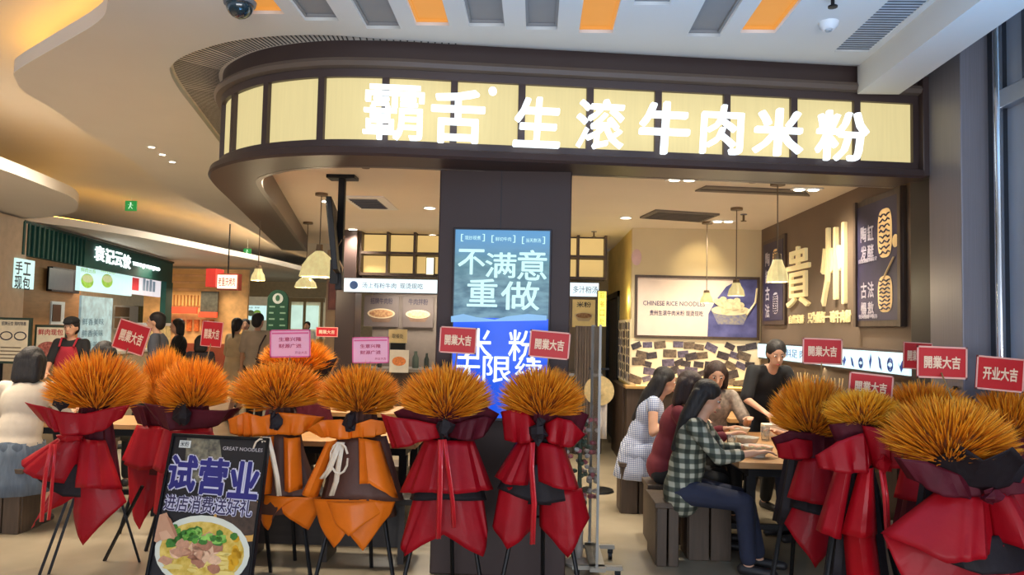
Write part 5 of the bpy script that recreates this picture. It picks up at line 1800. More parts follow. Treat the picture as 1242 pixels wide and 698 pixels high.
for k in range(30):
    u, v = rg.gauss(.54, .14), rg.gauss(.725, .024)
    bprint('scallion_print', ring(u, v, rg.uniform(.025, .05), rg.uniform(.015, .03), 7, .3, 200 + k), m_grn[k % 3], .0088 + .0002 * (k % 5))
for k in range(14):
    u, v = rg.gauss(.82, .03), rg.gauss(.83, .04)
    bprint('corn_print', ring(u, v, .03, .03, 7, .2, 300 + k), M('print_corn', (214, 160, 20), .5, var=.2), .0070 + .0002 * (k % 4))
for k in range(5):
    bprint('lettuce_print', ring(.2 + .06 * k, .77 - .02 * k, .06, .05, 9, .35, 400 + k), m_grn[2], .0069)
m_skin_p = M('print_hand', (198, 150, 118), .5, var=.08)
bprint('hand_print', [(.03, .60), (.10, .58), (.17, .66), (.24, .72), (.22, .755), (.13, .75), (.05, .79), (.02, .78)], m_skin_p, .0093)
bprint('hand_print', [(.10, .60), (.15, .62), (.22, .69), (.25, .73), (.23, .74)], M('print_hand_shade', (170, 120, 92), .5), .0099)
bprint('hand_print', [(.06, .72), (.13, .70), (.20, .745), (.10, .775)], M('print_hand_light', (214, 170, 138), .5), .0105)
# ------------------------------------------------------------------ the hall on the left: food stalls
QA, QB = Vector((-7.5, 11.0, 0)), Vector((-8.66, 17.7, 0))
qd = (QB - QA).normalized()
qn = Vector((qd.y, -qd.x, 0))          # towards the walkway
if qn.x < 0:
    qn = -qn


def stall(px, py, off=0.0):
    """point on the stall front plane (off = metres towards the walkway) seen at a pixel"""
    a = QA + qn * off
    r = ray(px, py)
    t = (qn.x * a.x + qn.y * a.y) / (qn.x * r.x + qn.y * r.y)
    return EYE + r * t


def stall_box(px0, px1, z0, z1, off0, off1, name, mat, par, **k):
    a, b = stall(px0, 350, off0), stall(px1, 350, off0)
    o = Vector((a.x, a.y, z0))
    ux = Vector((b.x - a.x, b.y - a.y, 0))
    return MB().slab(o, ux, (0, 0, z1 - z0), qn * (off1 - off0)).build(name, mat, par, **k)


def stall_text(s, x0, x1, z0, z1, off, mat, par, bold=0.02, depth=0.004):
    a, b = stall(x0, 350, off), stall(x1, 350, off)
    return text('lettering', s, (a.x, a.y, z0), (b.x - a.x, b.y - a.y, 0), (0, 0, z1 - z0), mat, par, bold=bold, depth=depth)


m_green = M('dark_green_cladding', (16, 78, 70), 0.7, var=.08)
m_stallwood = M('warm_stall_wood', (176, 124, 78), 0.55, var=.14, scale=3, stretch=(1, 1, 6))
m_cyan = M('menu_cyan', (204, 240, 236), .5, emit=0.9, var=.03)

zf0, zf1 = 2.52, 3.0
gs = thing('dumpling_stall', (stall(100, 350).x, stall(100, 350).y, 0), 'dumpling stall with a dark green fluted fascia and white lit letters', 'food stall')
stall_box(14, 203, zf0, zf1, -0.10, 0.0, 'fascia', m_green, gs)
a, b = stall(20, 350), stall(101, 350)
nrib = 15
for k in range(nrib):
    p = a.lerp(b, (k + .5) / nrib)
    MB().bar((p.x, p.y, zf0), (p.x, p.y, zf1), 0.07, 0.05, up=qd).build('fascia_slat', m_green, gs)
stall_box(14, 203, zf1 - 0.02, zf1 + 0.02, -0.1, 0.03, 'cap', M('green_cap', (14, 56, 50), .6), gs)
m_wl2 = M('stall_letter_white', (244, 255, 252), emit=2.0, var=0)
xs = [112, 125, 137, 147, 157]
for k, ch in enumerate('袁记云饺'):
    stall_text(ch, xs[k], xs[k + 1] - 1.0, 2.66 - .01 * k, 2.93 - .01 * k, 0.01, m_wl2, gs, bold=.012, depth=.02)
stall_text('YUANJI YUNJIAO', 159, 192, 2.70, 2.80, 0.01, m_wl2, gs, bold=.01, depth=.02)
# interior box of the stall
stall_box(-60, 14, 0, 3.03, -0.15, 0.02, 'side_pier', M('pier_beige', (198, 176, 150), .7), gs)
stall_box(14, 92, 0, 2.55, -1.3, -1.2, 'rear_wall', m_stallwood, gs)
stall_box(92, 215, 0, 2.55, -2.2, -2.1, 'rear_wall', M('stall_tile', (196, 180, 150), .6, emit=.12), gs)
stall_box(195, 203, 0, zf0, -0.12, 0.0, 'side_pier', m_green, gs)
# lit signs
m_ink = M('stall_ink', (36, 50, 62), .5)
t = thing('lit_panel_sign', stall(25, 350, 0.03), 'upright pale blue lit sign with black brush characters at the stall pier', 'sign')
a0, a1 = stall(15, 350, .05), stall(38, 350, .05)
zz1, zz0 = stall(26, 314, .05).z, stall(26, 350, .05).z
stall_box(15, 38, zz0, zz1, 0.02, 0.05, 'light_face', m_cyan, t)
for k, ch in enumerate('手工现包'):
    u = 17 + 10 * (k % 2)
    stall_text(ch, u, u + 9, zz1 - .23 - .21 * (k // 2), zz1 - .04 - .21 * (k // 2), .052, m_ink, t, bold=.02, depth=.001)
t = thing('wall_screen', stall(72, 340, -1.0), 'dark television on the brown wall inside the dumpling stall', 'television')
a0, a1 = stall(56, 322, -1.1), stall(90, 356, -1.1)
stall_box(56, 90, a1.z, a0.z, -1.2, -1.1, 'casing', m_black, t)
stall_box(58, 88, a1.z + .03, a0.z - .03, -1.1, -1.09, 'screen', M('screen_grey', (78, 80, 76), .3), t)
t = thing('menu_light_box', stall(124, 340, -0.2), 'bright pale menu light box with two green dumpling bowls', 'menu board')
z1_, z0_ = stall(120, 323, -.2).z, stall(120, 355, -.2).z
stall_box(91, 155, z0_, z1_, -0.28, -0.2, 'light_face', m_cyan, t)
mg_ = M('dumpling_green', (150, 200, 70), .5, emit=.4, var=.2, scale=20)
mw_ = M('dumpling_pale', (226, 236, 170), .5, emit=.5, var=.1, scale=20)
for u in (106, 130):
    c = stall(u, 341, -.197)
    MB().prism([c + qd * .27 * math.cos(q * .2856) + Vector((0, 0, .13 * math.sin(q * .2856))) for q in range(22)], qn * .002).build('bowl_print', mg_, t)
    MB().prism([c + qn * .003 + Vector((0, 0, .04)) + qd * .24 * math.cos(q * .2856) + Vector((0, 0, .07 * math.sin(q * .2856))) for q in range(22)], qn * .002).build('dumpling_print', mw_, t)
    stall_text('鲜肉云吞', u - 9, u + 9, c.z + .15, c.z + .23, -.195, mg_, t, depth=.001, bold=0)
t = thing('menu_light_box', stall(172, 350, -0.2), 'pale menu light box with a red drink beside the two green bowls', 'menu board')
z1_, z0_ = stall(172, 332, -.2).z, stall(172, 358, -.2).z
stall_box(155.5, 192, z0_, z1_, -0.28, -0.2, 'light_face', M('menu_pale_pink', (236, 228, 232), .5, emit=.8, var=.05, scale=6), t)
stall_box(160, 168, z0_ + .08, z1_ - .12, -0.2, -0.197, 'drink_print', M('drink_red', (206, 60, 70), .5, emit=.3), t)
for k in range(4):
    stall_box(173 + 4 * k, 176 + 4 * k, z0_ + .1, z1_ - .1 - .03 * (k % 2), -.2, -.197, 'item_print', M('item_grey', (150, 170, 190), .5, emit=.3), t)
t = thing('framed_mirror', stall(70, 380, -1.15), 'small white framed dark window in the brown stall wall', 'window')
z1_, z0_ = stall(70, 366, -1.15).z, stall(70, 394, -1.15).z
stall_box(62, 78, z0_, z1_, -1.2, -1.17, 'frame', m_white, t)
stall_box(65, 75, z0_ + .06, z1_ - .06, -1.17, -1.16, 'pane', M('pane_dark', (70, 50, 44), .3), t)
# pale blue standing poster
t = thing('standing_poster', stall(116, 400, 0.1), 'tall pale blue standing poster in front of the dumpling stall counter', 'poster')
z1_, z0_ = stall(114, 360, .12).z, 0.3
stall_box(97, 135, z0_, z1_, 0.08, 0.12, 'board', M('poster_pale_blue', (176, 206, 214), .6, emit=.25, var=.22, scale=7), t)
stall_box(99, 101, 0, z0_, .08, .12, 'leg', m_white, t)
stall_box(131, 133, 0, z0_, .08, .12, 'leg', m_white, t)
for k in range(4):
    stall_text('鲜香美味', 102, 128, z1_ - .5 - .2 * k, z1_ - .38 - .2 * k, .122, M('ink_pale_blue', (110, 150, 170), .5), t, depth=.001, bold=0)
# counter and shelves to the right of the poster
t = thing('stall_counter', stall(150, 420, .2), 'beige service counter of the dumpling stall', 'counter')
stall_box(40, 196, 0, 0.98, -0.2, 0.3, 'body', M('counter_beige', (186, 164, 130), .6), t)
stall_box(40, 196, .98, 1.03, -0.25, 0.33, 'top', M('counter_top_pale', (216, 206, 190), .4), t)
t = thing('glass_cabinet', stall(180, 380, -.1), 'glass food cabinet with warm light on the dumpling counter', 'cabinet')
stall_box(168, 193, 1.03, 1.5, -0.1, 0.2, 'cabinet_body', M('cabinet_warm', (206, 180, 120), .4, emit=.25, var=.3, scale=10), t)
stall_box(167, 194, 1.5, 1.56, -0.1, 0.22, 'top', m_white, t)
stall_box(168, 193, 1.25, 1.27, 0.2, 0.215, 'shelf', m_white, t)
t = thing('wall_shelf', stall(150, 370, -1.5), 'pale shelf unit at the back of the dumpling stall', 'shelf')
stall_box(139, 160, 1.35, 2.0, -2.1, -1.9, 'frame', m_white, t)
stall_box(141, 158, 1.40, 1.66, -1.9, -1.89, 'bay', M('bay_brown', (130, 110, 90), .6), t)
stall_box(141, 158, 1.70, 1.95, -1.9, -1.89, 'bay', MATS['bay_brown'], t)
t = thing('wall_shelf', stall(178, 370, -1.5), 'green grey shelf unit next to the pale shelf in the dumpling stall', 'shelf')
stall_box(164, 192, 1.5, 2.02, -2.1, -1.95, 'frame', M('shelf_olive', (130, 126, 86), .6, var=.3, scale=12), t)
lamp('stall_light', 'AREA', stall(120, 330, -1.0) + Vector((0, 0, .1)), 70, (1.0, .88, .68), 4.0, .8, aim=stall(120, 330, -1.0) - Vector((0, 0, 3)))

# menu boards near the left edge
for (x0, y0, x1, y1, Y, lb, kind) in ((-6, 386, 38, 441, 9.4, 'cream menu board with two drawn bowls at the left edge', 0), (40, 395, 82, 440, 9.5, 'menu board with a red meat picture behind the seated diner', 1)):
    a, b = at(x0, y1, Y), at(x1, y0, Y)
    t = thing('menu_board', ((a.x + b.x) / 2, Y, 0), lb, 'menu board', 'menu boards by the dumpling stall')
    MB().box((a.x, Y, a.z), (b.x, Y + .04, b.z)).build('board', M('board_frame_green', (52, 66, 50), .5), t)
    MB().box((a.x + .03, Y - .003, a.z + .03), (b.x - .03, Y, b.z - .03)).build('print', M('board_cream', (222, 204, 170), .6, emit=.12), t)
    for q in (.15, .85):
        x = a.x + (b.x - a.x) * q
        MB().bar((x, Y + .02, 0), (x, Y + .02, a.z), .03, .03).build('leg', m_black, t)
    cx, cz_ = (a.x + b.x) / 2, (a.z + b.z) / 2
    if kind == 0:
        for q in (-.09, .09):
            c = Vector((cx + q, Y - .004, cz_ + .06))
            MB().path([c + Vector((.075 * math.cos(w * .3307), 0, .05 * math.sin(w * .3307))) for w in range(20)], .008, 5).build('bowl_outline', m_inkdark, t)
        text('lettering', '招牌云饺 限时特惠', (a.x + .06, Y - .004, b.z - .1), (b.x - a.x - .12, 0, 0), (0, 0, .05), m_inkdark, t, depth=.001, bold=.01)
        for q in range(4):
            MB().box((a.x + .06, Y - .005, a.z + .06 + .045 * q), (b.x - .06 - .05 * (q % 2), Y - .003, a.z + .075 + .045 * q)).build('text_line', M('ink_brown', (130, 110, 84), .5), t)
    else:
        MB().prism(flat_disc((cx - .02, Y - .004, a.z + .17), .15, .10), (0, -.002, 0)).build('meat_print', M('meat_red', (176, 74, 60), .5, var=.4, scale=40, c2=(214, 130, 110)), t)
        text('lettering', '鲜肉现包', (a.x + .05, Y - .004, b.z - .13), (b.x - a.x - .1, 0, 0), (0, 0, .08), M('ink_red', (190, 60, 54), .5), t, depth=.001, bold=.02)

# next stall: slatted wood soffit, red sign, red light bands
Y2 = 19.5
x0_, x1_ = at(200, 350, Y2).x, at(290, 350, Y2).x
rs = thing('barbecue_stall', ((x0_ + x1_) / 2, Y2, 0), 'red and wood food stall beyond the dumpling stall with glowing red bands', 'food stall')
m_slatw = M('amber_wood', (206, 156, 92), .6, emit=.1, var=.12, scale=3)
z0_, z1_ = at(230, 360, Y2).z, at(230, 326, Y2).z
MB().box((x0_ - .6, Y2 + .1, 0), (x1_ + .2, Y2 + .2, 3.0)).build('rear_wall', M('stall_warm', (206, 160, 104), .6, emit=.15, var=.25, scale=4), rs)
nsl = 12
for k in range(nsl):
    x = x0_ + (at(250, 350, Y2).x - x0_) * (k + .5) / nsl
    MB().bar((x, Y2, at(230, 371, Y2).z), (x, Y2, at(230, 356, Y2).z), .05, .06).build('soffit_slat', m_slatw, rs)
for k in range(4):
    z = z0_ + (z1_ - z0_) * (k + .5) / 4
    MB().box((x0_ - .3, Y2 - .05, z - .06), (at(264, 350, Y2).x, Y2 + .1, z + .06)).build('fascia_board', m_slatw, rs)
m_redglow = M('red_glow', (240, 74, 40), .5, emit=1.1, var=.12, scale=6)
for xa, xb, ya, yb in ((203, 239, 380, 373), (241, 263, 385, 379)):
    a, b = at(xa, ya, Y2 - .2), at(xb, yb, Y2 - .2)
    MB().box((a.x, Y2 - .22, a.z), (b.x, Y2 - .15, b.z)).build('light_band', m_redglow, rs)
a, b = at(243, 384, Y2 - .1), at(265, 354, Y2 - .1)
MB().box((a.x, Y2 - .12, a.z), (b.x, Y2 - .06, b.z)).build('menu_screen', M('menu_dark', (70, 70, 64), .4, var=.4, scale=14), rs)
a, b = at(195, 440, Y2 - .1), at(206, 383, Y2 - .1)
MB().box((a.x, Y2 - .12, a.z), (b.x, Y2 - .06, b.z)).build('red_pier', M('pier_red', (190, 50, 40), .5), rs)
MB().box((x0_, Y2 - .3, 0), (x1_, Y2 + .1, 1.05)).build('counter', M('counter_red_brown', (150, 70, 50), .5), rs)
for k in range(6):
    a = at(208 + 9 * k, 402, Y2 + .05)
    MB().box((a.x, Y2 + .04, a.z), (a.x + .12, Y2 + .1, a.z + .30)).build('hanging_meat', M('roast_orange', (210, 110, 50), .5, var=.3, scale=20), rs)
lamp('stall_light_2', 'AREA', (x0_ + 1, Y2 - .8, 2.4), 40, (1, .8, .5), 1.8, .5, aim=(x0_ + 1, Y2 - .8, 0))
# projecting red and white light box sign
t = thing('projecting_sign', at(268, 340, 15.5), 'projecting red sign with a white lit panel over the walkway', 'sign')
a, b = at(249, 348, 15.5), at(262, 326, 15.5)
MB().box((a.x, 15.5, a.z), (b.x, 15.9, b.z)).build('red_cube', M('sign_red', (196, 50, 40), .5, emit=.35), t)
a, b = at(262, 350, 15.6), at(289, 334, 15.6)
MB().box((a.x, 15.62, a.z - .03), (b.x, 15.8, b.z + .03)).build('casing', M('sign_casing', (150, 60, 44), .5), t)
MB().box((a.x + .03, 15.58, a.z), (b.x - .03, 15.62, b.z)).build('light_face', M('sign_cream_light', (255, 244, 214), emit=1.2, var=.02), t)
text('lettering', '老重庆烤肉', (a.x + .05, 15.578, a.z + .05), (b.x - a.x - .1, 0, 0), (0, 0, b.z - a.z - .1), M('sign_ink_red', (180, 60, 40)), t, depth=.001, bold=.01)
MB().tube((a.x + .2, 15.7, b.z), (a.x + .2, 15.7, ZB), .015, n=6).build('hanger', m_black, t)

# far light box and arched green sign
Y3 = 22.0
t = thing('menu_light_box', at(304, 380, Y3), 'far white menu light box left of the arched green sign', 'menu board')
a, b = at(287, 388, Y3), at(322, 371, Y3)
MB().box((a.x, Y3, a.z), (b.x, Y3 + .1, b.z)).build('light_face', m_cyan, t)
for u, c_ in ((296, (120, 110, 90)), (304, (110, 120, 90)), (312, (150, 200, 90))):
    MB().prism(flat_disc(at(u, 380, Y3 - .002), .11, .09), (0, -.004, 0)).build('food_print', M('food_%d' % u, c_, .5, emit=.3, var=.2), t)
    o_ = at(u - 3, 374.5, Y3 - .003)
    text('lettering', '奶茶', o_, (.14, 0, 0), (0, 0, .05), m_ink, t, depth=.001)
t = thing('far_shop', at(330, 420, 23.5), 'pale far food shop behind the arched green sign', 'food stall')
a, b = at(280, 460, 23.8), at(402, 362, 23.8)
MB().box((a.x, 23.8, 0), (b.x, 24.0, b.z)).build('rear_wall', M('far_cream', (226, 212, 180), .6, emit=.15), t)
a, b = at(350, 399, 23.7), at(386, 371, 23.7)
MB().box((a.x, 23.7, a.z), (b.x, 23.78, b.z)).build('lit_opening', M('far_aqua', (206, 236, 220), .6, emit=.8, var=.1, scale=3), t)
for u in (348, 387, 366):
    a = at(u, 460, 23.6)
    MB().box((a.x - .04, 23.6, 0), (a.x + .04, 23.66, at(u, 366, 23.6).z)).build('post', M('post_beige', (180, 160, 120), .6), t)
a, b = at(280, 450, 23.0), at(400, 412, 23.0)
MB().box((a.x, 23.0, 0), (b.x, 23.3, b.z)).build('counter', M('far_counter', (190, 150, 100), .6, var=.15), t)
MB().box((at(345, 400, 23.5).x, 23.5, at(345, 366, 23.5).z), (at(392, 400, 23.5).x, 23.6, at(345, 361, 23.5).z)).build('lintel', M('lintel_tan', (176, 150, 110), .6), t)
t = thing('arched_sign', at(336, 400, 17.0), 'dark green arched standing sign with a white round emblem', 'sign')
a, b = at(323, 400, 17.0), at(350, 352, 17.0)
w = (b.x - a.x)
pts = [Vector((a.x, 17.0, 0.5)), Vector((b.x, 17.0, 0.5))] + [Vector(((a.x + b.x) / 2 + w / 2 * math.cos(k * math.pi / 12), 17.0, b.z - w * .5 + w / 2 * math.sin(k * math.pi / 12))) for k in range(13)]
MB().prism(pts[::-1] if False else pts, (0, .06, 0)).build('board', M('arch_green', (34, 84, 60), .5, var=.08), t)
cx = (a.x + b.x) / 2
MB().prism(flat_disc((cx, 16.998, b.z - w * .42), .12, .12), (0, -.004, 0)).build('emblem', M('emblem_white', (226, 232, 222), .5), t)
MB().prism(flat_disc((cx, 16.993, b.z - w * .40), .05, .07), (0, -.004, 0)).build('emblem_figure', M('emblem_green', (60, 110, 80), .5), t)
for k in range(5):
    for q, uu in enumerate((a.x + .05, cx + .06)):
        z = b.z - w * .85 - .14 * k
        MB().box((uu, 16.995, z), (uu + .13 - .03 * ((k + q) % 2), 16.999, z + .035)).build('text_line', M('arch_ink', (150, 190, 160), .5), t)
MB().box((cx - .25, 16.95, 0), (cx + .25, 17.12, .03)).build('base', m_black, t)
MB().box((cx - .04, 17.06, .0), (cx + .04, 17.1, .6)).build('post', m_black, t)

# pier at the rear left corner of the shop
a, b = at(394, 400, 11.0), at(413, 400, 11.0)
struct('wall_pier', MB().box((a.x, 11.0, 0), (b.x, 11.5, 2.70)), M('pier_taupe', (150, 124, 96), .6, var=.1))
t = thing('wall_plaque', at(404, 365, 10.98), 'small dark red plaque on the taupe pier at the rear corner', 'plaque')
a2, b2 = at(398, 376, 10.99), at(410, 342, 10.99)
MB().box((a2.x, 10.96, a2.z), (b2.x, 10.99, b2.z)).build('board', M('plaque_red', (104, 54, 44), .5), t)
MB().box((a2.x + .02, 10.955, a2.z + .03), (b2.x - .02, 10.96, b2.z - .03)).build('face', M('plaque_face', (124, 68, 54), .5, var=.2), t)
lamp('hall_fill_far', 'AREA', (-5.2, 17.0, 3.5), 480, (1.0, .9, .74), 2.0, 8.0, aim=(-5.2, 17, 0))  # added fill lamp that brightens the far end of the hall
# ------------------------------------------------------------------ dining furniture
def dining_table(x0, x1, y0, y1, label, z=0.75):
    t = thing('dining_table', ((x0 + x1) / 2, (y0 + y1) / 2, 0), label, 'table', 'wooden dining tables')
    n = max(2, int(round((y1 - y0) / .24)))
    for k in range(n):
        a = y0 + (y1 - y0) * k / n
        b = y0 + (y1 - y0) * (k + 1) / n
        MB().box((x0, a + .0015, z - .04), (x1, b - .0015, z)).build('plank', m_wood, t, bevel=.003)
    MB().box((x0 + .08, y0 + .06, z - .10), (x1 - .08, y1 - .06, z - .041)).build('apron', m_black, t)
    for x in (x0 + .10, x1 - .10):
        for y in (y0 + .10, y1 - .10):
            MB().cbox((x, y, (z - .10) / 2), (.06, .06, z - .10)).build('leg', m_black, t)
    MB().box((x0 + .10, (y0 + y1) / 2 - .02, .12), (x1 - .10, (y0 + y1) / 2 + .02, .16)).build('stretcher', m_black, t)
    return t


def stool(x, y, label, w=0.30, d_=0.30, h=0.44, rz=0.0):
    t = thing('wooden_stool', (x, y, 0), label, 'stool', 'slatted wooden box stools')
    mz = Matrix.Rotation(rz, 3, 'Z')

    def bx(c, s, nm, mat):
        MB().cbox(Vector((x, y, 0)) + mz @ Vector(c), s, rz).build(nm, mat, t, bevel=.004)
    bx((0, 0, h - .018), (w + .02, d_ + .02, .036), 'seat', m_stool)
    n = 2
    for s in (-1, 1):
        for k in range(n):
            ww = w / n - .012
            bx((-w / 2 + (k + .5) * w / n, s * (d_ / 2 - .012), (h - .036) / 2), (ww, .024, h - .037), 'side_board', m_stool)
        bx((s * (w / 2 - .012), 0, (h - .036) / 2), (.024, d_ - .05, h - .038), 'end_board', m_stool)
    return t


# ------------------------------------------------------------------ people
SKIN = M('skin', (214, 164, 134), .55, var=.05, scale=12)
HAIR = M('black_hair', (30, 25, 24), .62, var=.4, scale=14, stretch=(5, 5, .4), bump=.5, bscale=22)
HAIRB = M('brown_black_hair', (54, 36, 30), .62, var=.4, scale=14, stretch=(5, 5, .4), bump=.5, bscale=22)
EYEW = M('eye_white', (230, 226, 220), .3)
EYEB = M('eye_dark', (36, 26, 22), .3)
LIP = M('lip', (178, 92, 84), .5)


def bend(p0, p1, l1, l2, hint):
    """middle joint of a two bone limb"""
    p0, p1 = Vector(p0), Vector(p1)
    d = p1 - p0
    L = min(d.length, (l1 + l2) * .995)
    dn_ = d.normalized()
    a = (l1 * l1 - l2 * l2 + L * L) / (2 * L)
    h = math.sqrt(max(0, l1 * l1 - a * a))
    s = Vector(hint) - dn_ * Vector(hint).dot(dn_)
    return p0 + dn_ * a + s.normalized() * h, p0 + dn_ * L


def person(label, x, y, face, pose, seat=.44, lean=0.0, hands=None, head_dir=(0, -1, -.1), top=None, bottom=None, hair='long', hairmat=None, vox=.011, sc_=1.0,
           feet=None, sleeve=.5, extra=None, cap=None, apron=None, skirt_len=.5, shoes=(40, 38, 40), z0=0.0, twist=0.0, name='person'):
    """local frame: +Y is behind, -Y in front, +X the person's left; face = degrees turned about Z"""
    loc = Vector((x, y, z0))
    mz = Matrix.Rotation(R(face), 3, 'Z')
    W = lambda p: loc + mz @ (Vector(p) * sc_)
    sit = pose == 'sit'
    pel = Vector((0, 0, seat + .10)) if sit else Vector((0, 0, .90))
    ln = Matrix.Rotation(R(lean), 3, 'X')
    chest = pel + ln @ Vector((0, 0, .30))
    neck = pel + ln @ Vector((0, -.01, .52))
    hd = Vector(head_dir).normalized()
    headc = neck + ln @ Vector((0, -.02, .14)) + Vector((hd.x * .03, min(0, hd.y) * .02, 0))
    up = (Vector((0, 0, 1)) - hd * hd.z).normalized()
    sd = up.cross(hd)                                   # to one side of the face
    HM = Matrix((sd, -hd, up)).transposed()               # columns: side, back, up
    H = lambda p: headc + HM @ Vector(p)
    tw = Matrix.Rotation(R(twist), 3, 'Z')
    sh = [neck + tw @ (ln @ Vector((s * .165, 0, -.055))) for s in (1, -1)]
    hip = [pel + Vector((s * .088, 0, -.02)) for s in (1, -1)]
    if feet is None:
        feet = [(.10, -.40, .07), (-.10, -.40, .07)] if sit else [(.09, .0, .07), (-.09, .0, .07)]
    kn, an = [], []
    for i in range(2):
        k_, a_ = bend(hip[i], feet[i], .43, .42, (0, -1, .35) if sit else (0, -1, 0))
        kn.append(k_)
        an.append(a_)
    if hands is None:
        hands = [(.2, -.32, seat + .36), (-.2, -.32, seat + .36)] if sit else [(.22, -.05, .80), (-.22, -.05, .80)]
    el, wr = [], []
    for i, s in ((0, 1), (1, -1)):
        e_, w_ = bend(sh[i], hands[i], .27, .24, (s * .5, .5, -.8))
        el.append(e_)
        wr.append(w_)
    mb = MB()
    c_ = lambda a, b, r0, r1=None, n=10: mb.caps(W(a), W(b), r0 * sc_, (r1 if r1 is not None else r0) * sc_, n)
    RT = mz @ ln
    mb.ell(W(pel + Vector((0, 0, .02))), (.155 * sc_, .115 * sc_, .13 * sc_), 16, 10, mz)
    mb.ell(W(pel.lerp(chest, .55)), (.128 * sc_, .098 * sc_, .20 * sc_), 16, 10, RT)
    mb.ell(W(chest + ln @ Vector((0, 0, .06))), (.152 * sc_, .105 * sc_, .17 * sc_), 16, 10, RT)
    c_(sh[0] + Vector((-.03, 0, .0)), sh[1] + Vector((.03, 0, .0)), .052)
    c_(neck + Vector((0, 0, -.06)), headc + Vector((0, 0, -.04)), .047, .045)
    HR = mz @ HM
    mb.ell(W(H((0, .012, .02))), (.076 * sc_, .095 * sc_, .098 * sc_), 16, 12, HR)
    mb.ell(W(H((0, -.022, -.045))), (.056 * sc_, .062 * sc_, .072 * sc_), 14, 10, HR)
    c_(H((0, -.082, .012)), H((0, -.100, -.022)), .009, .014, 8)          # nose
    mb.ell(W(H((0, -.078, -.062))), (.022 * sc_, .014 * sc_, .010 * sc_), 8, 6, HR)   # mouth
    for s in (-1, 1):
        mb.ell(W(H((s * .078, .008, -.01))), (.010 * sc_, .020 * sc_, .032 * sc_), 8, 6, HR)
    for i, s in ((0, 1), (1, -1)):
        c_(sh[i], el[i], .050, .038)
        c_(el[i], wr[i], .037, .025)
        c_(hip[i], kn[i], .082, .054)
        c_(kn[i], an[i], .053, .034)
        fd = Vector((s * .12, -1, 0)).normalized()
        c_(an[i] + Vector((0, .03, -.03)), an[i] + fd * .15 + Vector((0, 0, -.045)), .034, .026)
        # hand: palm, four fingers of different length, thumb
        d = (wr[i] - el[i]).normalized()
        pn = Vector((0, 0, -1)) - d * (-d.z)
        pn = pn.normalized() if pn.length > .2 else Vector((0, -1, 0))
        sdv = d.cross(pn).normalized()
        k0 = wr[i] + d * .075
        for q, (u, ln_) in enumerate(((-.026, .062), (-.009, .074), (.009, .070), (.026, .055))):
            b = k0 + sdv * u
            c_(wr[i] + sdv * u * .6, b, .014, .012, 6)
            m_ = b + d * ln_ * .55 + pn * ln_ * .16
            c_(b, m_, .0095, .0085, 6)
            c_(m_, m_ + d * ln_ * .38 + pn * ln_ * .36, .0085, .007, 6)
        th_ = wr[i] + d * .03 - sdv * s * .022
        c_(th_, th_ + d * .035 - sdv * s * .03 + pn * .012, .012, .010, 6)
        c_(th_ + d * .035 - sdv * s * .03 + pn * .012, th_ + d * .065 - sdv * s * .032 + pn * .025, .010, .008, 6)
    body = blob(name, mb, vox, SKIN, None, loc, it=4)
    tag(body, label, 'person')

    # clothing
    if top:
        cm = MB()
        cc = lambda a, b, r0, r1=None, n=12: cm.caps(W(a), W(b), r0 * sc_, (r1 if r1 is not None else r0) * sc_, n)
        g = .018
        cm.ell(W(pel.lerp(chest, .5)), ((.142 + g) * sc_, (.112 + g) * sc_, .22 * sc_), 18, 12, RT)
        cm.ell(W(chest + ln @ Vector((0, 0, .055))), ((.155 + g) * sc_, (.108 + g) * sc_, .17 * sc_), 18, 12, RT)
        if top.get('long', True):
            cm.ell(W(pel + Vector((0, 0, .02 - top.get('drop', 0)))), ((.165 + g) * sc_, (.122 + g) * sc_, (.14 + top.get('drop', 0)) * sc_), 18, 10, mz)
        cc(sh[0] + Vector((-.04, 0, -.005)), sh[1] + Vector((.04, 0, -.005)), .062)
        for i in range(2):
            sl = sleeve if not isinstance(sleeve, (tuple, list)) else sleeve[i]
            if sl <= 0:
                continue
            if sl <= .5:
                cc(sh[i], sh[i].lerp(el[i], sl * 2), .062, .060)
            else:
                cc(sh[i], el[i], .062, .052)
                cc(el[i], el[i].lerp(wr[i], (sl - .5) * 2), .052, .044)
        blob('shirt', cm, vox * 1.0, top['mat'], body, it=5)
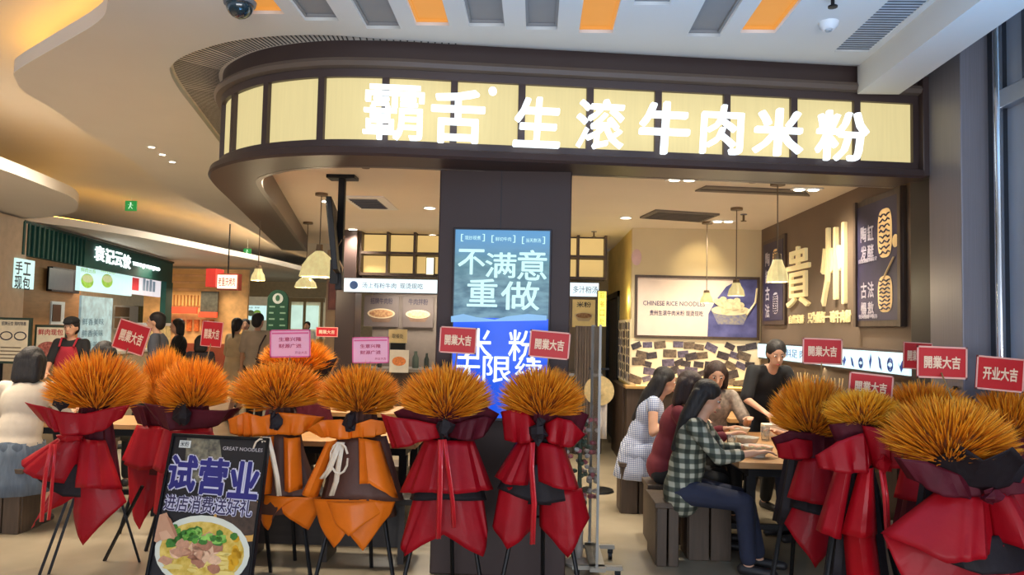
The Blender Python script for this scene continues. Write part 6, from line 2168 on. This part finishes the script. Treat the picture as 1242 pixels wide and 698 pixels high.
    if bottom:
        cm = MB()
        cc = lambda a, b, r0, r1=None, n=12: cm.caps(W(a), W(b), r0 * sc_, (r1 if r1 is not None else r0) * sc_, n)
        if bottom['kind'] == 'trousers':
            cm.ell(W(pel + Vector((0, 0, .0))), (.168 * sc_, .126 * sc_, .12 * sc_), 18, 10, mz)
            for i in range(2):
                cc(hip[i], kn[i], .096, .068)
                cc(kn[i], kn[i].lerp(an[i], bottom.get('to', .9)), .068, .056)
            blob('trousers', cm, vox * 1.1, bottom['mat'], body, it=4)
        else:                                   # skirt: pleated sheet round the legs
            n = 48
            if sit:
                cm.ell(W(pel + Vector((0, 0, .02))), (.178 * sc_, .145 * sc_, .12 * sc_), 18, 10, mz)
                for i in range(2):
                    cc(hip[i], kn[i], .115, .09)
                cc(hip[0].lerp(kn[0], .6), hip[1].lerp(kn[1], .6), .085)
                # hanging cloth round the seat
                rows = []
                for r_ in range(5):
                    t_ = r_ / 4
                    rows.append([W(pel + Vector(((.17 + .06 * t_) * math.cos(2 * math.pi * k / n) * (1 + .03 * math.sin(k * 1.57)), (.15 + .07 * t_) * math.sin(2 * math.pi * k / n) * (1 + .03 * math.sin(k * 1.57)) - .02, .06 - skirt_len * t_))) for k in range(n + 1)])
                MB().grid(rows).build('skirt_hem', bottom['mat'], body, solid=.004)
                blob('skirt', cm, vox * 1.1, bottom['mat'], body, it=4)
            else:
                rows = []
                for r_ in range(7):
                    t_ = r_ / 6
                    rr = .15 + (.09 + .02) * t_
                    rows.append([W(pel + Vector((rr * math.cos(2 * math.pi * k / n) * (1 + .06 * t_ * math.sin(k * .785 * 2)), .85 * rr * math.sin(2 * math.pi * k / n) * (1 + .06 * t_ * math.sin(k * 1.57)), .14 - skirt_len * t_))) for k in range(n + 1)])
                MB().grid(rows).build('skirt', bottom['mat'], body, solid=.004)
    # shoes
    sm = M('shoe_%d_%d_%d' % shoes, shoes, .5)
    for i, s in ((0, 1), (1, -1)):
        fd = Vector((s * .12, -1, 0)).normalized()
        q = MB()
        q.caps(W(an[i] + Vector((0, .035, -.034))), W(an[i] + fd * .165 + Vector((0, 0, -.043))), .040 * sc_, .030 * sc_, 10)
        q.build('shoe', sm, body)
    # face
    for s in (-1, 1):
        MB().ell(W(H((s * .030, -.074, .016))), (.012 * sc_, .009 * sc_, .006 * sc_), 8, 6, HR).build('eye', EYEW, body)
        MB().ell(W(H((s * .030, -.083, .016))), (.007 * sc_, .005 * sc_, .008 * sc_), 8, 6, HR).build('pupil', EYEB, body)
        MB().caps(W(H((s * .016, -.084, .036))), W(H((s * .046, -.074, .038))), .003 * sc_, .002 * sc_, 6).build('eyebrow', HAIR, body)
    MB().ell(W(H((0, -.088, -.062))), (.022 * sc_, .008 * sc_, .007 * sc_), 8, 6, HR).build('mouth', LIP, body)
    # hair
    hm = MB()
    hm.ell(W(H((0, .028, .040))), (.090 * sc_, .102 * sc_, .092 * sc_), 16, 12, HR)
    hm.ell(W(H((0, .060, -.01))), (.082 * sc_, .066 * sc_, .095 * sc_), 16, 10, HR)
    hc = lambda a, b, r0, r1=None: hm.caps(W(a), W(b), r0 * sc_, (r1 if r1 is not None else r0) * sc_, 10)
    if hair == 'long':
        back = neck + ln @ Vector((0, .075, -.02))
        low = neck + ln @ Vector((0, .115, -.26))
        for s in (-.05, 0, .05):
            hc(H((s, .07, .0)), back + Vector((s * 1.1, 0, 0)), .052, .055)
            hc(back + Vector((s * 1.1, 0, 0)), low + Vector((s * .9, 0, 0)), .055, .03)
        for s in (-1, 1):
            hc(H((s * .076, .02, .02)), H((s * .082, .03, -.12)), .030, .028)
            hc(H((s * .082, .03, -.12)), neck + ln @ Vector((s * .095, .05, -.12)), .028, .02)
    elif hair == 'bob':
        for s in (-.05, 0, .05):
            hc(H((s, .07, .02)), H((s * 1.2, .075, -.13)), .055, .045)
        for s in (-1, 1):
            hc(H((s * .076, .01, .03)), H((s * .084, .015, -.11)), .032, .026)
    elif hair == 'ponytail':
        hc(H((0, .11, .03)), H((0, .16, -.02)), .034, .036)
        hc(H((0, .16, -.02)), H((0, .15, -.22)), .036, .016)
    elif hair == 'bun':
        hm.ell(W(H((0, .10, .095))), (.048 * sc_, .048 * sc_, .045 * sc_), 12, 8, HR)
    blob('hair', hm, vox, hairmat or HAIR, body, it=3)
    if cap:
        q = MB()
        q.ell(W(H((0, .02, .085))), (.094 * sc_, .106 * sc_, .062 * sc_), 16, 10, HR)
        q.caps(W(H((-.03, -.09, .075))), W(H((.03, -.09, .075))), .03 * sc_, .03 * sc_, 8)
        blob('cap', q, vox, cap, body, it=3)
    if apron:
        rows = []
        for r_ in range(6):
            t_ = r_ / 5
            w_ = .09 + .07 * min(1, t_ * 2)
            rows.append([W(chest.lerp(pel, t_) + Vector((w_ * u, -.155 - .01 * math.sin(3 * u) + .06 * u * u, .12 - .1 * t_))) for u in (-1, -.6, -.2, .2, .6, 1)])
        MB().grid(rows).build('apron', apron, body, solid=.006)
        for s in (-1, 1):
            MB().path([W(chest + Vector((s * .085, -.15, .12))), W(sh[0 if s > 0 else 1] + Vector((-s * .07, -.06, .062))), W(sh[0 if s > 0 else 1] + Vector((-s * .08, .05, .05)))], .012, 6).build('apron_strap', apron, body)
    return body, W


def plaid(name, base, dark, light, s=16):
    m = bpy.data.materials.new(name)
    m.use_nodes = True
    nt = m.node_tree
    b = nt.nodes['Principled BSDF']
    tc = nt.nodes.new('ShaderNodeTexCoord')
    out = None
    cols = []
    for ax in ('X', 'Z'):
        w = nt.nodes.new('ShaderNodeTexWave')
        w.wave_type = 'BANDS'
        w.bands_direction = ax
        w.inputs['Scale'].default_value = s / 6.28 * 1.0
        w.inputs['Distortion'].default_value = 0.6
        w.inputs['Detail'].default_value = 1
        nt.links.new(tc.outputs['Object'], w.inputs[0])
        cr = nt.nodes.new('ShaderNodeValToRGB')
        cr.color_ramp.elements[0].position = .35
        cr.color_ramp.elements[1].position = .65
        cr.color_ramp.elements[0].color = (0, 0, 0, 1)
        nt.links.new(w.outputs['Fac'], cr.inputs[0])
        cols.append(cr)
    ad = nt.nodes.new('ShaderNodeMath')
    ad.operation = 'ADD'
    nt.links.new(cols[0].outputs[0], ad.inputs[0])
    nt.links.new(cols[1].outputs[0], ad.inputs[1])
    dv = nt.nodes.new('ShaderNodeMath')
    dv.operation = 'MULTIPLY'
    dv.inputs[1].default_value = .5
    nt.links.new(ad.outputs[0], dv.inputs[0])
    cr = nt.nodes.new('ShaderNodeValToRGB')
    e = cr.color_ramp.elements
    e[0].color = lin(dark) + [1]
    e[1].color = lin(light) + [1]
    k = e.new(.5)
    k.color = lin(base) + [1]
    nt.links.new(dv.outputs[0], cr.inputs[0])
    nt.links.new(cr.outputs[0], b.inputs['Base Color'])
    b.inputs['Roughness'].default_value = .8
    return m


CL = lambda n, c, **k: M('cloth_' + n, c, .85, var=k.pop('var', .10), scale=k.pop('scale', 7), bump=.15, bscale=30, **k)
m_plaid = plaid('cloth_green_plaid', (92, 96, 82), (50, 56, 48), (186, 184, 164), 30)
m_bluecheck = plaid('cloth_blue_check', (166, 176, 202), (120, 134, 176), (226, 228, 236), 120)
DENIM = CL('denim', (40, 44, 64))
BLACK = CL('black', (34, 34, 36))

# ------------------------------------------------------------------ right half of the shop: table, diners, stools
tb = dining_table(1.36, 2.30, 5.12, 6.72, 'long wooden dining table with bowls where the plaid shirt woman and others eat')
# stools: positions from the picture
def stool_at(px, py, lb, **k):
    p = atz(px, py, 0)
    return stool(p.x, p.y + .15, lb, **k)


stool_at(861, 681, 'nearest box stool of two dark boards, under the plaid shirt diner', w=.31, d_=.30, h=.44)
stool(1.03, 6.02, 'box stool partly behind the nearest one, under the maroon shirt diner', w=.30, d_=.30, h=.44)
stool(0.93, 5.52, 'low box stool left of the plaid shirt diner, pale worn seat', w=.16, d_=.42, h=.43)
stool(.93, 6.95, 'box stool under the diner in blue check, further back', w=.32, d_=.32, h=.44)
stool(2.25, 4.98, 'box stool at the front right, half hidden by the crimson stand', w=.30, d_=.30, h=.40)
stool(2.48, 6.05, 'box stool on the wall side of the long table', w=.28, d_=.30, h=.44)

# the plaid shirt woman, seated at the near end, facing right
p = at(861, 600, 5.42)
person('woman with long black hair in a green and white plaid shirt, seated at the table', 1.05, 5.42, 72, 'sit', seat=.44, lean=11, twist=0,
       hands=[(.20, -.47, .83), (-.16, -.50, .84)], head_dir=(.02, -1, -.5), top=dict(mat=m_plaid, drop=.05), bottom=dict(kind='trousers', mat=DENIM), hair='long', sleeve=.78, vox=.009, sc_=.97,
       feet=[(.10, -.52, .07), (-.10, -.46, .07)])
person('woman in a maroon shirt with dark hair, seated behind the plaid shirt diner', 1.02, 6.02, 75, 'sit', seat=.44, lean=14,
       hands=[(.18, -.46, .85), (-.18, -.48, .85)], head_dir=(0, -1, -.3), top=dict(mat=CL('maroon', (112, 34, 44))), bottom=dict(kind='trousers', mat=BLACK), hair='bob', hairmat=HAIRB, sleeve=.9, vox=.011)
person('woman with long black hair in a blue and white check dress, seated furthest left', 0.93, 6.95, 78, 'sit', seat=.44, lean=18,
       hands=[(.14, -.34, .84), (-.16, -.34, .84)], head_dir=(.1, -1, -.3), top=dict(mat=m_bluecheck), bottom=dict(kind='skirt', mat=m_bluecheck), hair='long', sleeve=(.10, .10), vox=.011, skirt_len=.3)
t = MB()
o = None
person('woman in a black top with a ponytail, standing and bending over the long table', 2.06, 7.16, 12, 'stand', lean=30,
       hands=[(.16, -.52, .98), (-.20, -.50, .96)], head_dir=(-.25, -1, -.45), top=dict(mat=BLACK), bottom=dict(kind='trousers', mat=BLACK), hair='ponytail', sleeve=.45, vox=.011, sc_=.98)
person('dark haired diner in a pale pink top, seated on the wall side of the table', 2.42, 6.28, -72, 'sit', seat=.44, lean=10,
       hands=[(.18, -.46, .84), (-.16, -.46, .86)], head_dir=(.1, -1, -.4), top=dict(mat=CL('pale_pink', (216, 186, 176))), bottom=dict(kind='trousers', mat=DENIM), hair='bob', sleeve=.35, vox=.011, sc_=.95)
person('diner in a grey beige floral top, seated at the far end of the long table', 1.58, 7.0, 6, 'sit', seat=.50, lean=16,
       hands=[(.20, -.46, .88), (-.22, -.46, .86)], head_dir=(-.2, -1, -.4), top=dict(mat=CL('grey_floral', (150, 136, 122), scale=30, var=.35)), bottom=dict(kind='trousers', mat=BLACK), hair='bob', hairmat=HAIRB, sleeve=.4, vox=.011)
stool(1.58, 7.04, 'box stool at the far end of the long table', w=.30, d_=.26, h=.50)

# tableware on the long table
m_bw = M('bowl_glaze', (226, 222, 208), .25, var=.03, coat=.4)
m_soup = M('noodle_soup', (196, 150, 92), .4, var=.35, scale=50)


def bowl(x, y, z, label, r=.095, mat=None, fill=None, name='noodle_bowl'):
    t = thing(name, (x, y, z), label, 'bowl', 'bowls on the long table')
    MB().lathe([(0, 0), (r * .45, 0), (r * .45, .012), (r * .8, .04), (r, .075), (r * .95, .075), (r * .74, .045), (0, .03)], (x, y, z), 20).build('bowl', mat or m_bw, t)
    MB().lathe([(0, .055), (r * .78, .052), (r * .7, .04), (0, .04)], (x, y, z), 16).build('soup', fill or m_soup, t)
    rg = random.Random(int(x * 1000 + y * 77))
    mb = MB()
    for k in range(5):
        mb.ell((x + rg.uniform(-.045, .045), y + rg.uniform(-.045, .045), z + .055), (.02, .016, .010), 7, 5)
    mb.build('topping', M('soup_topping', (120, 84, 52), .5, var=.4, scale=60, c2=(150, 170, 80)), t)
    return t


zt = .751
bowl(1.56, 5.38, zt, 'large pale noodle bowl nearest the table corner, in front of the plaid shirt diner', .105)
bowl(1.86, 5.55, zt, 'pale noodle bowl in the middle of the near table end', .10)
bowl(1.60, 5.82, zt, 'noodle bowl in front of the maroon shirt diner', .095)
bowl(2.12, 6.05, zt, 'noodle bowl in front of the pink top diner', .095)
bowl(1.70, 6.40, zt, 'noodle bowl near the far table end', .09)
for x, y, lb in ((1.78, 5.28, 'small flat dish of yellow pickles near the table front edge'), (1.95, 5.82, 'small flat dish of yellow pickles in the table middle'), (2.1, 5.36, 'small side dish of yellow pickles at the table front right')):
    t = thing('side_dish', (x, y, zt), lb, 'dish', 'side dishes on the long table')
    MB().lathe([(0, 0), (.05, 0), (.075, .02), (.070, .02), (.045, .008), (0, .008)], (x, y, zt), 18).build('plate', m_bw, t)
    mb = MB()
    rg = random.Random(int(x * 991))
    for k in range(7):
        mb.ell((x + rg.uniform(-.03, .03), y + rg.uniform(-.03, .03), zt + .018), (.016, .012, .010), 7, 5)
    mb.build('pickles', M('pickle_yellow', (222, 186, 84), .5, var=.3, scale=50), t)
for x, y, lb in ((1.44, 5.62, 'clear drinking glass beside the plaid shirt diner'), (1.98, 5.22, 'clear drinking glass near the table front'), (1.85, 6.18, 'clear drinking glass in the table middle'), (2.20, 5.72, 'clear drinking glass on the wall side of the table')):
    o = MB().lathe([(0, 0), (.03, 0), (.036, .11), (.032, .11), (.027, .008), (0, .008)], (x, y, zt), 16).build('drinking_glass', M('clear_glass', (235, 240, 240), .05, trans=.9, var=0), loc=(x, y, zt))
    tag(o, lb, 'glass', 'glasses on the long table')
t = thing('tissue_box', (2.02, 6.5, zt), 'cream tissue box at the far end of the long table', 'tissue box')
MB().cbox((2.02, 6.5, zt + .05), (.2, .11, .10)).build('box', M('tissue_cream', (226, 214, 190), .6), t, bevel=.006)
MB().ell((2.02, 6.5, zt + .11), (.04, .02, .03), 8, 6).build('tissue', m_white, t)
# a second table against the counter at the back
dining_table(1.95, 2.42, 7.7, 8.6, 'narrow wooden table further back by the brown right wall')

# ------------------------------------------------------------------ left half of the shop: tables behind the stands
dining_table(-2.05, -.86, 5.55, 6.25, 'wooden dining table just left of the pillar, behind the orange stands')
dining_table(-2.3, -1.0, 7.4, 8.1, 'wooden dining table further inside, left of the pillar')
bn = thing('bench', (-1.4, 5.3, 0), 'long dark bench added as a backdrop before the left table, behind the orange stands', 'bench')  # added as a dark backdrop, standing in for table legs and shade
m_bench = M('bench_dark_wood', (46, 38, 34), .5, var=.2, scale=4, stretch=(1, 8, 8))
for k in range(2):
    MB().box((-2.0, 5.14 + .16 * k, .40), (-.80, 5.295 + .16 * k, .44)).build('plank', m_bench, bn, bevel=.004)
for x in (-1.94, -1.42, -.90):
    MB().box((x, 5.17, 0), (x + .04, 5.43, .399)).build('end_board', m_bench, bn)
MB().box((-1.9, 5.28, .08), (-.9, 5.32, .38)).build('rail_board', m_bench, bn)
stool(-1.2, 6.55, 'box stool behind the left table', h=.43)

# ------------------------------------------------------------------ hall on the left: seated and walking people
dining_table(-4.3, -3.0, 6.15, 6.75, 'wooden table at the left edge where the white blouse diner sits')
stool(-3.93, 5.72, 'box stool under the diner in white blouse at the left edge', h=.48, w=.27, d_=.27)
SKY = CL('grey_blue', (90, 101, 114), scale=4, var=.16, stretch=(14, 14, .5))
person('woman in a cream white blouse and grey blue skirt, seated at the left edge', -3.93, 5.72, 185, 'sit', seat=.50, lean=8,
       hands=[(.20, -.42, .86), (-.20, -.42, .86)], head_dir=(.1, -1, -.25), top=dict(mat=CL('cream_white', (206, 192, 172))), bottom=dict(kind='skirt', mat=SKY), hair='bob', sleeve=.6, vox=.011, skirt_len=.38,
       feet=[(.10, -.20, .07), (-.10, -.12, .07)])
person('diner in a pale pink shirt seen from behind, seated beyond the left table', -4.06, 6.95, 178, 'sit', seat=.52, lean=6,
       hands=[(.18, -.4, .9), (-.18, -.4, .9)], head_dir=(.2, -1, -.2), top=dict(mat=CL('blush', (218, 188, 178))), bottom=dict(kind='trousers', mat=BLACK), hair='bob', sleeve=.6, vox=.012)
stool(-4.06, 6.95, 'box stool under the pale pink shirt diner', h=.50)
p = at(86, 440, 9.2)
person('stall worker in a black shirt, red apron and black cap, facing the camera', p.x, 9.2, 8, 'stand', hands=[(.15, -.3, 1.02), (-.15, -.3, 1.02)], head_dir=(0, -1, -.1), top=dict(mat=BLACK),
       bottom=dict(kind='trousers', mat=BLACK), hair='short', cap=BLACK, apron=CL('apron_red', (176, 40, 56)), sleeve=.45, vox=.013, sc_=.96)
p = at(192, 420, 9.6)
person('man in a dark grey shirt with short black hair walking left behind the red card', p.x, 9.6, -75, 'stand', head_dir=(-.1, -1, 0), top=dict(mat=CL('slate', (82, 86, 96))), bottom=dict(kind='trousers', mat=BLACK), hair='short', sleeve=.45, vox=.013,
       feet=[(.09, -.22, .07), (-.09, .22, .10)], sc_=1.02)
p = at(217, 420, 12.0)
person('woman in a black top and pale trousers standing at the barbecue stall', p.x, 12.0, -60, 'stand', head_dir=(0, -1, 0), top=dict(mat=BLACK), bottom=dict(kind='trousers', mat=CL('pale_trousers', (196, 180, 156))), hair='bob', sleeve=.7, vox=.014,
       hands=[(.15, -.32, 1.0), (-.15, -.32, 1.02)], sc_=.98)
p = at(243, 430, 10.5)
person('dark haired person in a black jacket walking behind the half hidden crimson stand', p.x, 10.5, 200, 'stand', head_dir=(0, -1, -.2), top=dict(mat=CL('charcoal', (54, 50, 56))), bottom=dict(kind='trousers', mat=BLACK), hair='bob', sleeve=.8, vox=.014, sc_=.84)
p = at(285, 420, 12.4)
person('woman in a long pale beige dress with black hair, standing in the walkway', p.x, 12.4, 150, 'stand', head_dir=(.5, -1, 0), top=dict(mat=CL('beige_dress', (216, 194, 158))), bottom=dict(kind='skirt', mat=MATS['cloth_beige_dress']), hair='ponytail', sleeve=.5, vox=.014, skirt_len=.62)
p = at(311, 420, 12.0)
person('man in a pale grey shirt and black trousers carrying a bag, walking away', p.x, 12.0, 190, 'stand', head_dir=(-.4, -1, 0), top=dict(mat=CL('pale_grey', (186, 170, 150))), bottom=dict(kind='trousers', mat=BLACK), hair='short', sleeve=.45, vox=.014,
       feet=[(.09, -.15, .07), (-.09, .15, .09)], sc_=1.05)
p = at(322, 430, 11.7)
t = thing('shoulder_bag', (p.x - .05, 11.72, .75), 'dark shoulder bag at the side of the man in pale grey', 'bag')
MB().ell((p.x - .02, 11.72, .90), (.17, .09, .15), 14, 10).build('bag', M('bag_plum', (54, 40, 50), .6), t)
MB().path([(p.x - .15, 11.72, .98), (p.x - .12, 11.78, 1.25), (p.x - .06, 11.85, 1.42)], .012, 6).build('strap', MATS['bag_plum'], t)
p = at(296, 430, 14.5)
person('distant diner in an amber top near the far shops', p.x, 14.5, 20, 'stand', head_dir=(0, -1, 0), top=dict(mat=CL('amber', (206, 160, 80))), bottom=dict(kind='trousers', mat=DENIM), hair='short', sleeve=.5, vox=.016)
p = at(372, 420, 21.0)
person('tiny distant person in white in front of the aqua lit opening', p.x, 21.0, 0, 'stand', head_dir=(0, -1, 0), top=dict(mat=CL('white_far', (220, 226, 220))), bottom=dict(kind='trousers', mat=BLACK), hair='short', sleeve=.5, vox=.018)

# ------------------------------------------------------------------ rolling transparent partition right of the pillar
a, b = at(700, 690, 5.10), at(722, 690, 5.10)
px0, px1 = a.x - .12, b.x
gp = thing('rolling_partition', ((px0 + px1) / 2, 5.05, 0), 'transparent acrylic partition on black casters beside the pillar', 'partition')
m_acr = M('acrylic_sheet', (236, 240, 240), .06, trans=.92, var=0)
zt1 = at(720, 396, 5.1).z
yy0, yy1 = 4.92, 5.10
MB().box((px1 - .012, yy0, .12), (px1, yy1 + .38, zt1)).build('acrylic_panel', m_acr, gp)
MB().box((px1 - .014, yy0 - .012, .10), (px1 + .002, yy0, zt1 + .01)).build('edge_rail', M('acrylic_edge', (150, 146, 138), .35), gp)
MB().box((px1 - .022, yy1 + .38, .10), (px1 + .008, yy1 + .392, zt1 + .01)).build('edge_rail', MATS['acrylic_edge'], gp)
MB().box((px1 - .05, yy0 - .02, .075), (px1 + .05, yy1 + .40, .10)).build('base_bar', M('partition_base', (150, 142, 128), .5), gp)
MB().box((px1 - .16, yy0 + .02, .075), (px1 + .16, yy0 + .06, .10)).build('cross_foot', MATS['partition_base'], gp)
MB().box((px1 - .16, yy1 + .32, .075), (px1 + .16, yy1 + .36, .10)).build('cross_foot', MATS['partition_base'], gp)
for x in (px1 - .13, px1 + .13):
    for y in (yy0 + .04, yy1 + .34):
        c = MB().tube((x - .012, y, .03), (x + .012, y, .03), .03, n=14).build('caster', m_black, gp)
        MB().box((x - .018, y - .015, .045), (x + .018, y + .015, .08)).build('fork', m_black, gp)
# flowers behind it
fx, fy = px1 - .10, 5.30
fv = thing('flower_vase_stand', (fx, fy, 0), 'tall arrangement of small pink and white flowers behind the acrylic partition', 'flowers')
MB().lathe([(0, 0), (.09, 0), (.10, .02), (.03, .05), (.03, .30), (.06, .34), (0, .34)], (fx, fy, 0), 16).build('vase', M('vase_grey', (170, 160, 150), .4), fv)
rg = random.Random(6)
mb, mb2, mb3 = MB(), MB(), MB()
for k in range(90):
    z = rg.uniform(.38, 1.02)
    r_ = .11 * (1 - abs(z - .65) * .6)
    a_ = rg.uniform(0, 6.28)
    q = Vector((fx + r_ * math.cos(a_) * rg.uniform(.3, 1), fy + r_ * math.sin(a_) * rg.uniform(.3, 1), z))
    (mb if k % 3 == 0 else mb2 if k % 3 == 1 else mb3).ell(q, (.02, .02, .016), 7, 5)
for nm, m_, mt_ in (('pink_blossoms', mb, M('blossom_pink', (206, 120, 130), .6, var=.2)), ('white_blossoms', mb2, M('blossom_white', (216, 206, 200), .6)), ('leaves', mb3, M('leaf_grey_green', (92, 104, 84), .6, var=.2))):
    o = m_.build(nm, mt_, fv)
    o['kind'] = 'stuff'
MB().tube((fx, fy, .32), (fx, fy, .95), .015).build('stem', MATS['leaf_grey_green'], fv)
hx = at(727, 474, 7.6)
t = thing('straw_hat', hx, 'round straw hat hanging from the coat stand beside the kitchen passage', 'hat')
MB().lathe([(0, .02), (.05, .02), (.055, -.02), (.15, -.03), (.15, -.024), (.06, -.01), (0, .03)], hx, 24, Matrix.Rotation(R(80), 3, 'X')).build('hat', M('straw', (206, 180, 126), .7, var=.15, scale=30), t)
t = thing('coat_stand', (hx.x, 7.7, 0), 'slim dark coat stand in the shop right of the pillar with pale cloth', 'coat stand')
MB().tube((hx.x, 7.7, .02), (hx.x, 7.7, 1.5), .016).build('pole', m_black, t)
MB().lathe([(0, 0), (.17, 0), (.16, .02), (0, .03)], (hx.x, 7.7, 0), 20).build('base', m_black, t)
MB().bar((hx.x - .1, 7.66, 1.22), (hx.x + .1, 7.66, 1.22), .02, .02).build('hook_bar', m_black, t)
rows = [[Vector((hx.x + .06 * u + .02, 7.63 + .015 * math.sin(u * 5 + v), .95 - .42 * v)) for u in (-1, -.6, -.2, .2, .6, 1)] for v in (0, .3, .6, 1)]
o = MB().grid(rows).build('hanging_cloth', M('cloth_offwhite', (206, 196, 186), .85), t, solid=.004)
